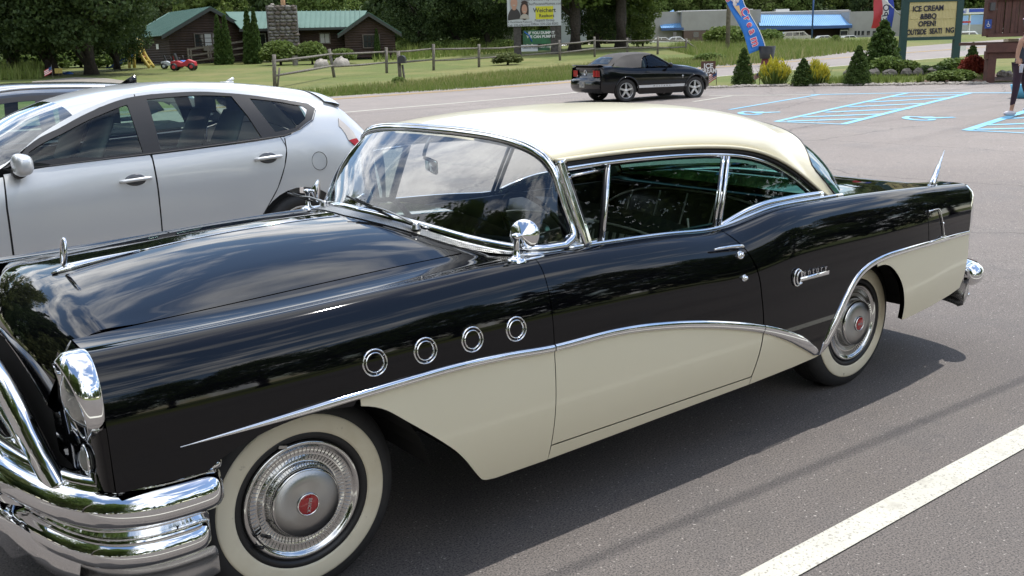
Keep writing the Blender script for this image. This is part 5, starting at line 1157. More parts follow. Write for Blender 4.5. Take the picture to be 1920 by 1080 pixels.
roadF = [(140, 41), (100, 39.6), (78, 38.3), (60, 36.4), (45, 33.9), (37, 32.2), (27, 29.0), (15.4, 28.0), (-90, 20.6)]
flat(roadN+roadF, 1.5, -.002, M['road'], 'road', fl=.05)
bed = [(24.2, 22.28), (24.2, 20.6), (25.1, 18.9), (26.3, 17.0), (27.8, 15.3), (29.0, 13.5), (30.2, 11.9), (34, 8.5), (40, 3), (60, -12), (120, -12), (120, 26.3), (80, 25.3), (49, 24.34), (40, 23.9), (30, 23.16)]
lotp = [(-90, -13), (-90, 13.18)]+[(11.4, 20.58), (19.8, 21.33), (24.1, 22.3), (24.15, 20.6), (25.05, 18.85), (26.25, 16.95), (27.75, 15.25), (28.95, 13.45), (30.15, 11.85), (34, 8.4), (40, 2.9), (60, -12.9)]
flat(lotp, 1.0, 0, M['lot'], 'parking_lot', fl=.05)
flat(bed, 1.5, .01, M['grass'], 'grass_island')
flat([(29.2, 13.9), (30.4, 12.0), (34, 8.6), (40, 3.1), (46, 5), (38, 13), (33, 15)], 1.0, .03, M['mulch'], 'mulch_bed', fl=.05)
flat([tuple(G(*p)[:2]) for p in ((60, 168), (60, 152), (140, 144), (200, 146), (290, 158), (400, 165), (470, 172), (400, 176))], 1.0, -.02, M['gravel'], 'driveway')
def line(pts, w_, m, name='painted_line', off=.006):
    P = np.array([p if len(p) == 2 else p[:2] for p in pts], float); S2 = []
    for a, b in zip(P[:-1], P[1:]): k = max(2, int(np.linalg.norm(b-a)/.8)); S2.append(a+(b-a)*np.linspace(0, 1, k, endpoint=False)[:, None])
    P = np.vstack(S2+[P[-1:]]); d = np.gradient(P, axis=0); d /= np.linalg.norm(d, axis=1)[:, None]+1e-9; n = np.stack([-d[:, 1], d[:, 0]], 1)*w_/2
    V = np.stack([np.concatenate([P+n*k, (gz(*(P+n*k).T)+off)[:, None]], 1) for k in (-1, 0, 1)], 1)
    mb = MB(); mb.grid(V); o = obj(name, mb, m); o['kind'] = 'structure'; return o
GG = lambda *p: tuple(G(*p)[:2])
line([(-14, -1.69), (4, -1.69), (9, -1.69)], .125, M['white_paint'], 'stall_line')
for yy in (1.06, 6.3): line([(-14, yy), (-3.2, yy)] if yy < 2 else [(-14, yy), (5.2, yy)], .11, M['white_paint'], 'stall_line')
line(roadN[0:1]+[(11.4, 20.66), (19.8, 21.40), (30, 23.25), (40, 24.0), (49, 24.5), (80, 25.6), (140, 27.2)], .16, M['white_paint'], 'road_edge_line')
for dy in (0, .32): line([(-90, 19.1+dy), (14.6, 26.35+dy), (24.4, 26.75+dy), (37, 29.0+dy), (49.6, 30.0+dy), (60, 30.8+dy), (140, 33.5+dy)], .13, M['yellow_paint'], 'road_centre_line')
line([GG(1300, 191), GG(1372, 180)], .11, M['white_paint'], 'stall_line')
line([GG(1330, 180), GG(1430, 179), GG(1520, 178)], .11, M['white_paint'], 'stall_line')
bl = lambda a, b, w_=.11: line([GG(*a), GG(*b)], w_, M['blue_paint'], 'blue_marking', .007)
bl((1368, 206), (1535, 178)); bl((1520, 178), (1700, 174.5), .18); bl((1700, 174.5), (1925, 174.5), .22)
bl((1455, 228.5), (1700, 175), .14); bl((1580, 233.5), (1818, 175), .16); bl((1455, 228.5), (1582, 233.5), .10)
for i, (a, b) in enumerate((((1476, 228), (1620, 223)), ((1505, 220), (1660, 214)), ((1547, 211), (1705, 204)), ((1590, 201), (1742, 194)), ((1630, 192), (1778, 184)), ((1670, 182), (1800, 178)))): bl(a, b, .20)
bl((1812, 245), (2010, 182), .18); bl((1812, 245), (1960, 252), .10); bl((1960, 252), (2150, 186), .18); bl((1830, 243), (1980, 240), .18); bl((1850, 235), (2010, 229), .18); bl((1880, 223), (2040, 217), .18); bl((1915, 212), (2070, 206), .18)
def wheelsym(c, u, v, s):
    c = np.array(c, float); u = np.array(u, float); v = np.array(v, float)
    Q = lambda a, b: tuple(c+u*a*s+v*b*s)
    mb = MB()
    def st(pts, w_):
        P = np.array([Q(*p) for p in pts]); d = np.gradient(P, axis=0); d /= np.linalg.norm(d, axis=1)[:, None]+1e-9; n = np.stack([-d[:, 1], d[:, 0]], 1)*w_/2
        mb.grid(np.stack([np.concatenate([P+n*k, (gz(*(P+n*k).T)+.0075)[:, None]], 1) for k in (-1, 1)], 1))
    st([(-.5+.42*math.cos(a), .42*math.sin(a)) for a in np.linspace(.9, 2*PI-.5, 18)], .14)
    st([(.62, .02), (.3, 0), (-.1, .0), (-.12, .30)], .22); st([(.2, .0), (.2, .28)], .1); st([(-.12, .28), (-.5, .42), (-.52, .55)], .13); st([(.80, -.08), (.80, .08)], .18)
    o = obj('wheelchair_marking', mb, M['blue_paint']); o['kind'] = 'structure'
wheelsym(GG(1745, 222), RH*1.0, FH*2.1, .50); wheelsym(GG(1425, 212), RH, FH*2.1, .48)

# ---------------- foliage ----------------
def leafmat(name, c1, c2, rough=.65):
    m = mat(name, c1, rough, spec=.25); t = m.node_tree; b = t.nodes['Principled BSDF']
    g = t.nodes.new('ShaderNodeNewGeometry'); mx_ = t.nodes.new('ShaderNodeMixRGB'); mx_.inputs[1].default_value = (*c1, 1); mx_.inputs[2].default_value = (*c2, 1)
    t.links.new(g.outputs['Random Per Island'], mx_.inputs[0]); t.links.new(mx_.outputs[0], b.inputs['Base Color'])
    tr = t.nodes.new('ShaderNodeBsdfTranslucent'); t.links.new(mx_.outputs[0], tr.inputs[0]); ms = t.nodes.new('ShaderNodeMixShader'); ms.inputs[0].default_value = .32
    o = t.nodes['Material Output']; t.links.new(b.outputs[0], ms.inputs[1]); t.links.new(tr.outputs[0], ms.inputs[2]); t.links.new(ms.outputs[0], o.inputs[0]); return m
Lf = dict(dark=leafmat('dark_evergreen_leaves', (.038, .066, .024), (.082, .122, .040)), mid=leafmat('mid_green_leaves', (.09, .145, .033), (.175, .235, .062)),
    light=leafmat('light_green_leaves', (.10, .15, .032), (.17, .22, .06)), olive=leafmat('olive_leaves', (.11, .135, .045), (.18, .205, .08)),
    yellow=leafmat('yellow_green_leaves', (.38, .35, .03), (.58, .52, .06)), red=leafmat('red_leaves', (.20, .035, .025), (.32, .07, .04)),
    blade=leafmat('grass_blades', (.13, .19, .035), (.23, .27, .08)), dry=leafmat('dry_grass_blades', (.24, .25, .08), (.36, .33, .16)), cone=leafmat('dense_spruce_leaves', (.040, .078, .018), (.095, .15, .035)))
M['bark'] = mat('bark', (.075, .06, .05), .95, noise=(6, (.035, .03, .025), .4, .65), bump=(14, .9, .05))
def leaves(mb, C, s0, s1, up=.0, asp=1.6, r=None):
    """one small quad per centre"""
    n = len(C); R_ = r or rng
    d = R_.normal(size=(n, 3)); d[:, 2] += up; d /= np.linalg.norm(d, axis=1)[:, None]; e = R_.normal(size=(n, 3)); e -= (e*d).sum(1)[:, None]*d; e /= np.linalg.norm(e, axis=1)[:, None]
    s = R_.uniform(s0, s1, n)[:, None]; a = d*s*asp/2; b = e*s/2
    V = np.stack([C-a, C+b, C+a, C-b], 1).reshape(-1, 3); i = np.arange(n)*4
    mb.add(V, np.stack([i, i+1, i+2, i+3], 1).tolist())
def crown_pts(n, cl, cr_, r, flat_=.75):
    """leaf centres round many clump centres"""
    k = r.integers(0, len(cl), n); d = r.normal(size=(n, 3)); d /= np.linalg.norm(d, axis=1)[:, None]; q = r.uniform(.55, 1.05, n)[:, None]
    d[:, 2] *= flat_; return cl[k]+d*q*cr_[k][:, None]
def tree_mesh(seed, h, w, kind, nleaf=5200, base=.22, leaf=(.22, .42), parent=None, mname='mid', trunk_r=.22, droop=0):
    r = np.random.default_rng(seed); tr = MB(); n = 7
    P = np.array([(r.normal()*.012*h*i/n, r.normal()*.012*h*i/n, h*.92*i/n) for i in range(n+1)]); tr.tube(P, np.linspace(trunk_r, trunk_r*.15, n+1)*np.array([1.25]+[1]*n), 9)
    cl = []; cr_ = []
    nb = 46 if kind != 'cone' else 70
    for i in range(nb):
        t = (i+.5)/nb; a = i*2.399+r.uniform(-.3, .3); z = h*(base+(1-base)*t)
        if kind == 'round': rad = w/2*math.sin(PI*min(1, .18+.82*t)**.85)**.7
        elif kind == 'oval': rad = w/2*(math.sin(PI*(.10+.86*t)))**.6
        elif kind == 'pine': rad = w/2*(1-t)**.75*(.75+.25*math.sin(t*40))+.3
        else: rad = w/2*(1-t)**.85+.05
        q = r.uniform(.35, .95) if kind in ('round', 'oval') else r.uniform(.6, .95)
        c = (rad*q*math.cos(a), rad*q*math.sin(a), z-droop*rad*q); cl.append(c); cr_.append((w*.17*r.uniform(.65, 1.25)) if kind in ('round', 'oval') else max(.35, rad*.42))
        if i % 3 == 0 and rad > .8: p0 = np.array([0, 0, z-rad*.5]); tr.tube([p0, (p0+np.array(c))/2+np.array([0, 0, .1*rad]), c], [trunk_r*.35*(1-t*.6), trunk_r*.22*(1-t*.6), .02], 5)
    mb = MB(); leaves(mb, crown_pts(nleaf, np.array(cl), np.array(cr_), r), *leaf, r=r)
    return tr, mb
PROTO = {}
def proto(key, *a, mname='mid', **k):
    tr, mb = tree_mesh(*a, **k); c = mb.build('crown', Lf[mname], None, smooth=False); t = tr.build('trunk', M['bark'], None)
    for o in (c, t): COL.objects.unlink(o)
    PROTO[key] = (t.data, c.data)
def plant(key, p, label, rz=None, s=1.0, name='tree', cat='tree', group=None, sz=None, mname=None):
    rz = rnd.uniform(0, 6.28) if rz is None else rz
    t = thing(name, label, cat, tuple(float(a) for a in p), rz, group); t.scale = (s, s, sz or s)
    for nm, me in zip(('trunk', 'crown'), PROTO[key]):
        if me is None: continue
        o = bpy.data.objects.new(nm, me); COL.objects.link(o); o.parent = t
        if nm == 'crown' and mname: o.material_slots[0].link = 'OBJECT'; o.material_slots[0].material = Lf[mname]
    return t
proto('round', 1, 14, 11, 'round', nleaf=9500, base=.10, leaf=(.22, .42)); proto('round2', 2, 16, 12, 'round', nleaf=10000, base=.10, leaf=(.25, .45), mname='olive'); proto('oval', 3, 17, 8, 'oval', nleaf=8500, base=.06, mname='light')
proto('pine', 4, 18, 8, 'pine', nleaf=9000, base=.08, mname='dark', leaf=(.25, .5)); proto('dark', 5, 15, 12, 'round', nleaf=34000, base=.16, mname='dark', leaf=(.12, .25), trunk_r=.45)
proto('big', 6, 19, 15, 'round', nleaf=15000, base=.30, mname='mid', leaf=(.22, .42), trunk_r=.6, droop=.25)
def ground_at(px, dep, y0=90): p = at(px, y0, dep); p[2] = float(gz(p[0], p[1])); return p
# big dark cedars on the left
plant('dark', ground_at(92, 63), 'dark cedar with a single dark trunk, left of its twin beside the lawn', s=.95, name='cedar_tree', mname='dark')
plant('dark', ground_at(165, 62), 'large dark cedar beside the lawn, its thick trunk right of its twin', s=.92, name='cedar_tree', rz=2.1)
plant('dark', ground_at(20, 66), 'dark cedar at the left edge of the view', s=.95, name='cedar_tree', rz=4.2)
plant('dark', ground_at(215, 70), 'lower cedar bough clump touching the log house roof', s=.55, name='cedar_tree', rz=1.0)
# trees in the middle distance
mid = [('dark', 860, 97, .80, 'dark tree left of the billboard with twin stems'), ('dark', 790, 100, .85, 'dark tree right of the log house'), ('dark', 915, 96, .72, 'dark low-hanging tree right beside the billboard'),
 ('pine', 735, 108, .9, 'mid-green tree just behind the right end of the log house'), ('big', 1078, 84, .95, 'tall tree with a thick trunk behind the billboard post'), ('big', 1165, 88, 1.0, 'broad tree with a thick trunk behind the rail fence'),
 ('oval', 1205, 92, .42, 'light green small tree at the end of the fence'), ('dark', 1120, 92, .62, 'dense dark tree between the two thick trunks'), ('round', 610, 116, .8, 'green tree behind the stone chimney'), ('oval', 385, 118, .75, 'light green tree behind the log house gable')]
for k_, px, dp, s, lb in mid: plant(k_, ground_at(px, dp), lb, s=s, mname={'big': 'mid'}.get(k_))
# woods behind
i = 0
for dep, step, sc_ in ((128, 62, .85), (150, 48, 1.05), (188, 34, 1.1), (215, 34, 1.5)):
    px = -420
    while px < 2300:
        k_ = rnd.choice(['round', 'round2', 'oval', 'pine', 'round', 'round2', 'pine']); dd = dep+rnd.uniform(-8, 8)
        if not (1180 < px < 1960 and dep < 180):
            p = ground_at(px, dd); plant(k_, p, 'leafy tree in the woods that close the background', s=sc_*rnd.uniform(.8, 1.15), name='woodland_tree', group='trees of the background woods', mname=rnd.choice(['mid', 'mid', 'olive', 'dark', 'light']) if k_ != 'pine' else 'dark')
        px += step*rnd.uniform(.75, 1.25)
# trees behind the camera and to the front of the car, seen only as reflections
for j in range(26):
    a = math.radians(150+j*8.2+rnd.uniform(-2, 2)); d = rnd.uniform(24, 32) if j > 8 else rnd.uniform(17, 23)
    x, y = -1+d*math.cos(a), -3+d*math.sin(a)
    plant(rnd.choice(['round', 'round2', 'pine', 'big']), (x, y, float(gz(x, y))), 'tree on the near side of the lot, seen in the car reflections', s=rnd.uniform(.38, .6) if j > 8 else rnd.uniform(.8, 1.05), name='roadside_tree', group='trees on the near side of the lot')
for j in range(15):
    az = math.radians(-66+j*4.1+rnd.uniform(-1, 1)); dd = rnd.uniform(36, 46) if j < 12 else rnd.uniform(58, 66); x, y = -1+dd*math.sin(az), -3+dd*math.cos(az)
    plant(rnd.choice(['dark', 'pine', 'round2', 'dark']), (x, y, float(gz(x, y))), 'tall tree outside the left edge of the view, seen in the hood reflection', s=rnd.uniform(1.0, 1.35), name='roadside_tree', group='tall trees left of the view')
# bushes and undergrowth
def bush_proto(key, n, dims, leaf, mname, seed=11, bumps=26, conic=0):
    r = np.random.default_rng(seed); cl = []; rr2 = []
    for i in range(bumps):
        t = (i+.5)/bumps; a = i*2.399
        if conic: z = dims[2]*t; rad = dims[0]/2*(1-t)**conic; c = (rad*.72*math.cos(a), rad*.72*math.sin(a), z*.93); q = max(.06*dims[0], rad*.45)
        else: ph = math.acos(1-t*1.05) if 1-t*1.05 > -1 else PI; c = (dims[0]*.34*math.sin(ph)*math.cos(a), dims[1]*.34*math.sin(ph)*math.sin(a), dims[2]*(.30+.42*math.cos(ph))); q = dims[0]*.19*r.uniform(.8, 1.2)
        cl.append(c); rr2.append(q)
    mb = MB(); leaves(mb, crown_pts(n, np.array(cl), np.array(rr2), r, .8), *leaf, up=.3 if conic else 0, r=r)
    c = mb.build('crown', Lf[mname], None, smooth=False); COL.objects.unlink(c)
    tb = MB(); tb.tube([(0, 0, -.05), (.02, 0, dims[2]*.4), (0, .03, dims[2]*.75)], [.06*dims[0]**.5, .04, .02], 6); t = tb.build('trunk', M['bark'], None); COL.objects.unlink(t); PROTO[key] = (t.data, c.data)
bush_proto('ball', 5200, (2.5, 2.5, 2.1), (.10, .19), 'light', 21, 34)
bush_proto('arb', 6000, (1.5, 1.5, 4.6), (.12, .2), 'cone', 22, 60, .55)
bush_proto('cone', 9000, (1.30, 1.30, 1.9), (.035, .075), 'cone', 23, 44, .62)
bush_proto('shrub', 3600, (1.6, 1.6, 1.2), (.08, .15), 'mid', 24, 24)
bush_proto('wild', 2600, (3.2, 2.4, 1.8), (.12, .24), 'olive', 25, 20)
def tall(px, y0, y1): return y1-y0
d0 = depth(G(330, 118))
for px, yt, yb, lb, wdt in ((446, 12, 119, 'slim arborvitae, left one of the pair by the ramp', 1.0), (430, 12, 119, 0, 0)):
    pass
def by_px(key, pxc, ytop, ybase, h0, label, dep=None, name='bush', cat='bush', group=None, wpx=None, w0=None, mname=None, rz=None):
    p = G(pxc, ybase) if dep is None else ground_at(pxc, dep, ybase)
    dd = depth(p); hh = (ybase-ytop)/FPX*dd; s = hh/h0; sx = (wpx/FPX*dd/w0) if wpx else s
    t = plant(key, p, label, name=name, cat=cat, group=group, mname=mname, rz=rz); t.scale = (sx, sx, s); return t
CABD = 78.0
for px, yt, wp, lb in ((414, 25, 22, 'arborvitae at the ramp top, left one of that pair'), (428, 26, 22, 'arborvitae at the ramp top, right one of that pair'), (470, 13, 24, 'arborvitae next to the chimney, left one of that pair'), (483, 14, 22, 'arborvitae next to the chimney, right one of that pair'), (708, 42, 14, 'slim arborvitae before the right gable of the log house')):
    by_px('arb', px, yt, 120 if px < 600 else 100, 4.6, lb, dep=CABD-2 if px < 600 else 80, name='arborvitae', cat='tree', wpx=wp, w0=1.5)
for px, yt, yb, wp, lb in ((526, 62, 112, 68, 'round light green shrub at the foot of the chimney, leftmost of three'), (585, 60, 106, 58, 'round light green shrub between its two neighbours by the log house'), (642, 67, 97, 50, 'round light green shrub nearest the right gable, rightmost of three')):
    by_px('ball', px, yt, yb, 2.1, lb, dep=CABD-6, wpx=wp, w0=2.4, group='round shrubs before the log house')
by_px('shrub', 952, 97, 121, 1.2, 'flowering shrub in front of the rail fence by the billboard', wpx=56, w0=1.6, mname='olive')
by_px('wild', 1360, 42, 80, 1.8, 'overgrown bush in front of the grey plaza wall', dep=88, wpx=90, w0=3.0, mname='light')
by_px('wild', 1440, 48, 76, 1.8, 'overgrown bush at the left end of the blue roof', dep=90, wpx=60, w0=3.0, mname='mid')
by_px('ball', 1567, 57, 75, 2.1, 'small pale sapling bush in the field by the road', dep=84, wpx=18, w0=2.4, name='sapling')
by_px('wild', 1330, 105, 122, 1.8, 'weedy bush at the field edge behind the brown sign', dep=56, wpx=60, w0=3.0, mname='mid')
for j, (px, yb, wp, dp) in enumerate(((30, 122, 110, 72), (85, 118, 80, 74), (150, 108, 90, 78), (200, 112, 80, 76), (245, 104, 60, 84))): by_px('wild', px, yb-34, yb, 1.8, ORD[j]+' shadowy undergrowth bush from the left under the cedars', dep=dp, wpx=wp, w0=3.0, group='undergrowth bushes under the cedars', mname='mid')
for j in range(9): by_px('wild', 236+j*12, 84, 118, 1.8, ORD[j]+' shaded bush from the left between cedars and log house', dep=88+rnd.uniform(0, 8), wpx=42, w0=3.0, group='shaded bushes left of the log house', mname=rnd.choice(['mid', 'dark', 'olive']))
for j in range(14):
    by_px('wild', 735+j*17+rnd.uniform(-6, 6), 70, 92, 1.8, ORD[j]+' low bush from the left along the wood edge behind the fence', dep=rnd.uniform(92, 104), wpx=40, w0=3.0, group='low bushes behind the rail fence', mname=rnd.choice(['mid', 'light']))
# garden evergreens and shrubs
for px, yt, yb, wp, lb in ((1393, 88, 161, 40, 'dwarf conical spruce standing alone at the left end of the garden bed'), (1505, 108, 161, 42, 'dwarf conical spruce half hidden behind a yellow shrub'), (1607, 84, 160, 46, 'dwarf conical spruce at the foot of the big cone evergreen')):
    by_px('cone', px, yt, yb, 1.9, lb, name='conical_evergreen', cat='tree', wpx=wp, w0=1.2)
by_px('cone', 1652, 36, 140, 1.9, 'largest conical evergreen, in front of the open flag', name='conical_evergreen', cat='tree', wpx=72, w0=1.2)
by_px('cone', 1822, 60, 118, 1.9, 'conical evergreen between the marquee sign and the wooden deck', dep=37, name='conical_evergreen', cat='tree', wpx=30, w0=1.2)
def spiky(px, ytop, yb, wpx, label, name, m_, n=60, tip=None, cat='plant', spread=.55, bw=.035, dep=None):
    p = G(px, yb) if dep is None else ground_at(px, dep, yb); dd = depth(p); H_ = (yb-ytop)/FPX*dd; W_ = wpx/FPX*dd; r = np.random.default_rng(int(px)); mb = MB()
    for i in range(n):
        a = r.uniform(0, 2*PI); q = r.uniform(.0, 1)**.6; x, y = W_*.30*q*math.cos(a), W_*.30*q*math.sin(a); h = H_*(1-.35*q)*r.uniform(.7, 1.05); l = spread*H_*q*r.uniform(.5, 1.1)
        T_ = np.array([x, y, 0]); E_ = T_+np.array([l*math.cos(a), l*math.sin(a), h]); Mm = (T_+E_)/2+np.array([0, 0, .06*h]); wv = np.array([-math.sin(a+.7), math.cos(a+.7), 0])*bw*r.uniform(.7, 1.2)
        mb.add([T_-wv, T_+wv, Mm+wv*.8, Mm-wv*.8, E_], [(0, 1, 2, 3), (3, 2, 4)])
    t = thing(name, label, cat, tuple(p)); obj('leaves', mb, m_, t, smooth=False); return t, H_, W_
for px, yt, yb, wp, lb in ((1452, 108, 160, 66, 'bushy yellow-green shrub left of its twin in the garden bed'), (1528, 112, 160, 56, 'spiky yellow-green shrub right of its twin in the garden bed')):
    t, H_, W_ = spiky(px, yt, yb, wp*1.0, lb, 'golden_shrub', Lf['mid'], 150, cat='bush', spread=.45, bw=.02)
    r = np.random.default_rng(px); mb = MB()
    for i in range(130):
        a = r.uniform(0, 2*PI); q = r.uniform(0, 1)**.5; h = H_*(1-.35*q**2)*r.uniform(.55, 1.05); c = np.array([W_*.44*q*math.cos(a), W_*.44*q*math.sin(a), h]); L_ = r.uniform(.18, .36)
        for q2 in range(9):
            dr = np.array([.45*q*math.cos(a)+r.normal()*.28, .45*q*math.sin(a)+r.normal()*.28, 1]); dr /= np.linalg.norm(dr); wv = np.cross(dr, r.normal(size=3)); wv *= .013/np.linalg.norm(wv); b0 = c-dr*L_*r.uniform(.3, 1.0)+r.normal(size=3)*.02; l2 = L_*r.uniform(.35, .75)
            mb.add([b0-wv*.6, b0+wv*.6, b0+dr*l2*.6+wv, b0+dr*l2, b0+dr*l2*.6-wv], [(0, 1, 2, 3, 4)])
    obj('shoots', mb, Lf['yellow'], t, smooth=False)
for j, (px, yt, yb, wp) in enumerate(sorted(((1552, 138, 159, 22), (1575, 136, 158, 22), (1585, 128, 152, 10), (1632, 140, 158, 26), (1645, 138, 158, 20), (1663, 136, 158, 22), (1680, 140, 157, 16), (1698, 140, 159, 24), (1726, 132, 155, 22), (1745, 128, 150, 22), (1620, 138, 158, 20)))):
    spiky(px, yt, yb, wp, ORD[j]+' clump of upright iris leaves from the left in the garden bed', 'iris_clump', Lf['blade'], 26, spread=.25, bw=.018)[0]['group'] = 'iris clumps in the garden bed'
for px, yt, yb, wp, mn, nm, lb in ((1770, 130, 156, 60, 'light', 'garden_bush', 'pale green mounded plant at the bed edge left of the deck post'), (1800, 128, 153, 50, 'mid', 'garden_bush', 'green mounded plant right next to the deck post'), (1790, 92, 125, 60, 'mid', 'garden_bush', 'green shrub under the right post of the marquee sign'), (1700, 98, 130, 46, 'light', 'garden_bush', 'light green shrub at the left post of the marquee sign'),
    (1660, 102, 142, 60, 'mid', 'garden_bush', 'green shrub under the largest conical evergreen'), (1730, 112, 132, 50, 'dark', 'juniper', 'low blue-green juniper behind the rock edging'), (1760, 112, 132, 46, 'dark', 'juniper', 'low juniper left of the red bush'), (1822, 100, 146, 44, 'red', 'barberry_bush', 'red-leaved barberry bush beside the wooden deck post')):
    by_px('shrub', px, yt, yb, 1.2, lb, wpx=wp, w0=1.5, mname=mn, name=nm, dep=None if yb > 133 else 36)
# tall grass
def blades(name, regions, n, h0, h1, m_, bw=.03, label=None, seed=5):
    r = np.random.default_rng(seed); mb = MB(); P = []
    for poly, w_ in regions:
        q = np.array([GG(*p) for p in poly]); lo, hi = q.min(0), q.max(0); k = int(n*w_); C = r.uniform(lo, hi, (k*3, 2)); C = C[inpoly(C, q)][:k]; P.append(C)
    P = np.vstack(P); n = len(P); z = gz(P[:, 0], P[:, 1])-.03; a = r.uniform(0, 2*PI, n); h = r.uniform(h0, h1, n)*(.7+.6*(np.sin(P[:, 0]*.9)*np.sin(P[:, 1]*1.3+P[:, 0]*.4) > 0)); w2 = np.stack([np.cos(a), np.sin(a), 0*a], 1)*bw*r.uniform(.6, 1.3, n)[:, None]
    T_ = np.stack([P[:, 0], P[:, 1], z], 1); E_ = T_+np.stack([r.normal(size=n)*.22*h, r.normal(size=n)*.22*h, h], 1)
    V = np.stack([T_-w2, T_+w2, E_], 1).reshape(-1, 3); i = np.arange(n)*3; mb.add(V, np.stack([i, i+1, i+2], 1).tolist()); o = obj(name, mb, m_, smooth=False); tag(o, label, 'grass', None, 'stuff')
verge = [(560, 187), (640, 178), (850, 166), (1055, 150), (1340, 122), (1300, 112), (1062, 128), (900, 142), (760, 160), (640, 166), (500, 178)]
field = [(1335, 125), (1430, 119), (1560, 103), (1690, 86), (1700, 80), (1400, 80), (1290, 84), (1250, 92), (1320, 108)]
blades('verge_grass', [(verge, .62), ([(640, 180), (850, 168), (1062, 151), (1340, 124), (1330, 118), (1062, 143), (850, 160), (640, 173)], .38)], 26000, .08, .26, Lf['blade'], .022, 'tall green grass along the far road verge')
blades('verge_weeds', [([(620, 178), (860, 164), (1062, 148), (1330, 120), (1280, 110), (1062, 124), (860, 142), (560, 180)], 1)], 12000, .08, .28, Lf['dry'], .02, 'dry straw-coloured grass along the far road verge', 8)
blades('field_grass', [(field, 1)], 17000, .2, .6, Lf['blade'], .035, 'tall meadow grass between the road and the plaza', 6)
blades('field_weeds', [(field, 1)], 7000, .2, .6, Lf['dry'], .03, 'dry seed heads in the meadow by the plaza', 9)
blades('wood_edge_grass', [([(0, 150), (75, 147), (88, 138), (60, 122), (0, 122)], .5), ([(700, 116), (970, 98), (970, 80), (700, 92)], .5)], 9000, .3, .9, Lf['blade'], .04, 'tall grass under the cedars and behind the rail fence', 10)
blades('island_grass', [([(1545, 158), (1850, 152), (1850, 138), (1700, 140), (1545, 148)], 1)], 6000, .06, .22, Lf['blade'], .012, 'thin grass in the garden island', 12)
# stones along the bed edge
M['stone'] = mat('pale_stone', (.36, .33, .29), .9, noise=(3, (.22, .20, .18), .4, .65), bump=(9, .6, .04)); M['stone2'] = mat('dark_stone', (.11, .10, .09), .95, noise=(3, (.06, .055, .05), .4, .65), bump=(9, .6, .05))
def rock(r, s):
    mb = MB(); mb.sph((0, 0, 0), s, 10, k=6); V = mb.v[0]; V += (r.normal(size=(len(V), 3))*.10)*np.array(s); return V, mb.f
edge = [(1328, 166), (1400, 163), (1500, 161.5), (1600, 161), (1700, 160), (1760, 158), (1850, 158)]
r = np.random.default_rng(31); mb = MB(); E_ = np.array([GG(*p) for p in edge]); s = np.linspace(0, len(E_)-1, 420)
for t in s:
    p = np.array([np.interp(t, range(len(E_)), E_[:, i]) for i in (0, 1)])+r.normal(size=2)*.10+np.array([.05, .1]); k = r.uniform(.03, .085); V, F = rock(r, (k*1.2, k, k*.7)); mb.add(V+np.array([p[0], p[1], float(gz(*p))+k*.3]), F)
tag(obj('edging_gravel', mb, M['stone'], smooth=False), 'pale gravel and cobbles edging the garden bed', 'stones', None, 'stuff')
rk = sorted([(1590, 131, 20, 0), (1600, 127, 14, 0), (1668, 128, 30, 0), (1700, 130, 24, 0), (1722, 128, 22, 0), (1745, 127, 30, 0), (1772, 125, 26, 0), (1800, 122, 30, 0), (1640, 133, 26, 0)])
for j, (px, py, w_, _q) in enumerate(rk):
    p = ground_at(px, 35.5+rnd.uniform(-.6, .6), py+4); k = w_/FPX*36/2; mb = MB(); V, F = rock(r, (k*1.1, k*.8, .20)); mb.add(V, F); o = obj('edging_rock', mb, M['stone2'], smooth=False); o.location = (p[0], p[1], p[2]+.10)
    tag(o, ORD[j]+' weathered rock from the left in the edging behind the irises', 'rock', 'rocks edging the raised bed')
for px, py, w_, h_, lb in ((602, 111, 32, 14, 'larger grey boulder beside the round shrubs, left one'), (640, 106, 36, 16, 'pale grey boulder beside the round shrubs, right one')):
    p = ground_at(px, 66, py); dd = depth(p); k = w_/FPX*dd/2; mb = MB(); V, F = rock(np.random.default_rng(px), (k, k*.8, h_/FPX*dd)); mb.add(V, F); o = obj('boulder', mb, M['stone']); o.location = tuple(p); tag(o, lb, 'rock')
# ================= buildings, signs, fences =================
RH3 = Vector((RH[0], RH[1], 0)); FH3 = Vector((FH[0], FH[1], 0)); UP = Vector((0, 0, 1))
M['wood'] = mat('weathered_wood', (.20, .18, .155), .9, noise=(7, (.12, .105, .09), .4, .65), bump=(18, .5, .02))
M['log'] = mat('dark_log_siding', (.042, .023, .016), .8, noise=[(1.5, (.025, .015, .012), .4, .65), (9, (.065, .034, .022), .58, .75)])
_t = M['log'].node_tree; _w = _t.nodes.new('ShaderNodeTexWave'); _w.bands_direction = 'Z'; _w.inputs['Scale'].default_value = 1.55; _tcw = _t.nodes.new('ShaderNodeTexCoord'); _t.links.new(_tcw.outputs['Object'], _w.inputs[0])
_bp = _t.nodes.new('ShaderNodeBump'); _bp.inputs['Distance'].default_value = .05; _bp.inputs['Strength'].default_value = 1; _t.links.new(_w.outputs[1], _bp.inputs['Height']); _t.links.new(_bp.outputs[0], _t.nodes['Principled BSDF'].inputs['Normal'])
M['groof'] = mat('green_metal_roof', (.060, .135, .108), .6, noise=(.6, (.075, .155, .125), .4, .65)); M['broof'] = mat('blue_metal_roof', (.16, .36, .62), .4, noise=(.4, (.20, .40, .66), .4, .65)); M['blueband'] = mat('blue_fascia', (.03, .08, .22), .5)
M['fascia'] = mat('dark_fascia', (.045, .05, .045), .7); M['wall'] = mat('grey_block_wall', (.34, .33, .32), .85, noise=(.5, (.30, .29, .28), .4, .65)); M['white'] = mat('white_painted', (.72, .72, .70), .6); M['brick'] = mat('brown_wall', (.13, .09, .075), .9)
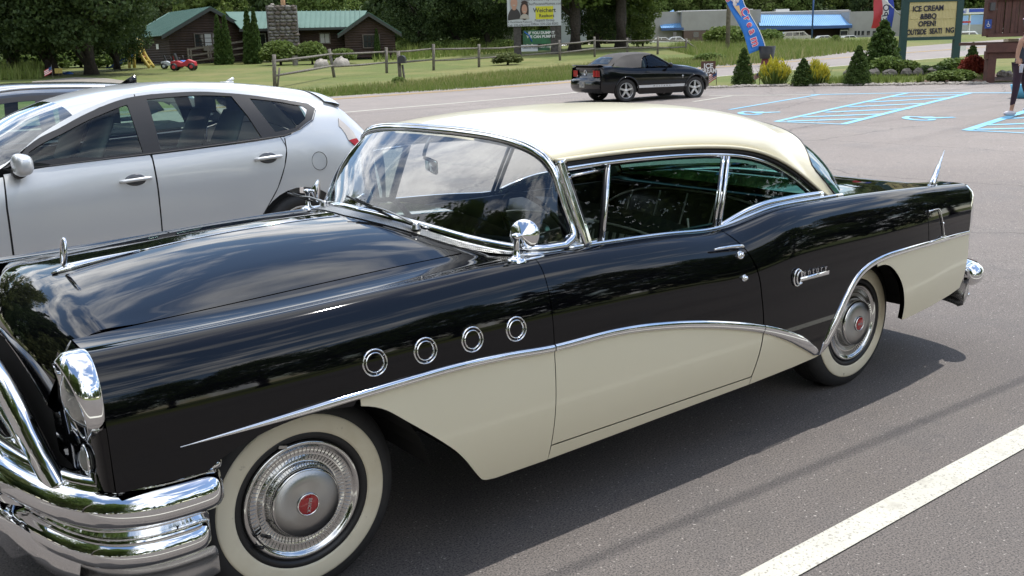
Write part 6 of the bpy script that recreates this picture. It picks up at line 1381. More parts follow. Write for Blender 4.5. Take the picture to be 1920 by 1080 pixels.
M['win'] = mat('dark_window_glass', (.02, .024, .026), .08, coat=.5); M['curtain'] = mat('pale_curtain', (.42, .43, .42), .8)
class Fr:
    """local frame: x right, y away, z up"""
    def __init__(s, o, a=0): s.o = Vector([float(q) for q in o]); c, n = math.cos(a), math.sin(a); s.x = (RH3*c+FH3*n).normalized(); s.y = Vector((-s.x.y, s.x.x, 0))
    def p(s, x, y, z): return s.o+s.x*x+s.y*y+UP*z
    def rz(s): return math.atan2(s.x.y, s.x.x)
def local(F_): return F_.rz()
# ---- log house ----
A0 = ground_at(323, CABD, 118); A0[2] = float(gz(A0[0], A0[1]))+.15
Fc = Fr(A0, math.radians(8)); cab = thing('log_house', 'long dark log house with green metal roof, two gables and a stone chimney', 'house', tuple(A0), Fc.rz())
PXM = CABD/FPX
zE, zP = 2.55, 4.38
def gable(x0, w_, dep_, zE, zP, name_r='roof', over=.35, front_over=.5, left_len=None):
    xm = x0+w_/2
    mb = MB(); mb.add([(x0, 0, 0), (x0+w_, 0, 0), (x0+w_, 0, zE), (xm, 0, zP-.18), (x0, 0, zE)], [(0, 1, 2, 3, 4)]); mb.add([(x0, 0, 0), (x0, dep_, 0), (x0, dep_, zE), (x0, 0, zE)], [(0, 3, 2, 1)]); mb.add([(x0+w_, 0, 0), (x0+w_, dep_, 0), (x0+w_, dep_, zE), (x0+w_, 0, zE)], [(0, 1, 2, 3)]); obj('wall', mb, M['log'], cab, smooth=False)
    sl = (zP-zE)/(w_/2); th_ = .12
    for s in (-1, 1):
        xe = xm+s*(w_/2+over+.45); ze = zP-sl*(w_/2+over+.45)
        mb = MB(); mb.prism([(xm, -front_over, zP), (xe, -front_over, ze), (xe, dep_, ze), (xm, dep_, zP)], (0, 0, .06)); rf = obj(name_r, mb, M['groof'], cab, smooth=False)
        mb = MB(); mb.prism([(xm, -front_over-.04, zP+.02), (xe, -front_over-.04, ze+.02), (xe, -front_over-.04, ze-.26), (xm, -front_over-.04, zP-.26)], (0, .05, 0)); obj('fascia', mb, M['fascia'], rf, smooth=False)
        mb = MB()
        L_ = dep_+front_over
        for k in range(int(L_/.42)): y = -front_over+.42*k; mb.box(((xm+xe)/2, y, (zP+ze)/2+.078), (math.hypot(xe-xm, zP-ze), .05, .03), ry=math.atan2(zP-ze, xe-xm))
        o = obj('roof_seam', mb, M['groof'], rf, smooth=False); o['kind'] = 'stuff'
_n0 = len(cab.children)
gable(0, 6.9, 9.5, zE, zP)

WING = list(cab.children)
x2 = 14.1; gable(x2, 4.2, 7, 2.25, 3.62, over=.1)
mb = MB(); mb.add([(5.9, 1.6, 0), (x2+.2, 1.6, 0), (x2+.2, 1.6, 2.7), (5.9, 1.6, 2.7)], [(0, 1, 2, 3)]); obj('wall', mb, M['log'], cab, smooth=False)
mb = MB(); mb.prism([(4.0, 4.6, 4.10), (x2+2.0, 4.6, 3.98), (x2+1.0, .6, 2.42), (5.6, .6, 2.55)], (0, 0, .06)); rf = obj('roof', mb, M['groof'], cab, smooth=False)
mb = MB()
for k in range(24): x = 5.8+.42*k; mb.add([(x, .6, 2.63), (x+.05, .6, 2.63), (x+.05, 4.6, 4.16), (x, 4.6, 4.16), (x, .6, 2.60), (x+.05, .6, 2.60)], [(0, 1, 2, 3), (0, 4, 5, 1)])
o = obj('roof_seam', mb, M['groof'], rf, smooth=False); o['kind'] = 'stuff'
mb = MB(); mb.box((10.5, .58, 2.47), (10, .06, .2)); obj('fascia', mb, M['fascia'], cab, smooth=False)
# side wall of the left wing with its porch
mb = MB(); mb.box((0, 4.7, 1.2), (.05, 9.2, 2.5)); WING.append(obj('wall', mb, M['log'], cab, smooth=False))
mb = MB(); mb.box((-.06, 3.0, 1.35), (.03, .6, .42)); obj('notice', mb, M['white'], cab, smooth=False)
def window(x, y, z, w_, h_, cols, rows, m_pane, par, fr_m=None):
    fm = fr_m or mat('brown_trim', (.10, .075, .06), .7)
    mb = MB(); t = .07
    for a, b, c, d in ((x, z+h_/2+t/2, w_+2*t, t), (x, z-h_/2-t/2, w_+2*t, t), (x-w_/2-t/2, z, t, h_), (x+w_/2+t/2, z, t, h_)): mb.box((a, y-.05, b), (c, .10, d))
    f = obj('window', mb, fm, par, smooth=False)
    for i in range(cols):
        for j in range(rows):
            mb = MB(); mb.box((x-w_/2+w_*(i+.5)/cols, y-.02, z-h_/2+h_*(j+.5)/rows), (w_/cols-.05, .02, h_/rows-.05)); obj('pane', mb, m_pane if not callable(m_pane) else m_pane(i, j), f, smooth=False)
    return f
fm = mat('window_trim_brown', (.12, .10, .085), .7)
window(2.45, 0, 1.75, .75, 1.0, 2, 3, M['win'], cab, fm); window(3.2, 0, 1.75, .62, 1.1, 1, 3, M['curtain'], cab, fm); window(3.95, 0, 1.75, .75, 1.0, 2, 3, M['win'], cab, fm)
mb = MB(); mb.box((3.2, -.2, 1.02), (1.1, .3, .24)); obj('window_box', mb, M['wood'], cab, smooth=False)
for o in list(cab.children):
    if o.name.split('.')[0] in ('notice', 'window', 'window_box') or o in WING: o.rotation_euler = (0, 0, math.radians(30))
window(7.2, 1.6, 1.5, .5, 1.3, 1, 2, M['win'], cab, M['curtain']); window(x2+2.2, 0, 1.35, 1.3, 1.0, 4, 2, M['win'], cab, fm); window(12.4, 1.6, 1.7, .8, .8, 2, 1, M['curtain'], cab, fm)
# ramp
mb = MB(); mb.prism([(2.2, -1.1, .05), (6.6, -1.1, .62), (6.6, -2.3, .62), (2.2, -2.3, .05)], (0, 0, .1)); rp_ = thing('entrance_ramp', 'wooden access ramp with handrails rising to the log house door', 'ramp', tuple(A0), Fc.rz()); obj('ramp_deck', mb, M['wood'], rp_, smooth=False)
for y in (-1.1, -2.3):
    for dz in (.95, .45): mb = MB(); mb.prism([(1.7, y-.03, dz+.0), (6.6, y-.03, dz+.62), (6.6, y-.03, dz+.72), (1.7, y-.03, dz+.10)], (0, .06, 0)); obj('rail', mb, M['wood'], rp_, smooth=False)
    for x in (1.75, 3.3, 4.9, 6.5): mb = MB(); mb.box((x, y, .55+(x-1.7)*.13), (.11, .11, 1.1)); obj('post', mb, M['wood'], rp_, smooth=False)
# porch clutter in front of the recessed part
mb = MB(); mb.box((7.6, .8, .95), (1.0, .5, .12)); mb2 = thing('porch_grill', 'white covered grill on the porch between the arborvitae pairs', 'grill', tuple(A0), Fc.rz()); obj('lid', mb, M['white'], mb2, smooth=False, bevel=.04); mb = MB(); mb.box((7.6, .8, .55), (.9, .45, .6)); obj('body', mb, M['curtain'], mb2, smooth=False)
# chimney of field stones
ch = bpy.data.objects.new('chimney', None); COL.objects.link(ch); ch.parent = cab
mb = MB(); mb.box((9.1, .3, 2.2), (2.45, 1.1, 4.35)); core = obj('chimney_core', mb, mat('mortar', (.13, .12, .11), .95), ch, smooth=False)
sm = [mat('chimney_stone_%s' % n, c, .9, bump=(6, .6, .05)) for n, c in (('grey', (.17, .155, .14)), ('brown', (.14, .115, .095)), ('pale', (.22, .205, .185)))]
bm_ = [None]*3; r = np.random.default_rng(3)
smesh = []
for q_ in range(3):
    mb = MB(); V, F = rock(r, (.5, .25, .5)); mb.add(V, F); o = obj('stone', mb, sm[q_], None, smooth=True); smesh.append(o.data); COL.objects.unlink(o)
z = .2
while z < 4.3:
    h_ = r.uniform(.22, .36); x = 7.92+r.uniform(0, .1)
    while x < 10.2:
        w_ = r.uniform(.30, .62); o = bpy.data.objects.new('stone', smesh[r.integers(0, 3)]); COL.objects.link(o); o.parent = ch; o.location = (min(x+w_/2, 10.2), -.27, min(z+h_/2, 4.22)); o.scale = (w_*1.0, .5, h_*1.02); x += w_
    z += h_
mb = MB(); mb.lathe([(.19, 0), (.19, 1.3), (.16, 1.3)], 16, 'z', (9.25, .3, 4.37)); obj('flue_pipe', mb, mat('terracotta_flue', (.42, .25, .13), .8), ch)
mb = MB(); V, F = rock(r, (.2, .2, .12)); mb.add(V+np.array([8.4, .1, 4.42]), F); obj('cap_stone', mb, M['stone'], ch)
# ---- toys on the lawn ----
def put(name, label, cat, px, py, rz=0, s=1.0): p = G(px, py); t = thing(name, label, cat, tuple(p), Fr(p).rz()+rz); t.scale = (s, s, s); return t
yl = mat('yellow_plastic', (.55, .42, .10), .5); bl_ = mat('blue_plastic', (.03, .12, .42), .5); rd_ = mat('red_plastic', (.45, .03, .04), .45); wp_ = mat('white_plastic', (.55, .58, .62), .5)
t = put('play_slide', 'yellow toddler climber with a blue slide on the lawn', 'slide', 268, 127, s=1.35); 
for s in (-1, 1):
    mb = MB(); mb.tube(cr([(-.45, s*.32, 1.35), (-.55, s*.34, .9), (-.62, s*.36, .0)], 5), .09, 6); mb.tube(cr([(-.1, s*.32, 1.35), (.1, s*.34, .7), (.5, s*.36, .0)], 5), .09, 6); obj('side_panel', mb, yl, t)
mb = MB(); mb.prism([(-.62, -.4, 1.25), (-.62, -.4, 1.45), (-.3, -.4, 1.68), (.05, -.4, 1.45), (.05, -.4, 1.25)], (0, .8, 0)); obj('arch_top', mb, yl, t, smooth=False)
for k in range(3): mb = MB(); mb.box((.02+.15*k, 0, .62-.22*k), (.2, .66, .08)); obj('step', mb, mat('pink_plastic', (.50, .22, .15), .6) if k == 0 else yl, t, smooth=False)
mb = MB(); mb.prism([(-.55, -.26, .75), (-1.7, -.26, .08), (-2.0, -.26, .06), (-2.0, -.26, .0), (-.55, -.26, .62)], (0, .52, 0)); obj('slide_chute', mb, bl_, t, smooth=False)
def toycar(px, py, label, body, seat, rz, s):
    t = put('ride_on_toy', label, 'toy car', px, py, rz, s); mb = MB(); mb.prism([(-.55, -.28, .18), (-.60, -.28, .45), (-.25, -.28, .50), (.0, -.28, .38), (.3, -.28, .55), (.62, -.28, .42), (.66, -.28, .2)], (0, .56, 0)); obj('body', mb, body, t, smooth=False, bevel=.04)
    mb = MB(); mb.prism([(-.35, -.2, .48), (-.45, -.2, .85), (-.36, -.2, .86), (-.24, -.2, .5)], (0, .4, 0)); obj('seat', mb, seat, t, smooth=False)
    for x in (-.42, .45):
        for y in (-.3, .3): mb = MB(); mb.lathe([(0, -.06), (.17, -.06), (.19, 0), (.17, .06), (0, .06)], 14, 'y', (x, y, .18)); w_ = obj('wheel', mb, M['plastic'], t); mb = MB(); mb.lathe([(0, -.07), (.09, -.065)], 10, 'y', (x, y, .18)); mb.lathe([(.09, .065), (0, .07)], 10, 'y', (x, y, .18)); obj('wheel_cap', mb, body, w_)
    mb = MB(); mb.tube([(.05, 0, .5), (.0, 0, .72)], .03, 6); mb.tube([(0, -.14, .74), (0, .14, .74)], .025, 6); obj('steering_bar', mb, M['plastic'], t)
toycar(322, 129, 'white and black ride-on toy car on the lawn before the ramp', wp_, M['plastic'], .2, 1.15); toycar(345, 132, 'red ride-on toy car nearest the ramp foot, right of the white one', rd_, M['plastic'], .1, 1.35); toycar(338, 127, 'dark blue ride-on toy behind the red one', bl_, rd_, -.4, 1.0)
# ---- split rail fence and mailbox ----
posts = [(515, 165, 104), (627, 144, 93), (725, 136, 90), (813, 131, 84), (898, 125, 84), (1050, 113, 76), (1115, 106, 70), (1176, 100.5, 72), (1233, 101, 70), (1286, 98, 73)]
fe = thing('rail_fence', 'weathered split rail fence running along the verge beyond the road', 'fence', (0, 0, 0)); pp = []
for j, (px, yb, yt) in enumerate(posts):
    p = G(px, yb); h_ = (yb-yt)/FPX*depth(p); pp.append((p, h_)); lean = .06 if j == 1 else (-.03 if j == 0 else rnd.uniform(-.02, .02)); mb = MB(); mb.tube([p-np.array([0, 0, .1]), p+np.array([RH[0]*lean*-h_, RH[1]*lean*-h_, h_*.5]), p+np.array([RH[0]*lean*-2*h_, RH[1]*lean*-2*h_, h_])], .085, 7); obj('post', mb, M['wood'], fe)
for j in range(len(pp)-1):
    (a, ha), (b, hb) = pp[j], pp[j+1]; n_ = 2 if j == 4 else 1
    if j == 4: mid_ = G(972, 118); segs = [(a, ha, mid_, ha*.95), (mid_, ha*.95, b, hb)]
    else: segs = [(a, ha, b, hb)]
    for (a_, h1, b_, h2) in segs:
        for f1, f2 in ((.80, .82), (.36, .40)):
            q0 = a_+np.array([0, 0, h1*f1]); q1 = b_+np.array([0, 0, h2*f2]); m_ = (q0+q1)/2+np.array([0, 0, -.03+rnd.uniform(-.03, .03)]); mb = MB(); mb.tube([q0, m_, q1], [.05, .065, .05], 6); obj('rail', mb, M['wood'], fe)
e_ = G(1313, 97); mb = MB(); mb.tube([pp[-1][0]+np.array([0, 0, pp[-1][1]*.8]), e_+np.array([0, 0, .05])], .05, 6); obj('rail', mb, M['wood'], fe)
mb = MB(); a_ = pp[0][0]; mb.tube([a_+np.array([RH[0]*.12, RH[1]*.12, 0]), a_+np.array([RH[0]*.28, RH[1]*.28, .85])], .045, 6); obj('brace', mb, M['wood'], fe)
for px, yb, yt in ((554, 123, 112),): p = G(px, yb); mb = MB(); mb.box((0, 0, .35), (.3, .3, .7)); o = obj('stump_post', mb, M['wood'], smooth=False); o.location = tuple(p); tag(o, 'short square wooden stub on the lawn behind the fence', 'post')
p = G(751, 154); hm = (154-97)/FPX*depth(p); t = thing('mailbox', 'dark rural mailbox on a leaning wooden post by the road verge', 'mailbox', tuple(p), Fr(p).rz())
mb = MB(); mb.tube([(0, 0, -.1), (-.03, 0, hm)], .085, 7); obj('post', mb, M['wood'], t)
mb = MB(); pr_ = [(-.17, 0), (-.17, .18)]+[(.17*math.cos(a), .18+.17*math.sin(a)) for a in np.linspace(PI, 0, 9)]+[(.17, 0)]; mb.prism([(a+.12, -.35, b+hm*.60) for a, b in pr_], (0, .7, 0)); obj('box', mb, mat('mailbox_metal', (.06, .06, .065), .4, metal=.4), t, smooth=False)
mb = MB(); mb.tube([(.18, .1, .0), (.12, .05, hm*.55)], .05, 6); obj('brace', mb, M['wood'], t)
by_px('shrub', 748, 143, 158, 1.2, 'weeds at the foot of the mailbox post', wpx=26, w0=1.5, mname='mid', name='weed_clump', cat='weeds')
# ---- billboard ----
bd = 80.0; pL = ground_at(971, bd, 104); Fb = Fr(pL, 0); SC = bd/FPX
t = thing('billboard', 'white real estate billboard with two portraits on thick wooden posts', 'billboard', tuple(pL), Fb.rz())
z0 = float((CP+pray(971, 50)*bd)[2]-pL[2]); W_ = 100*SC; x0 = (953-971)*SC; H_ = 3.4
mb = MB(); mb.box((x0+W_/2, 0, z0+H_/2), (W_, .12, H_)); bp = obj('panel', mb, mat('billboard_white', (.52, .54, .56), .6), t, smooth=False)
for px, w_ in ((971, 14), (1043, 20)): mb = MB(); mb.box(((px-971)*SC, .25, z0*.5+1.2), (w_*SC, .4, z0+3.0)); obj('post', mb, mat('tarred_post', (.085, .075, .068), .9, noise=(5, (.05, .045, .04), .4, .6)) if px == 971 else bpy.data.materials['tarred_post'], t, smooth=False)
ink = mat('sign_ink', (.04, .04, .05), .6)
def T(s, px, py, hpx, m_=ink, par=None, dep_y=-.07, bold=0, xs=1, F=None, nm='lettering', sc=None, org=None, al='CENTER'):
    sc = sc or SC; org = org or 971; zz_ = float((CP+pray(org, py)*(sc*FPX))[2]-(par or t).location[2]); Mx = Matrix.Translation(((px-org)*sc, dep_y, zz_)) @ Matrix.Rotation(PI/2, 4, 'X'); return text(nm, s, hpx*sc*1.35, Mx, m_, par or t, .005, xs=xs, bold=bold, align=al)
T('REALTORS\u00ae represent you', 1022, 1, 5.5); T('OurPoconoHomes.com', 1023, 9.5, 5); T('Paupack Group', 1022, 40, 4.4); T('Office: 570-226-8282', 1022, 46.5, 4.4); T('Cell: 570-470-3110', 974, 48, 4); T('& Mark/Gloria Pralocovi', 976, 42, 3.4)
mb = MB(); mb.box(((1022-971)*SC, -.07, z0+(50-26.5)*SC), (33*SC, .03, 23*SC)); obj('logo_plate', mb, mat('sign_yellow', (.62, .58, .03), .6), t, smooth=False)
T('Weichert', 1022, 21.5, 8, bold=.006, dep_y=-.10); T('Realtors', 1026, 31.5, 6.2, bold=.004, dep_y=-.10)
# two portraits as flat print
cols = dict(bg=mat('print_backdrop', (.12, .07, .05), .6), skin=mat('print_skin', (.46, .25, .18), .6), hair=mat('print_hair', (.04, .022, .018), .6), shirt=mat('print_shirt', (.035, .03, .03), .6), blouse=mat('print_blouse', (.42, .38, .33), .6))
def ell(cx, cy, rx, ry, m_, y, nm='portrait', a0=0, a1=2*PI):
    mb = MB(); zc_ = z0+(50-cy)*SC; P = [((cx-971)*SC+rx*SC*math.cos(a), y, zc_+ry*SC*math.sin(a)) for a in np.linspace(a0, a1, 25)[:-1]]; mb.prism(P, (0, .01, 0)); obj(nm, mb, m_, t, smooth=False)
mb = MB(); mb.box(((975.5-971)*SC, -.066, z0+(50-15)*SC), (35*SC, .01, 46*SC)); obj('portrait', mb, mat('print_grey', (.33, .34, .35), .6), t, smooth=False)
ell(966, 36, 12, 19, cols['shirt'], -.085, a0=0, a1=PI+.3); ell(966, 8, 6.4, 9.5, cols['skin'], -.095); ell(966, 16, 4.2, 5, cols['skin'], -.092); ell(985, 22, 8, 17, cols['hair'], -.10); ell(985, 19.5, 5.0, 8.5, cols['skin'], -.11); ell(985, 37, 9, 9, cols['blouse'], -.105, a0=0, a1=PI); ell(985, 8.5, 6.5, 4, cols['hair'], -.12, a0=0, a1=PI)
ell(966, 12, 2.8, .9, cols['blouse'], -.106); ell(985, 24, 2.3, .8, cols['blouse'], -.122)
# lower green sign
mb = MB(); zlo = z0+(50-96)*SC; mb.box(((1007-971)*SC, .0, z0+(50-70)*SC), (52*SC, .06, 25*SC)); g_ = obj('lower_sign', mb, mat('sign_green', (.02, .13, .05), .6, noise=(1.2, (.02, .07, .03), .4, .6)), t, smooth=False)
wi = mat('sign_white_ink', (.62, .63, .60), .6); T('IF YOU DUMP IT', 1016, 63, 5, wi, bold=.012, dep_y=-.05); T('WE CAN PUMP IT', 1015, 70, 5, wi, bold=.012, dep_y=-.05)
mb = MB(); mb.tube([((984-971)*SC, -.05, z0+(50-60)*SC), ((992-971)*SC, -.05, z0+(50-66)*SC), ((998-971)*SC, -.05, z0+(50-78)*SC)], .06, 6); obj('hose_graphic', mb, bl_, t)
mb = MB(); mb.box(((993-971)*SC, -.02, z0+(50-89.5)*SC), (31*SC, .04, 12*SC)); obj('lower_sign', mb, bpy.data.materials['billboard_white'], t, smooth=False); T('Lakeside Rentals', 996, 90, 3.6, ink, dep_y=-.06)
mb = MB(); mb.box(((1020-971)*SC, -.0, z0+(50-89.5)*SC), (23*SC, .04, 10*SC)); obj('lower_sign', mb, bpy.data.materials['sign_green'], t, smooth=False); T('570-857-1042', 1020, 89.5, 3.6, wi, dep_y=-.04)
# ---- plaza ----
PD = 165.0
def vb(parent, px0, px1, py0, py1, dep_, th_, m_, nm, bevel=None):
    """a box of real size standing at a depth, given by the photo pixels of its front face"""
    sc = dep_/FPX; a = CP+pray(px0, py1)*dep_; b = CP+pray(px1, py1)*dep_; zt = (CP+pray((px0+px1)/2, py0)*dep_)[2]; zb = (CP+pray((px0+px1)/2, py1)*dep_)[2]
    c = (a+b)/2; w_ = np.linalg.norm((b-a)[:2]); y_ = Vector((-RH[1], RH[0], 0)); o_ = c+np.array([FH[0], FH[1], 0])*th_/2
    mb = MB(); mb.box((0, 0, 0), (w_, th_, zt-zb)); o = obj(nm, mb, m_, parent, smooth=False, bevel=bevel); Mx = Matrix.Translation((o_[0], o_[1], (zt+zb)/2)) @ Matrix.Rotation(math.atan2(RH[1], RH[0]), 4, 'Z')
    o.matrix_local = (parent.matrix_basis.inverted() if parent else Matrix.Identity(4)) @ Mx; return o
pz = thing('shopping_plaza', 'low grey shopping plaza with blue metal awning roofs across the field', 'building', tuple(ground_at(1500, PD, 72)))
vb(pz, 1200, 1425, 21, 78, PD+2, 18, M['wall'], 'wall'); vb(pz, 1278, 1412, 20, 56, PD, 2.2, M['wall'], 'wall'); vb(pz, 1272, 1412, 18.5, 21, PD-.2, 2.6, M['white'], 'parapet')
vb(pz, 1410, 1592, 22, 80, PD+6, 14, M['wall'], 'wall'); vb(pz, 1405, 1592, 20.5, 23, PD+5.6, 1, M['white'], 'parapet'); vb(pz, 1590, 1700, 21, 78, PD+1.5, 14, M['wall'], 'wall'); vb(pz, 1590, 1880, 19, 22, PD+1.2, 1, M['white'], 'parapet')
def quad(parent, pts, deps, m_, nm, ext=(0, 0, .1)):
    P = [CP+pray(*p)*d for p, d in zip(pts, deps)]; o_ = np.array(parent.location); mb = MB(); mb.prism([q-o_ for q in P], ext); return obj(nm, mb, m_, parent, smooth=False)
def metal(pts, deps, n):
    rf = quad(pz, pts, deps, M['broof'], 'awning_roof'); P = [CP+pray(*p)*d-np.array(pz.location) for p, d in zip(pts, deps)]; mb = MB()
    for k in range(n+1): t_ = k/n; a = P[0]+(P[1]-P[0])*t_; b = P[3]+(P[2]-P[3])*t_; mb.tube([a+np.array([0, 0, .14]), b+np.array([0, 0, .14])], .06, 4)
    o = obj('roof_rib', mb, M['broof'], rf, smooth=False); o['kind'] = 'stuff'
metal([(1420, 28), (1578, 28), (1598, 49), (1424, 49)], [PD+5, PD+5, PD, PD], 46); metal([(1232, 34), (1262, 20), (1281, 52), (1240, 54)], [PD+5, PD+5, PD, PD], 12)
vb(pz, 1420, 1598, 49, 54.5, PD-.1, .4, M['blueband'], 'fascia'); vb(pz, 1240, 1282, 52, 57, PD-.1, .4, M['blueband'], 'fascia')
vb(pz, 1282, 1412, 56.5, 76, PD+.4, 2.0, M['brick'], 'storefront_wall'); vb(pz, 1240, 1282, 57, 76, PD+3, 1, M['brick'], 'storefront_wall')
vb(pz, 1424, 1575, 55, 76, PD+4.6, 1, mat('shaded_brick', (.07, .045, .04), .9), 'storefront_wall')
for a, b, c, d in ((1326, 1331, 62, 76), (1334, 1341, 60, 76), (1345, 1350, 62, 76), (1576, 1589, 58, 66), (1602, 1606, 58, 66), (1608, 1612, 58, 66), (1615, 1620, 58, 66), (1300, 1310, 60, 70), (1262, 1268, 60, 72), (1625, 1631, 58, 66), (1636, 1642, 58, 66)): vb(pz, a, b, c, d, PD+(.2 if a < 1560 else 1.2), .3, M['win'], 'window')
for a, b, c, d in ((1575, 1590, 56, 68), (1600, 1645, 56.5, 67.5)): vb(pz, a, b, c, d, PD+1.35, .2, M['white'], 'window_frame')
vb(pz, 1611, 1690, 26, 33, PD+1.0, .3, mat('mobile_blue', (.02, .06, .38), .5), 'blue_band'); vb(pz, 1611, 1690, 33, 35, PD+1.0, .3, M['white'], 'white_band')
vb(pz, 1455, 1480, 17, 22, PD+12, 3, M['white'], 'rooftop_unit')
for px, yt in ((1522, -4),):
    p = ground_at(px, 140, 72); mb = MB(); mb.tube([p, p+np.array([0, 0, 8])], .12, 8); tag(obj('lamp_pole', mb, M['blueband']), 'thin dark pole standing before the blue awning roof', 'pole')
# petrol station canopy on the right
pc = thing('petrol_station', 'blue and white filling station canopy seen between the marquee and the deck', 'building', tuple(ground_at(1815, 130, 70)))
vb(pc, 1796, 1850, 16, 26.5, 122, 6, M['white'], 'canopy'); vb(pc, 1817, 1850, 16.5, 22.5, 121.9, .2, bpy.data.materials['mobile_blue'], 'canopy_band')
vb(pc, 1800, 1850, 28, 46, 135, 4, mat('pale_blue_panel', (.30, .48, .70), .5), 'shop_panel'); vb(pc, 1800, 1850, 46, 72, 134, 3, mat('pale_grey_panel', (.42, .45, .46), .6), 'shop_wall'); vb(pc, 1815, 1817, 26, 74, 123, .4, M['white'], 'column'); vb(pc, 1806, 1820, 39.5, 43, 122, .5, M['tail'], 'red_sign')
P_ = CP+pray(1801, 21.5)*121.6-np.array(pc.location); text('lettering', 'Mobil', 10*121/FPX, frame(P_, tuple(RH3), (0, 0, 1)), bpy.data.materials['mobile_blue'], pc, .01, bold=.01)
# parked vehicles far off
def farcar(px, ytop, L_, H_, label, m_, dep_, kind='sedan', rot=0):
    sc = dep_/FPX; p = CP+pray(px, ytop)*dep_; p[2] -= H_; t = thing('parked_car', label, 'car', tuple(p), math.atan2(RH[1], RH[0])+rot)
    if kind == 'suv': pts = [(-.5, .18), (-.5, .55), (-.44, .98), (.22, 1.0), (.38, .62), (.5, .55), (.5, .18)]
    else: pts = [(-.5, .2), (-.5, .55), (-.33, .62), (-.2, .98), (.12, 1), (.3, .62), (.48, .52), (.5, .2)]
    mb = MB(); mb.prism([(a*L_, -.85, b*H_) for a, b in pts], (0, 1.7, 0)); obj('body', mb, m_, t, smooth=False, bevel=.06)
    wn_ = [(-.42, .6), (-.37, .9), (-.18, .92), (-.18, .6)], [(-.15, .6), (-.15, .92), (.04, .92), (.04, .6)], [(.07, .6), (.07, .92), (.2, .92), (.32, .62)]
    if kind != 'suv': wn_ = [(-.30, .64), (-.18, .92), (-.06, .93), (-.06, .64)], [(-.03, .64), (-.03, .93), (.11, .93), (.25, .64)]
    for q_ in wn_: mb = MB(); mb.prism([(a*L_, -.87, b*H_) for a, b in q_], (0, .02, 0)); obj('window', mb, M['darkglass'], t, smooth=False)
    for x in (-.31, .31): mb = MB(); mb.lathe([(0, -.1), (.33, -.1), (.35, 0), (.33, .1), (0, .1)], 16, 'y', (x*L_, -.78, .33)); w_ = obj('wheel', mb, M['rubber'], t); mb = MB(); mb.lathe([(0, .11), (.19, .105)], 10, 'y', (x*L_, -.78, .33)); obj('rim', mb, M['alloy'], w_)
pale = mat('pale_beige_paint', (.42, .40, .34), .35, coat=.6); whit = mat('white_car_paint', (.62, .63, .62), .3, coat=.6)
farcar(1493, 59, 4.9, 1.75, 'pale beige sport utility car parked before the blue awning', pale, 158, 'suv'); farcar(1545, 66.5, 4.3, 1.4, 'white car whose roof just shows right of the beige one', whit, 158); farcar(1592, 66.5, 4.5, 1.4, 'white car parked near the right end of the awning', whit, 157); farcar(1241, 70, 4.3, 1.4, 'white car parked behind the end of the rail fence', whit, 152); farcar(1268, 69, 4.3, 1.4, 'silver car beside the white one behind the fence end', M['silver'], 156); farcar(1808, 59, 4.6, 1.8, 'grey van seen under the filling station canopy', M['silver'], 118, 'suv')
# white shed behind trees left of the billboard
p = ground_at(962, 98, 82); t_ = thing('white_building', 'white building wall glimpsed behind the trees left of the billboard', 'building', tuple(p)); vb(t_, 944, 968, 50, 79, 98, 6, mat('white_siding', (.45, .47, .50), .7), 'wall'); vb(t_, 1040, 1100, 18, 80, 106, 5, bpy.data.materials['white_siding'], 'wall'); vb(t_, 942, 969, 47, 50, 97.6, 7, M['fascia'], 'roof')
# utility pole
p = G(1364, 96); mb = MB(); mb.tube([p, p+np.array([0, 0, 5.0]), p+np.array([0, 0, 9.0])], [.17, .15, .12], 10); t = obj('utility_pole', mb, mat('old_pole_wood', (.21, .18, .145), .9, noise=(4, (.14, .12, .10), .4, .6), bump=(12, .5, .03))); tag(t, 'weathered wooden utility pole in the field behind the feather flag', 'pole')
# cable that crosses high above the stalls, its shadow falls on the asphalt
a_, b_ = G(1380, 940), G(1880, 728); dr = (b_-a_)/np.linalg.norm(b_-a_); hC = 7.0; off = np.array([SUN.x/SUN.z*hC, SUN.y/SUN.z*hC, hC]); mid_ = (a_+b_)/2+off
t = thing('overhead_cable', 'bundled overhead cable strung high across the parking stalls', 'cable', (0, 0, 0)); mb = MB(); mb.tube([mid_+dr*s_+np.array([0, 0, .0012*s_*s_]) for s_ in np.linspace(-16, 14, 25)], .013, 6); obj('cable', mb, M['plastic'], t)
for s_ in (-16, 14): q_ = mid_+dr*s_; mb = MB(); mb.tube([(q_[0], q_[1]-.15, -.3), (q_[0], q_[1]-.15, hC+.9)], [.16, .12], 10); mb.box((q_[0], q_[1]-.05, hC+.28), (.1, .3, .1)); tag(obj('cable_pole', mb, bpy.data.materials['old_pole_wood']), 'wooden pole carrying the overhead cable outside the view, %s one' % ('front' if s_ < 0 else 'rear'), 'pole')
# ---- feather flag in its barrel ----
bp_ = G(1442, 124); fd_ = depth(bp_); fs_ = fd_/FPX
t = thing('feather_flag', 'blue feather flag with pink and white lettering and an ice cream cone', 'flag', tuple(bp_)); O_ = np.array(bp_)
Pf = lambda px, py, d=0: CP+pray(px, py)*(fd_+d)-O_
lft = [(1356, -30), (1361, 0), (1373, 25), (1390, 55), (1398, 75), (1405, 101)]; rgt = [(1385, -34), (1392, 0), (1404, 25), (1419, 50), (1428, 70), (1435, 89)]
rows = []
lc = cr([(*p,) for p in lft], 5); rc_ = cr([(*p,) for p in rgt], 5)
for k, (l_, r_) in enumerate(zip(lc, rc_)): rows.append([Pf(*(l_+(r_-l_)*u), d=.10*math.sin(k*.35)*math.sin(PI*u)) for u in np.linspace(0, 1, 7)])
mb = MB(); mb.grid(rows); o = obj('cloth', mb, mat('blue_flag_cloth', (.03, .19, .60), .7), t); sd_ = o.modifiers.new('solid', 'SOLIDIFY'); sd_.thickness = .02
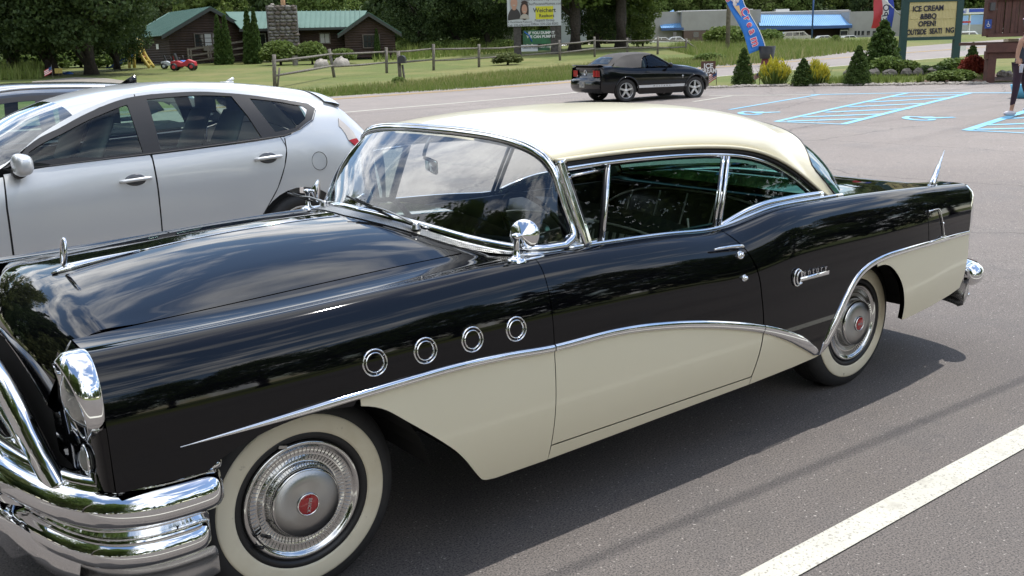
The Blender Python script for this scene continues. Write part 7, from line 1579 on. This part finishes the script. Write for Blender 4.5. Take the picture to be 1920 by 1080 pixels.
mb = MB(); mb.tube([Pf(*p) for p in cr([(1391, -40), (1393, 0), (1406, 26), (1421, 52), (1430, 72), (1437, 95), (1444, 112)], 4)], .02, 6); obj('pole', mb, M['white'], t)
pk = mat('pink_print', (.72, .06, .16), .6); wt_ = mat('white_print', (.75, .75, .72), .6)
letters = [('C', 1396, 22, 18, -62), ('r', 1401, 34, 15, -62), ('e', 1406, 46, 16, -62), ('a', 1411, 59, 17, -68), ('m', 1416, 78, 19, -72), ('e', 1366, -2, 14, -62)]
for ch_, px, py, sz, ro in letters:
    for m_, of, dd_ in ((wt_, .035, -.10), (pk, .004, -.13)):
        Mx = frame(Pf(px, py, dd_), tuple(RH3), (0, 0, 1)) @ Matrix.Rotation(math.radians(ro), 4, 'Z'); text('lettering', ch_, sz*fs_*1.15, Mx, m_, t, .004, bold=of)
mb = MB(); c0, c1, c2 = Pf(1376, 12, -.11), Pf(1386, 10, -.11), Pf(1391, 33, -.11); mb.prism([c0, c1, c2], (FH[0]*.02, FH[1]*.02, 0)); obj('cone_print', mb, mat('wafer_print', (.62, .42, .22), .6), t, smooth=False)
for px, py, r_ in ((1378, 6, 6), (1374, -3, 6), (1383, 0, 5)): mb = MB(); mb.sph(Pf(px, py, -.10), (r_*fs_, .02, r_*fs_), 14); obj('scoop_print', mb, mat('cream_print', (.70, .62, .60), .6), t)
bt = thing('flag_barrel', 'black bucket on a dark red stand holding the feather flag', 'bucket', tuple(bp_)); zb_ = float(Pf(1440, 118)[2]); 
mb = MB(); q_ = Pf(1438, 100); mb.lathe([(.20, 0), (.34, .0), (.42, .62), (.38, .62), (.30, .3), (0, .3)][1:], 24, 'z', (q_[0]-.0, q_[1], Pf(1438, 110)[2])); obj('bucket', mb, M['plastic'], bt)
mb = MB(); mb.lathe([(.30, 0), (.24, float(Pf(1438, 110)[2]))], 16, 'z', (q_[0]-.0, q_[1], 0)); obj('stand', mb, mat('dark_red_stand', (.14, .03, .03), .7), bt)
# ---- small brown sign and paper flags ----
def stake(px, py): p = G(px, py); return p, depth(p)/FPX
p, s_ = stake(1327, 163); t = thing('ice_cream_sign', 'small brown hand-painted ice cream sign at the corner of the bed', 'sign', tuple(p), math.atan2(RH[1], RH[0]))
mb = MB(); mb.box((0, 0, 35*s_), (27*s_, .04, 24*s_)); obj('board', mb, mat('brown_board', (.10, .05, .035), .8), t, smooth=False); mb = MB(); mb.box((0, .04, 15*s_), (.08, .05, 36*s_)); obj('stake', mb, M['wood'], t, smooth=False)
for tx, dz in (('ICE', 38), ('CREAM', 29)): text('lettering', tx, 10*s_*1.2, Matrix.Translation((0, -.03, dz*s_)) @ Matrix.Rotation(PI/2, 4, 'X'), M['white'], t, .004, bold=.006, xs=1 if tx == 'ICE' else .78)
def usflag(px, py, wpx, label):
    p, s_ = stake(px, py); t = thing('small_flag', label, 'flag', tuple(p), math.atan2(RH[1], RH[0])+.1); W2, H2 = wpx*s_, wpx*s_*.75
    mb = MB(); mb.tube([(0, 0, 0), (0, 0, 28*s_)], .012, 6); obj('staff', mb, M['wood'], t); rd = M['tail'] if 0 else rd_
    for k in range(7):
        z1 = 25*s_-H2*k/7; mb = MB(); V = [[(-W2*u, -.01+.05*math.sin(u*5), z-W2*.55*u) for z in (z1, z1-H2/7)] for u in np.linspace(0, 1, 7)]; mb.grid(V); obj('stripe', mb, rd_ if k % 2 == 0 else M['white'], t)
    mb = MB(); V = [[(-W2*u, -.03+.05*math.sin(u*5), z-W2*.55*u) for z in (25*s_+.005, 25*s_-H2*.52)] for u in np.linspace(0, .42, 4)]; mb.grid(V); obj('canton', mb, M['blueband'], t)
usflag(1343, 160, 17, 'small stars and stripes flag stuck beside the brown ice cream sign'); usflag(1424, 160, 14, 'small stars and stripes flag between the spruce and the yellow shrub'); usflag(100, 150, 14, 'small stars and stripes flag on the left lawn behind the cars')
p, s_ = stake(111, 143); t = thing('lawn_sign', 'small yellow yard sign beside the little flag on the left', 'sign', tuple(p), math.atan2(RH[1], RH[0])+.5); mb = MB(); mb.box((0, 0, 10*s_), (13*s_, .02, 9*s_)); obj('board', mb, yl, t, smooth=False); mb = MB(); mb.tube([(0, 0, 0), (0, 0, 10*s_)], .015, 5); obj('stake', mb, M['wood'], t)
p, s_ = stake(127, 138); t = thing('blue_tarp', 'folded blue tarp lying between the cedar trunks', 'tarp', tuple(p)); mb = MB(); V, F = rock(np.random.default_rng(5), (9*s_, .5, 4*s_)); mb.add(V, F); obj('tarp', mb, bl_, t)
# ---- marquee sign ----
mp = ground_at(1688, 41.0, 122); ms = 41.0/FPX; Fm = Fr(mp, math.radians(-2)); MQ = thing('marquee_sign', 'roadside marquee letter sign in a dark green frame with cream lit panel', 'sign', tuple(mp), Fm.rz())
grn = mat('dark_green_frame', (.008, .045, .045), .5); crm_ = mat('cream_panel', (.76, .66, .38), .5); nv = mat('dark_navy_letter', (.012, .012, .035), .5)
ZQ = lambda py: float((CP+pray(1688, py)*41.0)[2]-mp[2]); XQ = lambda px: (px-1690.5)*ms
for px in (1692, 1791): mb = MB(); mb.box((XQ(px), 0, (ZQ(-60)-.2)/2), (12*ms, .22, ZQ(-60)+.4)); obj('post', mb, grn, MQ, smooth=False)
mb = MB(); mb.box((XQ(1741), 0, ZQ(37)), (92*ms, .12, 66*ms)); pn = obj('panel', mb, crm_, MQ, smooth=False)
for k in range(34): mb = MB(); mb.box((XQ(1697.5+2.62*k), -.068, ZQ(37)), (.030, .02, 63*ms)); o = obj('panel_rib', mb, mat('cream_rib', (.60, .51, .26), .5) if k == 0 else bpy.data.materials['cream_rib'], MQ, smooth=False)
for py in (20.5, 37, 54): mb = MB(); mb.box((XQ(1741), -.085, ZQ(py)), (90*ms, .015, .02)); obj('letter_track', mb, bpy.data.materials['cream_rib'], MQ, smooth=False)
for px_, py_, w_, h_ in ((1741, 73.5, 100, 6), (1741, 3.5, 100, 5)): mb = MB(); mb.box((XQ(px_), -.02, ZQ(py_)), (w_*ms, .2, h_*ms)); obj('frame_bar', mb, grn, MQ, smooth=False)
mb = MB(); mb.box((XQ(1741), 0, ZQ(-20)), (92*ms, .12, 42*ms)); obj('top_panel', mb, M['white'], MQ, smooth=False)
text('lettering', 'ICE CREAM & GRILLE', 8*ms, Matrix.Translation((XQ(1741), -.07, ZQ(-2.5))) @ Matrix.Rotation(PI/2, 4, 'X'), nv, MQ, .004)
for s_, px, py, xs in (('ICE CREAM', 1732.5, 18.5, .86), ('&BBQ', 1734, 33, .88), ('OPEN!', 1733, 46.5, .86), ('OUTSIDE', 1714.5, 61.5, .66), ('SEATI', 1749.5, 60.5, .70), ('NG', 1775.5, 59.5, .78)):
    text('lettering', s_, 13.2*ms, Matrix.Translation((XQ(px), -.105, ZQ(py))) @ Matrix.Rotation(PI/2, 4, 'X') @ Matrix.Rotation(.02, 4, 'Z'), nv, MQ, .004, bold=.009, xs=xs)
# open flag seen from behind
t = thing('open_flag', 'red, white and blue open flag on a slanted white staff', 'flag', tuple(mp), Fm.rz()); stripes = [(1636, 1649, rd_), (1649, 1660, M['white']), (1660, 1670, mat('flag_blue', (.03, .06, .36), .7))]
for a_, b_, m_ in stripes:
    mb = MB(); V = []
    for k, f in enumerate(np.linspace(0, 1, 10)):
        py = -12+f*64; sh = 4*math.sin(f*2.2); V.append([(XQ(a_+(b_-a_)*u+sh-(9*f if a_ < 1640 else 5*f)*(1-u)*.6), .15+.08*math.sin(f*6+u*2), ZQ(py)) for u in (0, .5, 1)])
    mb.grid(V); obj('stripe', mb, m_, t)
for i_, (c_, py) in enumerate((('O', 15), ('P', 27), ('E', 38))): text('lettering', c_, 16*ms, Matrix.Translation((XQ(1655.0-i_*1.5), -.10, ZQ(py))) @ Matrix.Rotation(PI/2, 4, 'X') @ Matrix.Rotation(-PI/2*.9, 4, 'Z') @ Matrix.Diagonal((-1, 1, 1, 1)), nv, t, .004, bold=.006)
mb = MB(); mb.tube([(XQ(1688), .1, ZQ(31)), (XQ(1645), .1, ZQ(-10))], .022, 6); obj('staff', mb, M['white'], t)
p = ground_at(1800, 52, 96); vbt = thing('yard_sign', 'small white and red yard sign behind the marquee right post', 'sign', tuple(p)); vb(vbt, 1795, 1811, 79, 95, 52, .04, M['white'], 'board'); vb(vbt, 1797, 1809, 80.5, 84, 51.9, .02, rd_, 'print')
# ---- wooden deck on the right ----
brown = mat('brown_stained_wood', (.105, .045, .034), .75, noise=[(3, (.07, .032, .026), .4, .65), (20, (.13, .06, .045), .55, .75)], bump=(22, .4, .01))
dk = 30.6; dp_ = ground_at(1853, dk, 157); dS = dk/FPX; DK = thing('wooden_deck', 'brown stained wooden deck with slatted privacy screen at the right edge', 'deck', tuple(dp_), math.atan2(RH[1], RH[0])); XD_ = lambda px: (px-1853)*dS; ZD = lambda py: float((CP+pray(1853, py)*dk)[2]-dp_[2])
for px, y0_, y1_, w_ in ((1843, -30, 62, 15), (1853, 105, 158, 15), (1893, 105, 150, 14), (1935, 105, 158, 15), (1985, -30, 158, 16)): mb = MB(); mb.box((XD_(px), 0 if px != 1893 else 1.4, (ZD(y0_)+ZD(y1_))/2), (w_*dS, .24, ZD(y0_)-ZD(y1_)+.2)); obj('post', mb, brown, DK, smooth=False)
x = 1850.0; k = 0
while x < 1975:
    w_ = rnd.uniform(5.2, 7.2); mb = MB(); mb.box((XD_(x+w_/2), rnd.uniform(-.03, .03), (ZD(2)+ZD(66))/2), ((w_-.7)*dS, .03, ZD(2)-ZD(66))); obj('slat', mb, brown, DK, smooth=False); x += w_+.25
for py, h_, y_, nm in ((0, 5, -.06, 'top_rail'), (67, 6, -.08, 'middle_rail'), (90, 16, -.14, 'beam'), (103, 14, -.05, 'beam')): mb = MB(); mb.box((XD_(1910), y_, ZD(py)), (140*dS, .12, h_*dS)); obj(nm, mb, brown, DK, smooth=False)
mb = MB(); mb.box((XD_(1935), 1.6, ZD(82)), (120*dS, 3.0, .10)); obj('deck_boards', mb, brown, DK, smooth=False)
mb = MB(); mb.box((XD_(1897), .3, ZD(77)), (20*dS, .3, 6*dS)); obj('menu_box', mb, mat('pale_box', (.5, .45, .33), .7), DK, smooth=False)
t = thing('access_sign', 'blue square wheelchair access sign on the deck post', 'sign', tuple(dp_), math.atan2(RH[1], RH[0])); mb = MB(); mb.box((XD_(1838), -.16, ZD(45.5)), (12*dS, .02, 16*dS)); obj('plate', mb, mat('access_blue', (.015, .06, .28), .5), t, smooth=False)
mb = MB(); c_ = (XD_(1838), -.175, ZD(46)); mb.tube([(c_[0]+.045*math.cos(a), c_[1], c_[2]-.03+.045*math.sin(a)) for a in np.linspace(1.9, 2*PI+.1, 14)], .008, 5, up=(0, 1, 0)); mb.tube([(c_[0]-.01, c_[1], c_[2]+.055), (c_[0], c_[1], c_[2]-.01), (c_[0]+.04, c_[1], c_[2]-.012), (c_[0]+.055, c_[1], c_[2]-.06)], .010, 5, up=(0, 1, 0)); mb.sph((c_[0]-.012, c_[1], c_[2]+.075), .013, 8); obj('symbol', mb, M['white'], t)
mb = MB(); mb.box((XD_(1843), -.16, ZD(14)), (8*dS, .1, 14*dS)); tag(obj('meter_box', mb, mat('dark_grey_box', (.07, .07, .07), .6), t if 0 else DK, smooth=False))
# pale rocks and litter under the deck
for px, py, k_ in ((1880, 118, .16), (1892, 122, .13), (1884, 128, .12)): p = ground_at(px, 33, py+8); mb = MB(); V, F = rock(r, (k_*1.4, k_, k_)); mb.add(V, F); o = obj('garden_rock', mb, M['stone'], smooth=False); o.location = (p[0], p[1], p[2]+.1); tag(o, 'pale rock lying under the wooden deck', 'rock', 'pale rocks under the deck')
# ---- walking person ----
pp_ = G(1895, 217); PE = thing('person', 'person walking in a dark tank top and maroon leggings, holding a white cup', 'person', tuple(pp_), math.atan2(RH[1], RH[0])); ps = depth(pp_)/FPX
K = (175*ps)/1.78
def skin(name, joints, bones, m_, parent, sub=2):
    me = bpy.data.meshes.new(name); me.from_pydata([tuple(K*q for q in j[:3]) for j in joints], bones, []); o = bpy.data.objects.new(name, me); COL.objects.link(o)
    bpy.context.view_layer.objects.active = o; o.select_set(True); bpy.ops.object.modifier_add(type='SKIN')
    for i, j in enumerate(joints): me.skin_vertices[0].data[i].radius = (j[3]*K, (j[4] if len(j) > 4 else j[3])*K)
    me.skin_vertices[0].data[0].use_root = True
    s2 = o.modifiers.new('sub', 'SUBSURF'); s2.levels = sub; s2.render_levels = sub
    dg = bpy.context.evaluated_depsgraph_get(); dg.update(); m2 = bpy.data.meshes.new_from_object(o.evaluated_get(dg)); bpy.data.objects.remove(o)
    m2.materials.clear(); m2.materials.append(m_); m2.polygons.foreach_set('use_smooth', [True]*len(m2.polygons)); o = bpy.data.objects.new(name, m2); COL.objects.link(o); o.parent = parent; return o
sk = mat('skin', (.42, .23, .15), .55); hr_ = mat('dark_hair', (.025, .015, .012), .5); tk = mat('slate_tank_top', (.045, .055, .075), .85); lg = mat('maroon_leggings', (.030, .010, .022), .7); shoe = mat('white_shoe', (.62, .60, .66), .6)
# local: x right in view, y away, z up; walking towards the left of view, body angled; front foot at the origin
J = [(.14, .05, .98, .13, .10), (.15, .04, 1.12, .115, .09), (.16, .03, 1.28, .135, .095), (.165, .02, 1.40, .12, .075), (.165, .0, 1.50, .05), (.155, -.02, 1.56, .052), (.15, -.03, 1.66, .083, .095), (.15, -.03, 1.73, .07, .08),
     (.02, -.08, 1.38, .05), (-.03, -.10, 1.20, .043), (-.055, -.13, 1.08, .034), (-.04, -.22, .97, .027), (-.03, -.25, .93, .024),
     (.31, .10, 1.38, .05), (.36, .14, 1.12, .04), (.33, .02, .96, .028),
     (.06, .0, .90, .085), (.03, -.03, .50, .055), (.015, .02, .12, .036), (.0, .0, .06, .035), (-.07, -.04, .03, .03),
     (.22, .10, .90, .085), (.27, .08, .52, .055), (.44, .16, .20, .038), (.47, .18, .13, .035), (.42, .12, .06, .03)]
Bn = [(0, 1), (1, 2), (2, 3), (3, 4), (4, 5), (5, 6), (6, 7), (3, 8), (8, 9), (9, 10), (10, 11), (11, 12), (3, 13), (13, 14), (14, 15), (0, 16), (16, 17), (17, 18), (18, 19), (19, 20), (0, 21), (21, 22), (22, 23), (23, 24), (24, 25)]
skin('body', J, Bn, sk, PE)
gr = lambda j, d: tuple(j[:3])+tuple(q+d for q in j[3:])
skin('leggings', [(.14, .05, .93, .125, .10), gr(J[16], .012), gr(J[17], .010), (.015, .02, .17, .044), gr(J[21], .012), gr(J[22], .010), (.43, .155, .24, .046)], [(0, 1), (1, 2), (2, 3), (0, 4), (4, 5), (5, 6)], lg, PE)
skin('tank_top', [(.14, .05, .90, .145, .118), (.14, .05, 1.0, .145, .115), gr(J[1], .018), gr(J[2], .016), (.165, .02, 1.385, .12, .085)], [(0, 1), (1, 2), (2, 3), (3, 4)], tk, PE)
for a_, nm in (((.0, .0), 'shoe'), ((.45, .16), 'shoe')):
    mb = MB(); z_ = .0 if a_[0] == 0 else .06; mb.sph((K*(a_[0]-.035), K*(a_[1]-.02), K*(.045+z_)), (K*.125, K*.05, K*.048), 16); o = obj(nm, mb, shoe, PE)
mb = MB(); mb.sph((K*.165, K*-.015, K*1.70), (K*.098, K*.105, K*.108), 18); mb.sph((K*.255, K*.03, K*1.70), (K*.05, K*.045, K*.06), 12); mb.sph((K*.14, -.02*K, K*1.745), (K*.085, K*.09, K*.065), 14); obj('hair', mb, hr_, PE)
mb = MB(); mb.tube([(K*(.15+.09*math.cos(a)), K*(-.03+.09*math.sin(a)), K*(1.775)) for a in np.linspace(0, 2*PI, 17)[:-1]], K*.017, 6, True); obj('flower_headband', mb, mat('flower_band', (.55, .35, .60), .7, noise=(20, (.7, .55, .15), .45, .6)), PE)
# hand: four fingers and thumb closed on the cup
cx_, cy_, cz_ = K*-.035, K*-.275, K*.905
for k_ in range(4):
    zz2 = cz_+K*(.028-.019*k_); L2 = (.9, 1.0, .95, .8)[k_]; mb = MB(); mb.tube([(cx_+K*.042*math.cos(a), cy_+K*.042*math.sin(a), zz2) for a in np.linspace(2.0, 2.0-2.1*L2, 8)], np.linspace(K*.0105, K*.008, 8), 7); obj('finger', mb, sk, PE)
mb = MB(); mb.tube([(cx_+K*.045*math.cos(a), cy_+K*.045*math.sin(a), cz_+K*.035) for a in np.linspace(2.1, 3.5, 6)], np.linspace(K*.012, K*.009, 6), 7); obj('thumb', mb, sk, PE)
cu = thing('paper_cup', 'white paper cup held in the walking person\u2019s hand', 'cup', tuple(pp_), math.atan2(RH[1], RH[0])); mb = MB(); mb.lathe([(.0, -K*.10), (K*.028, -K*.10), (K*.038, K*.045), (K*.041, K*.05), (K*.038, K*.055), (0, K*.05)], 20, 'z', (cx_, cy_, cz_)); obj('cup', mb, shoe, cu)
# blue planter behind the person
p = ground_at(1918, 24, 165); mb = MB(); mb.lathe([(.0, .0), (.20, .0), (.30, .34), (.27, .34), (0, .3)], 20); o = obj('blue_tub', mb, mat('blue_tub_plastic', (.12, .42, .62), .5)); o.location = tuple(p); tag(o, 'blue plastic tub standing behind the walking person', 'tub')
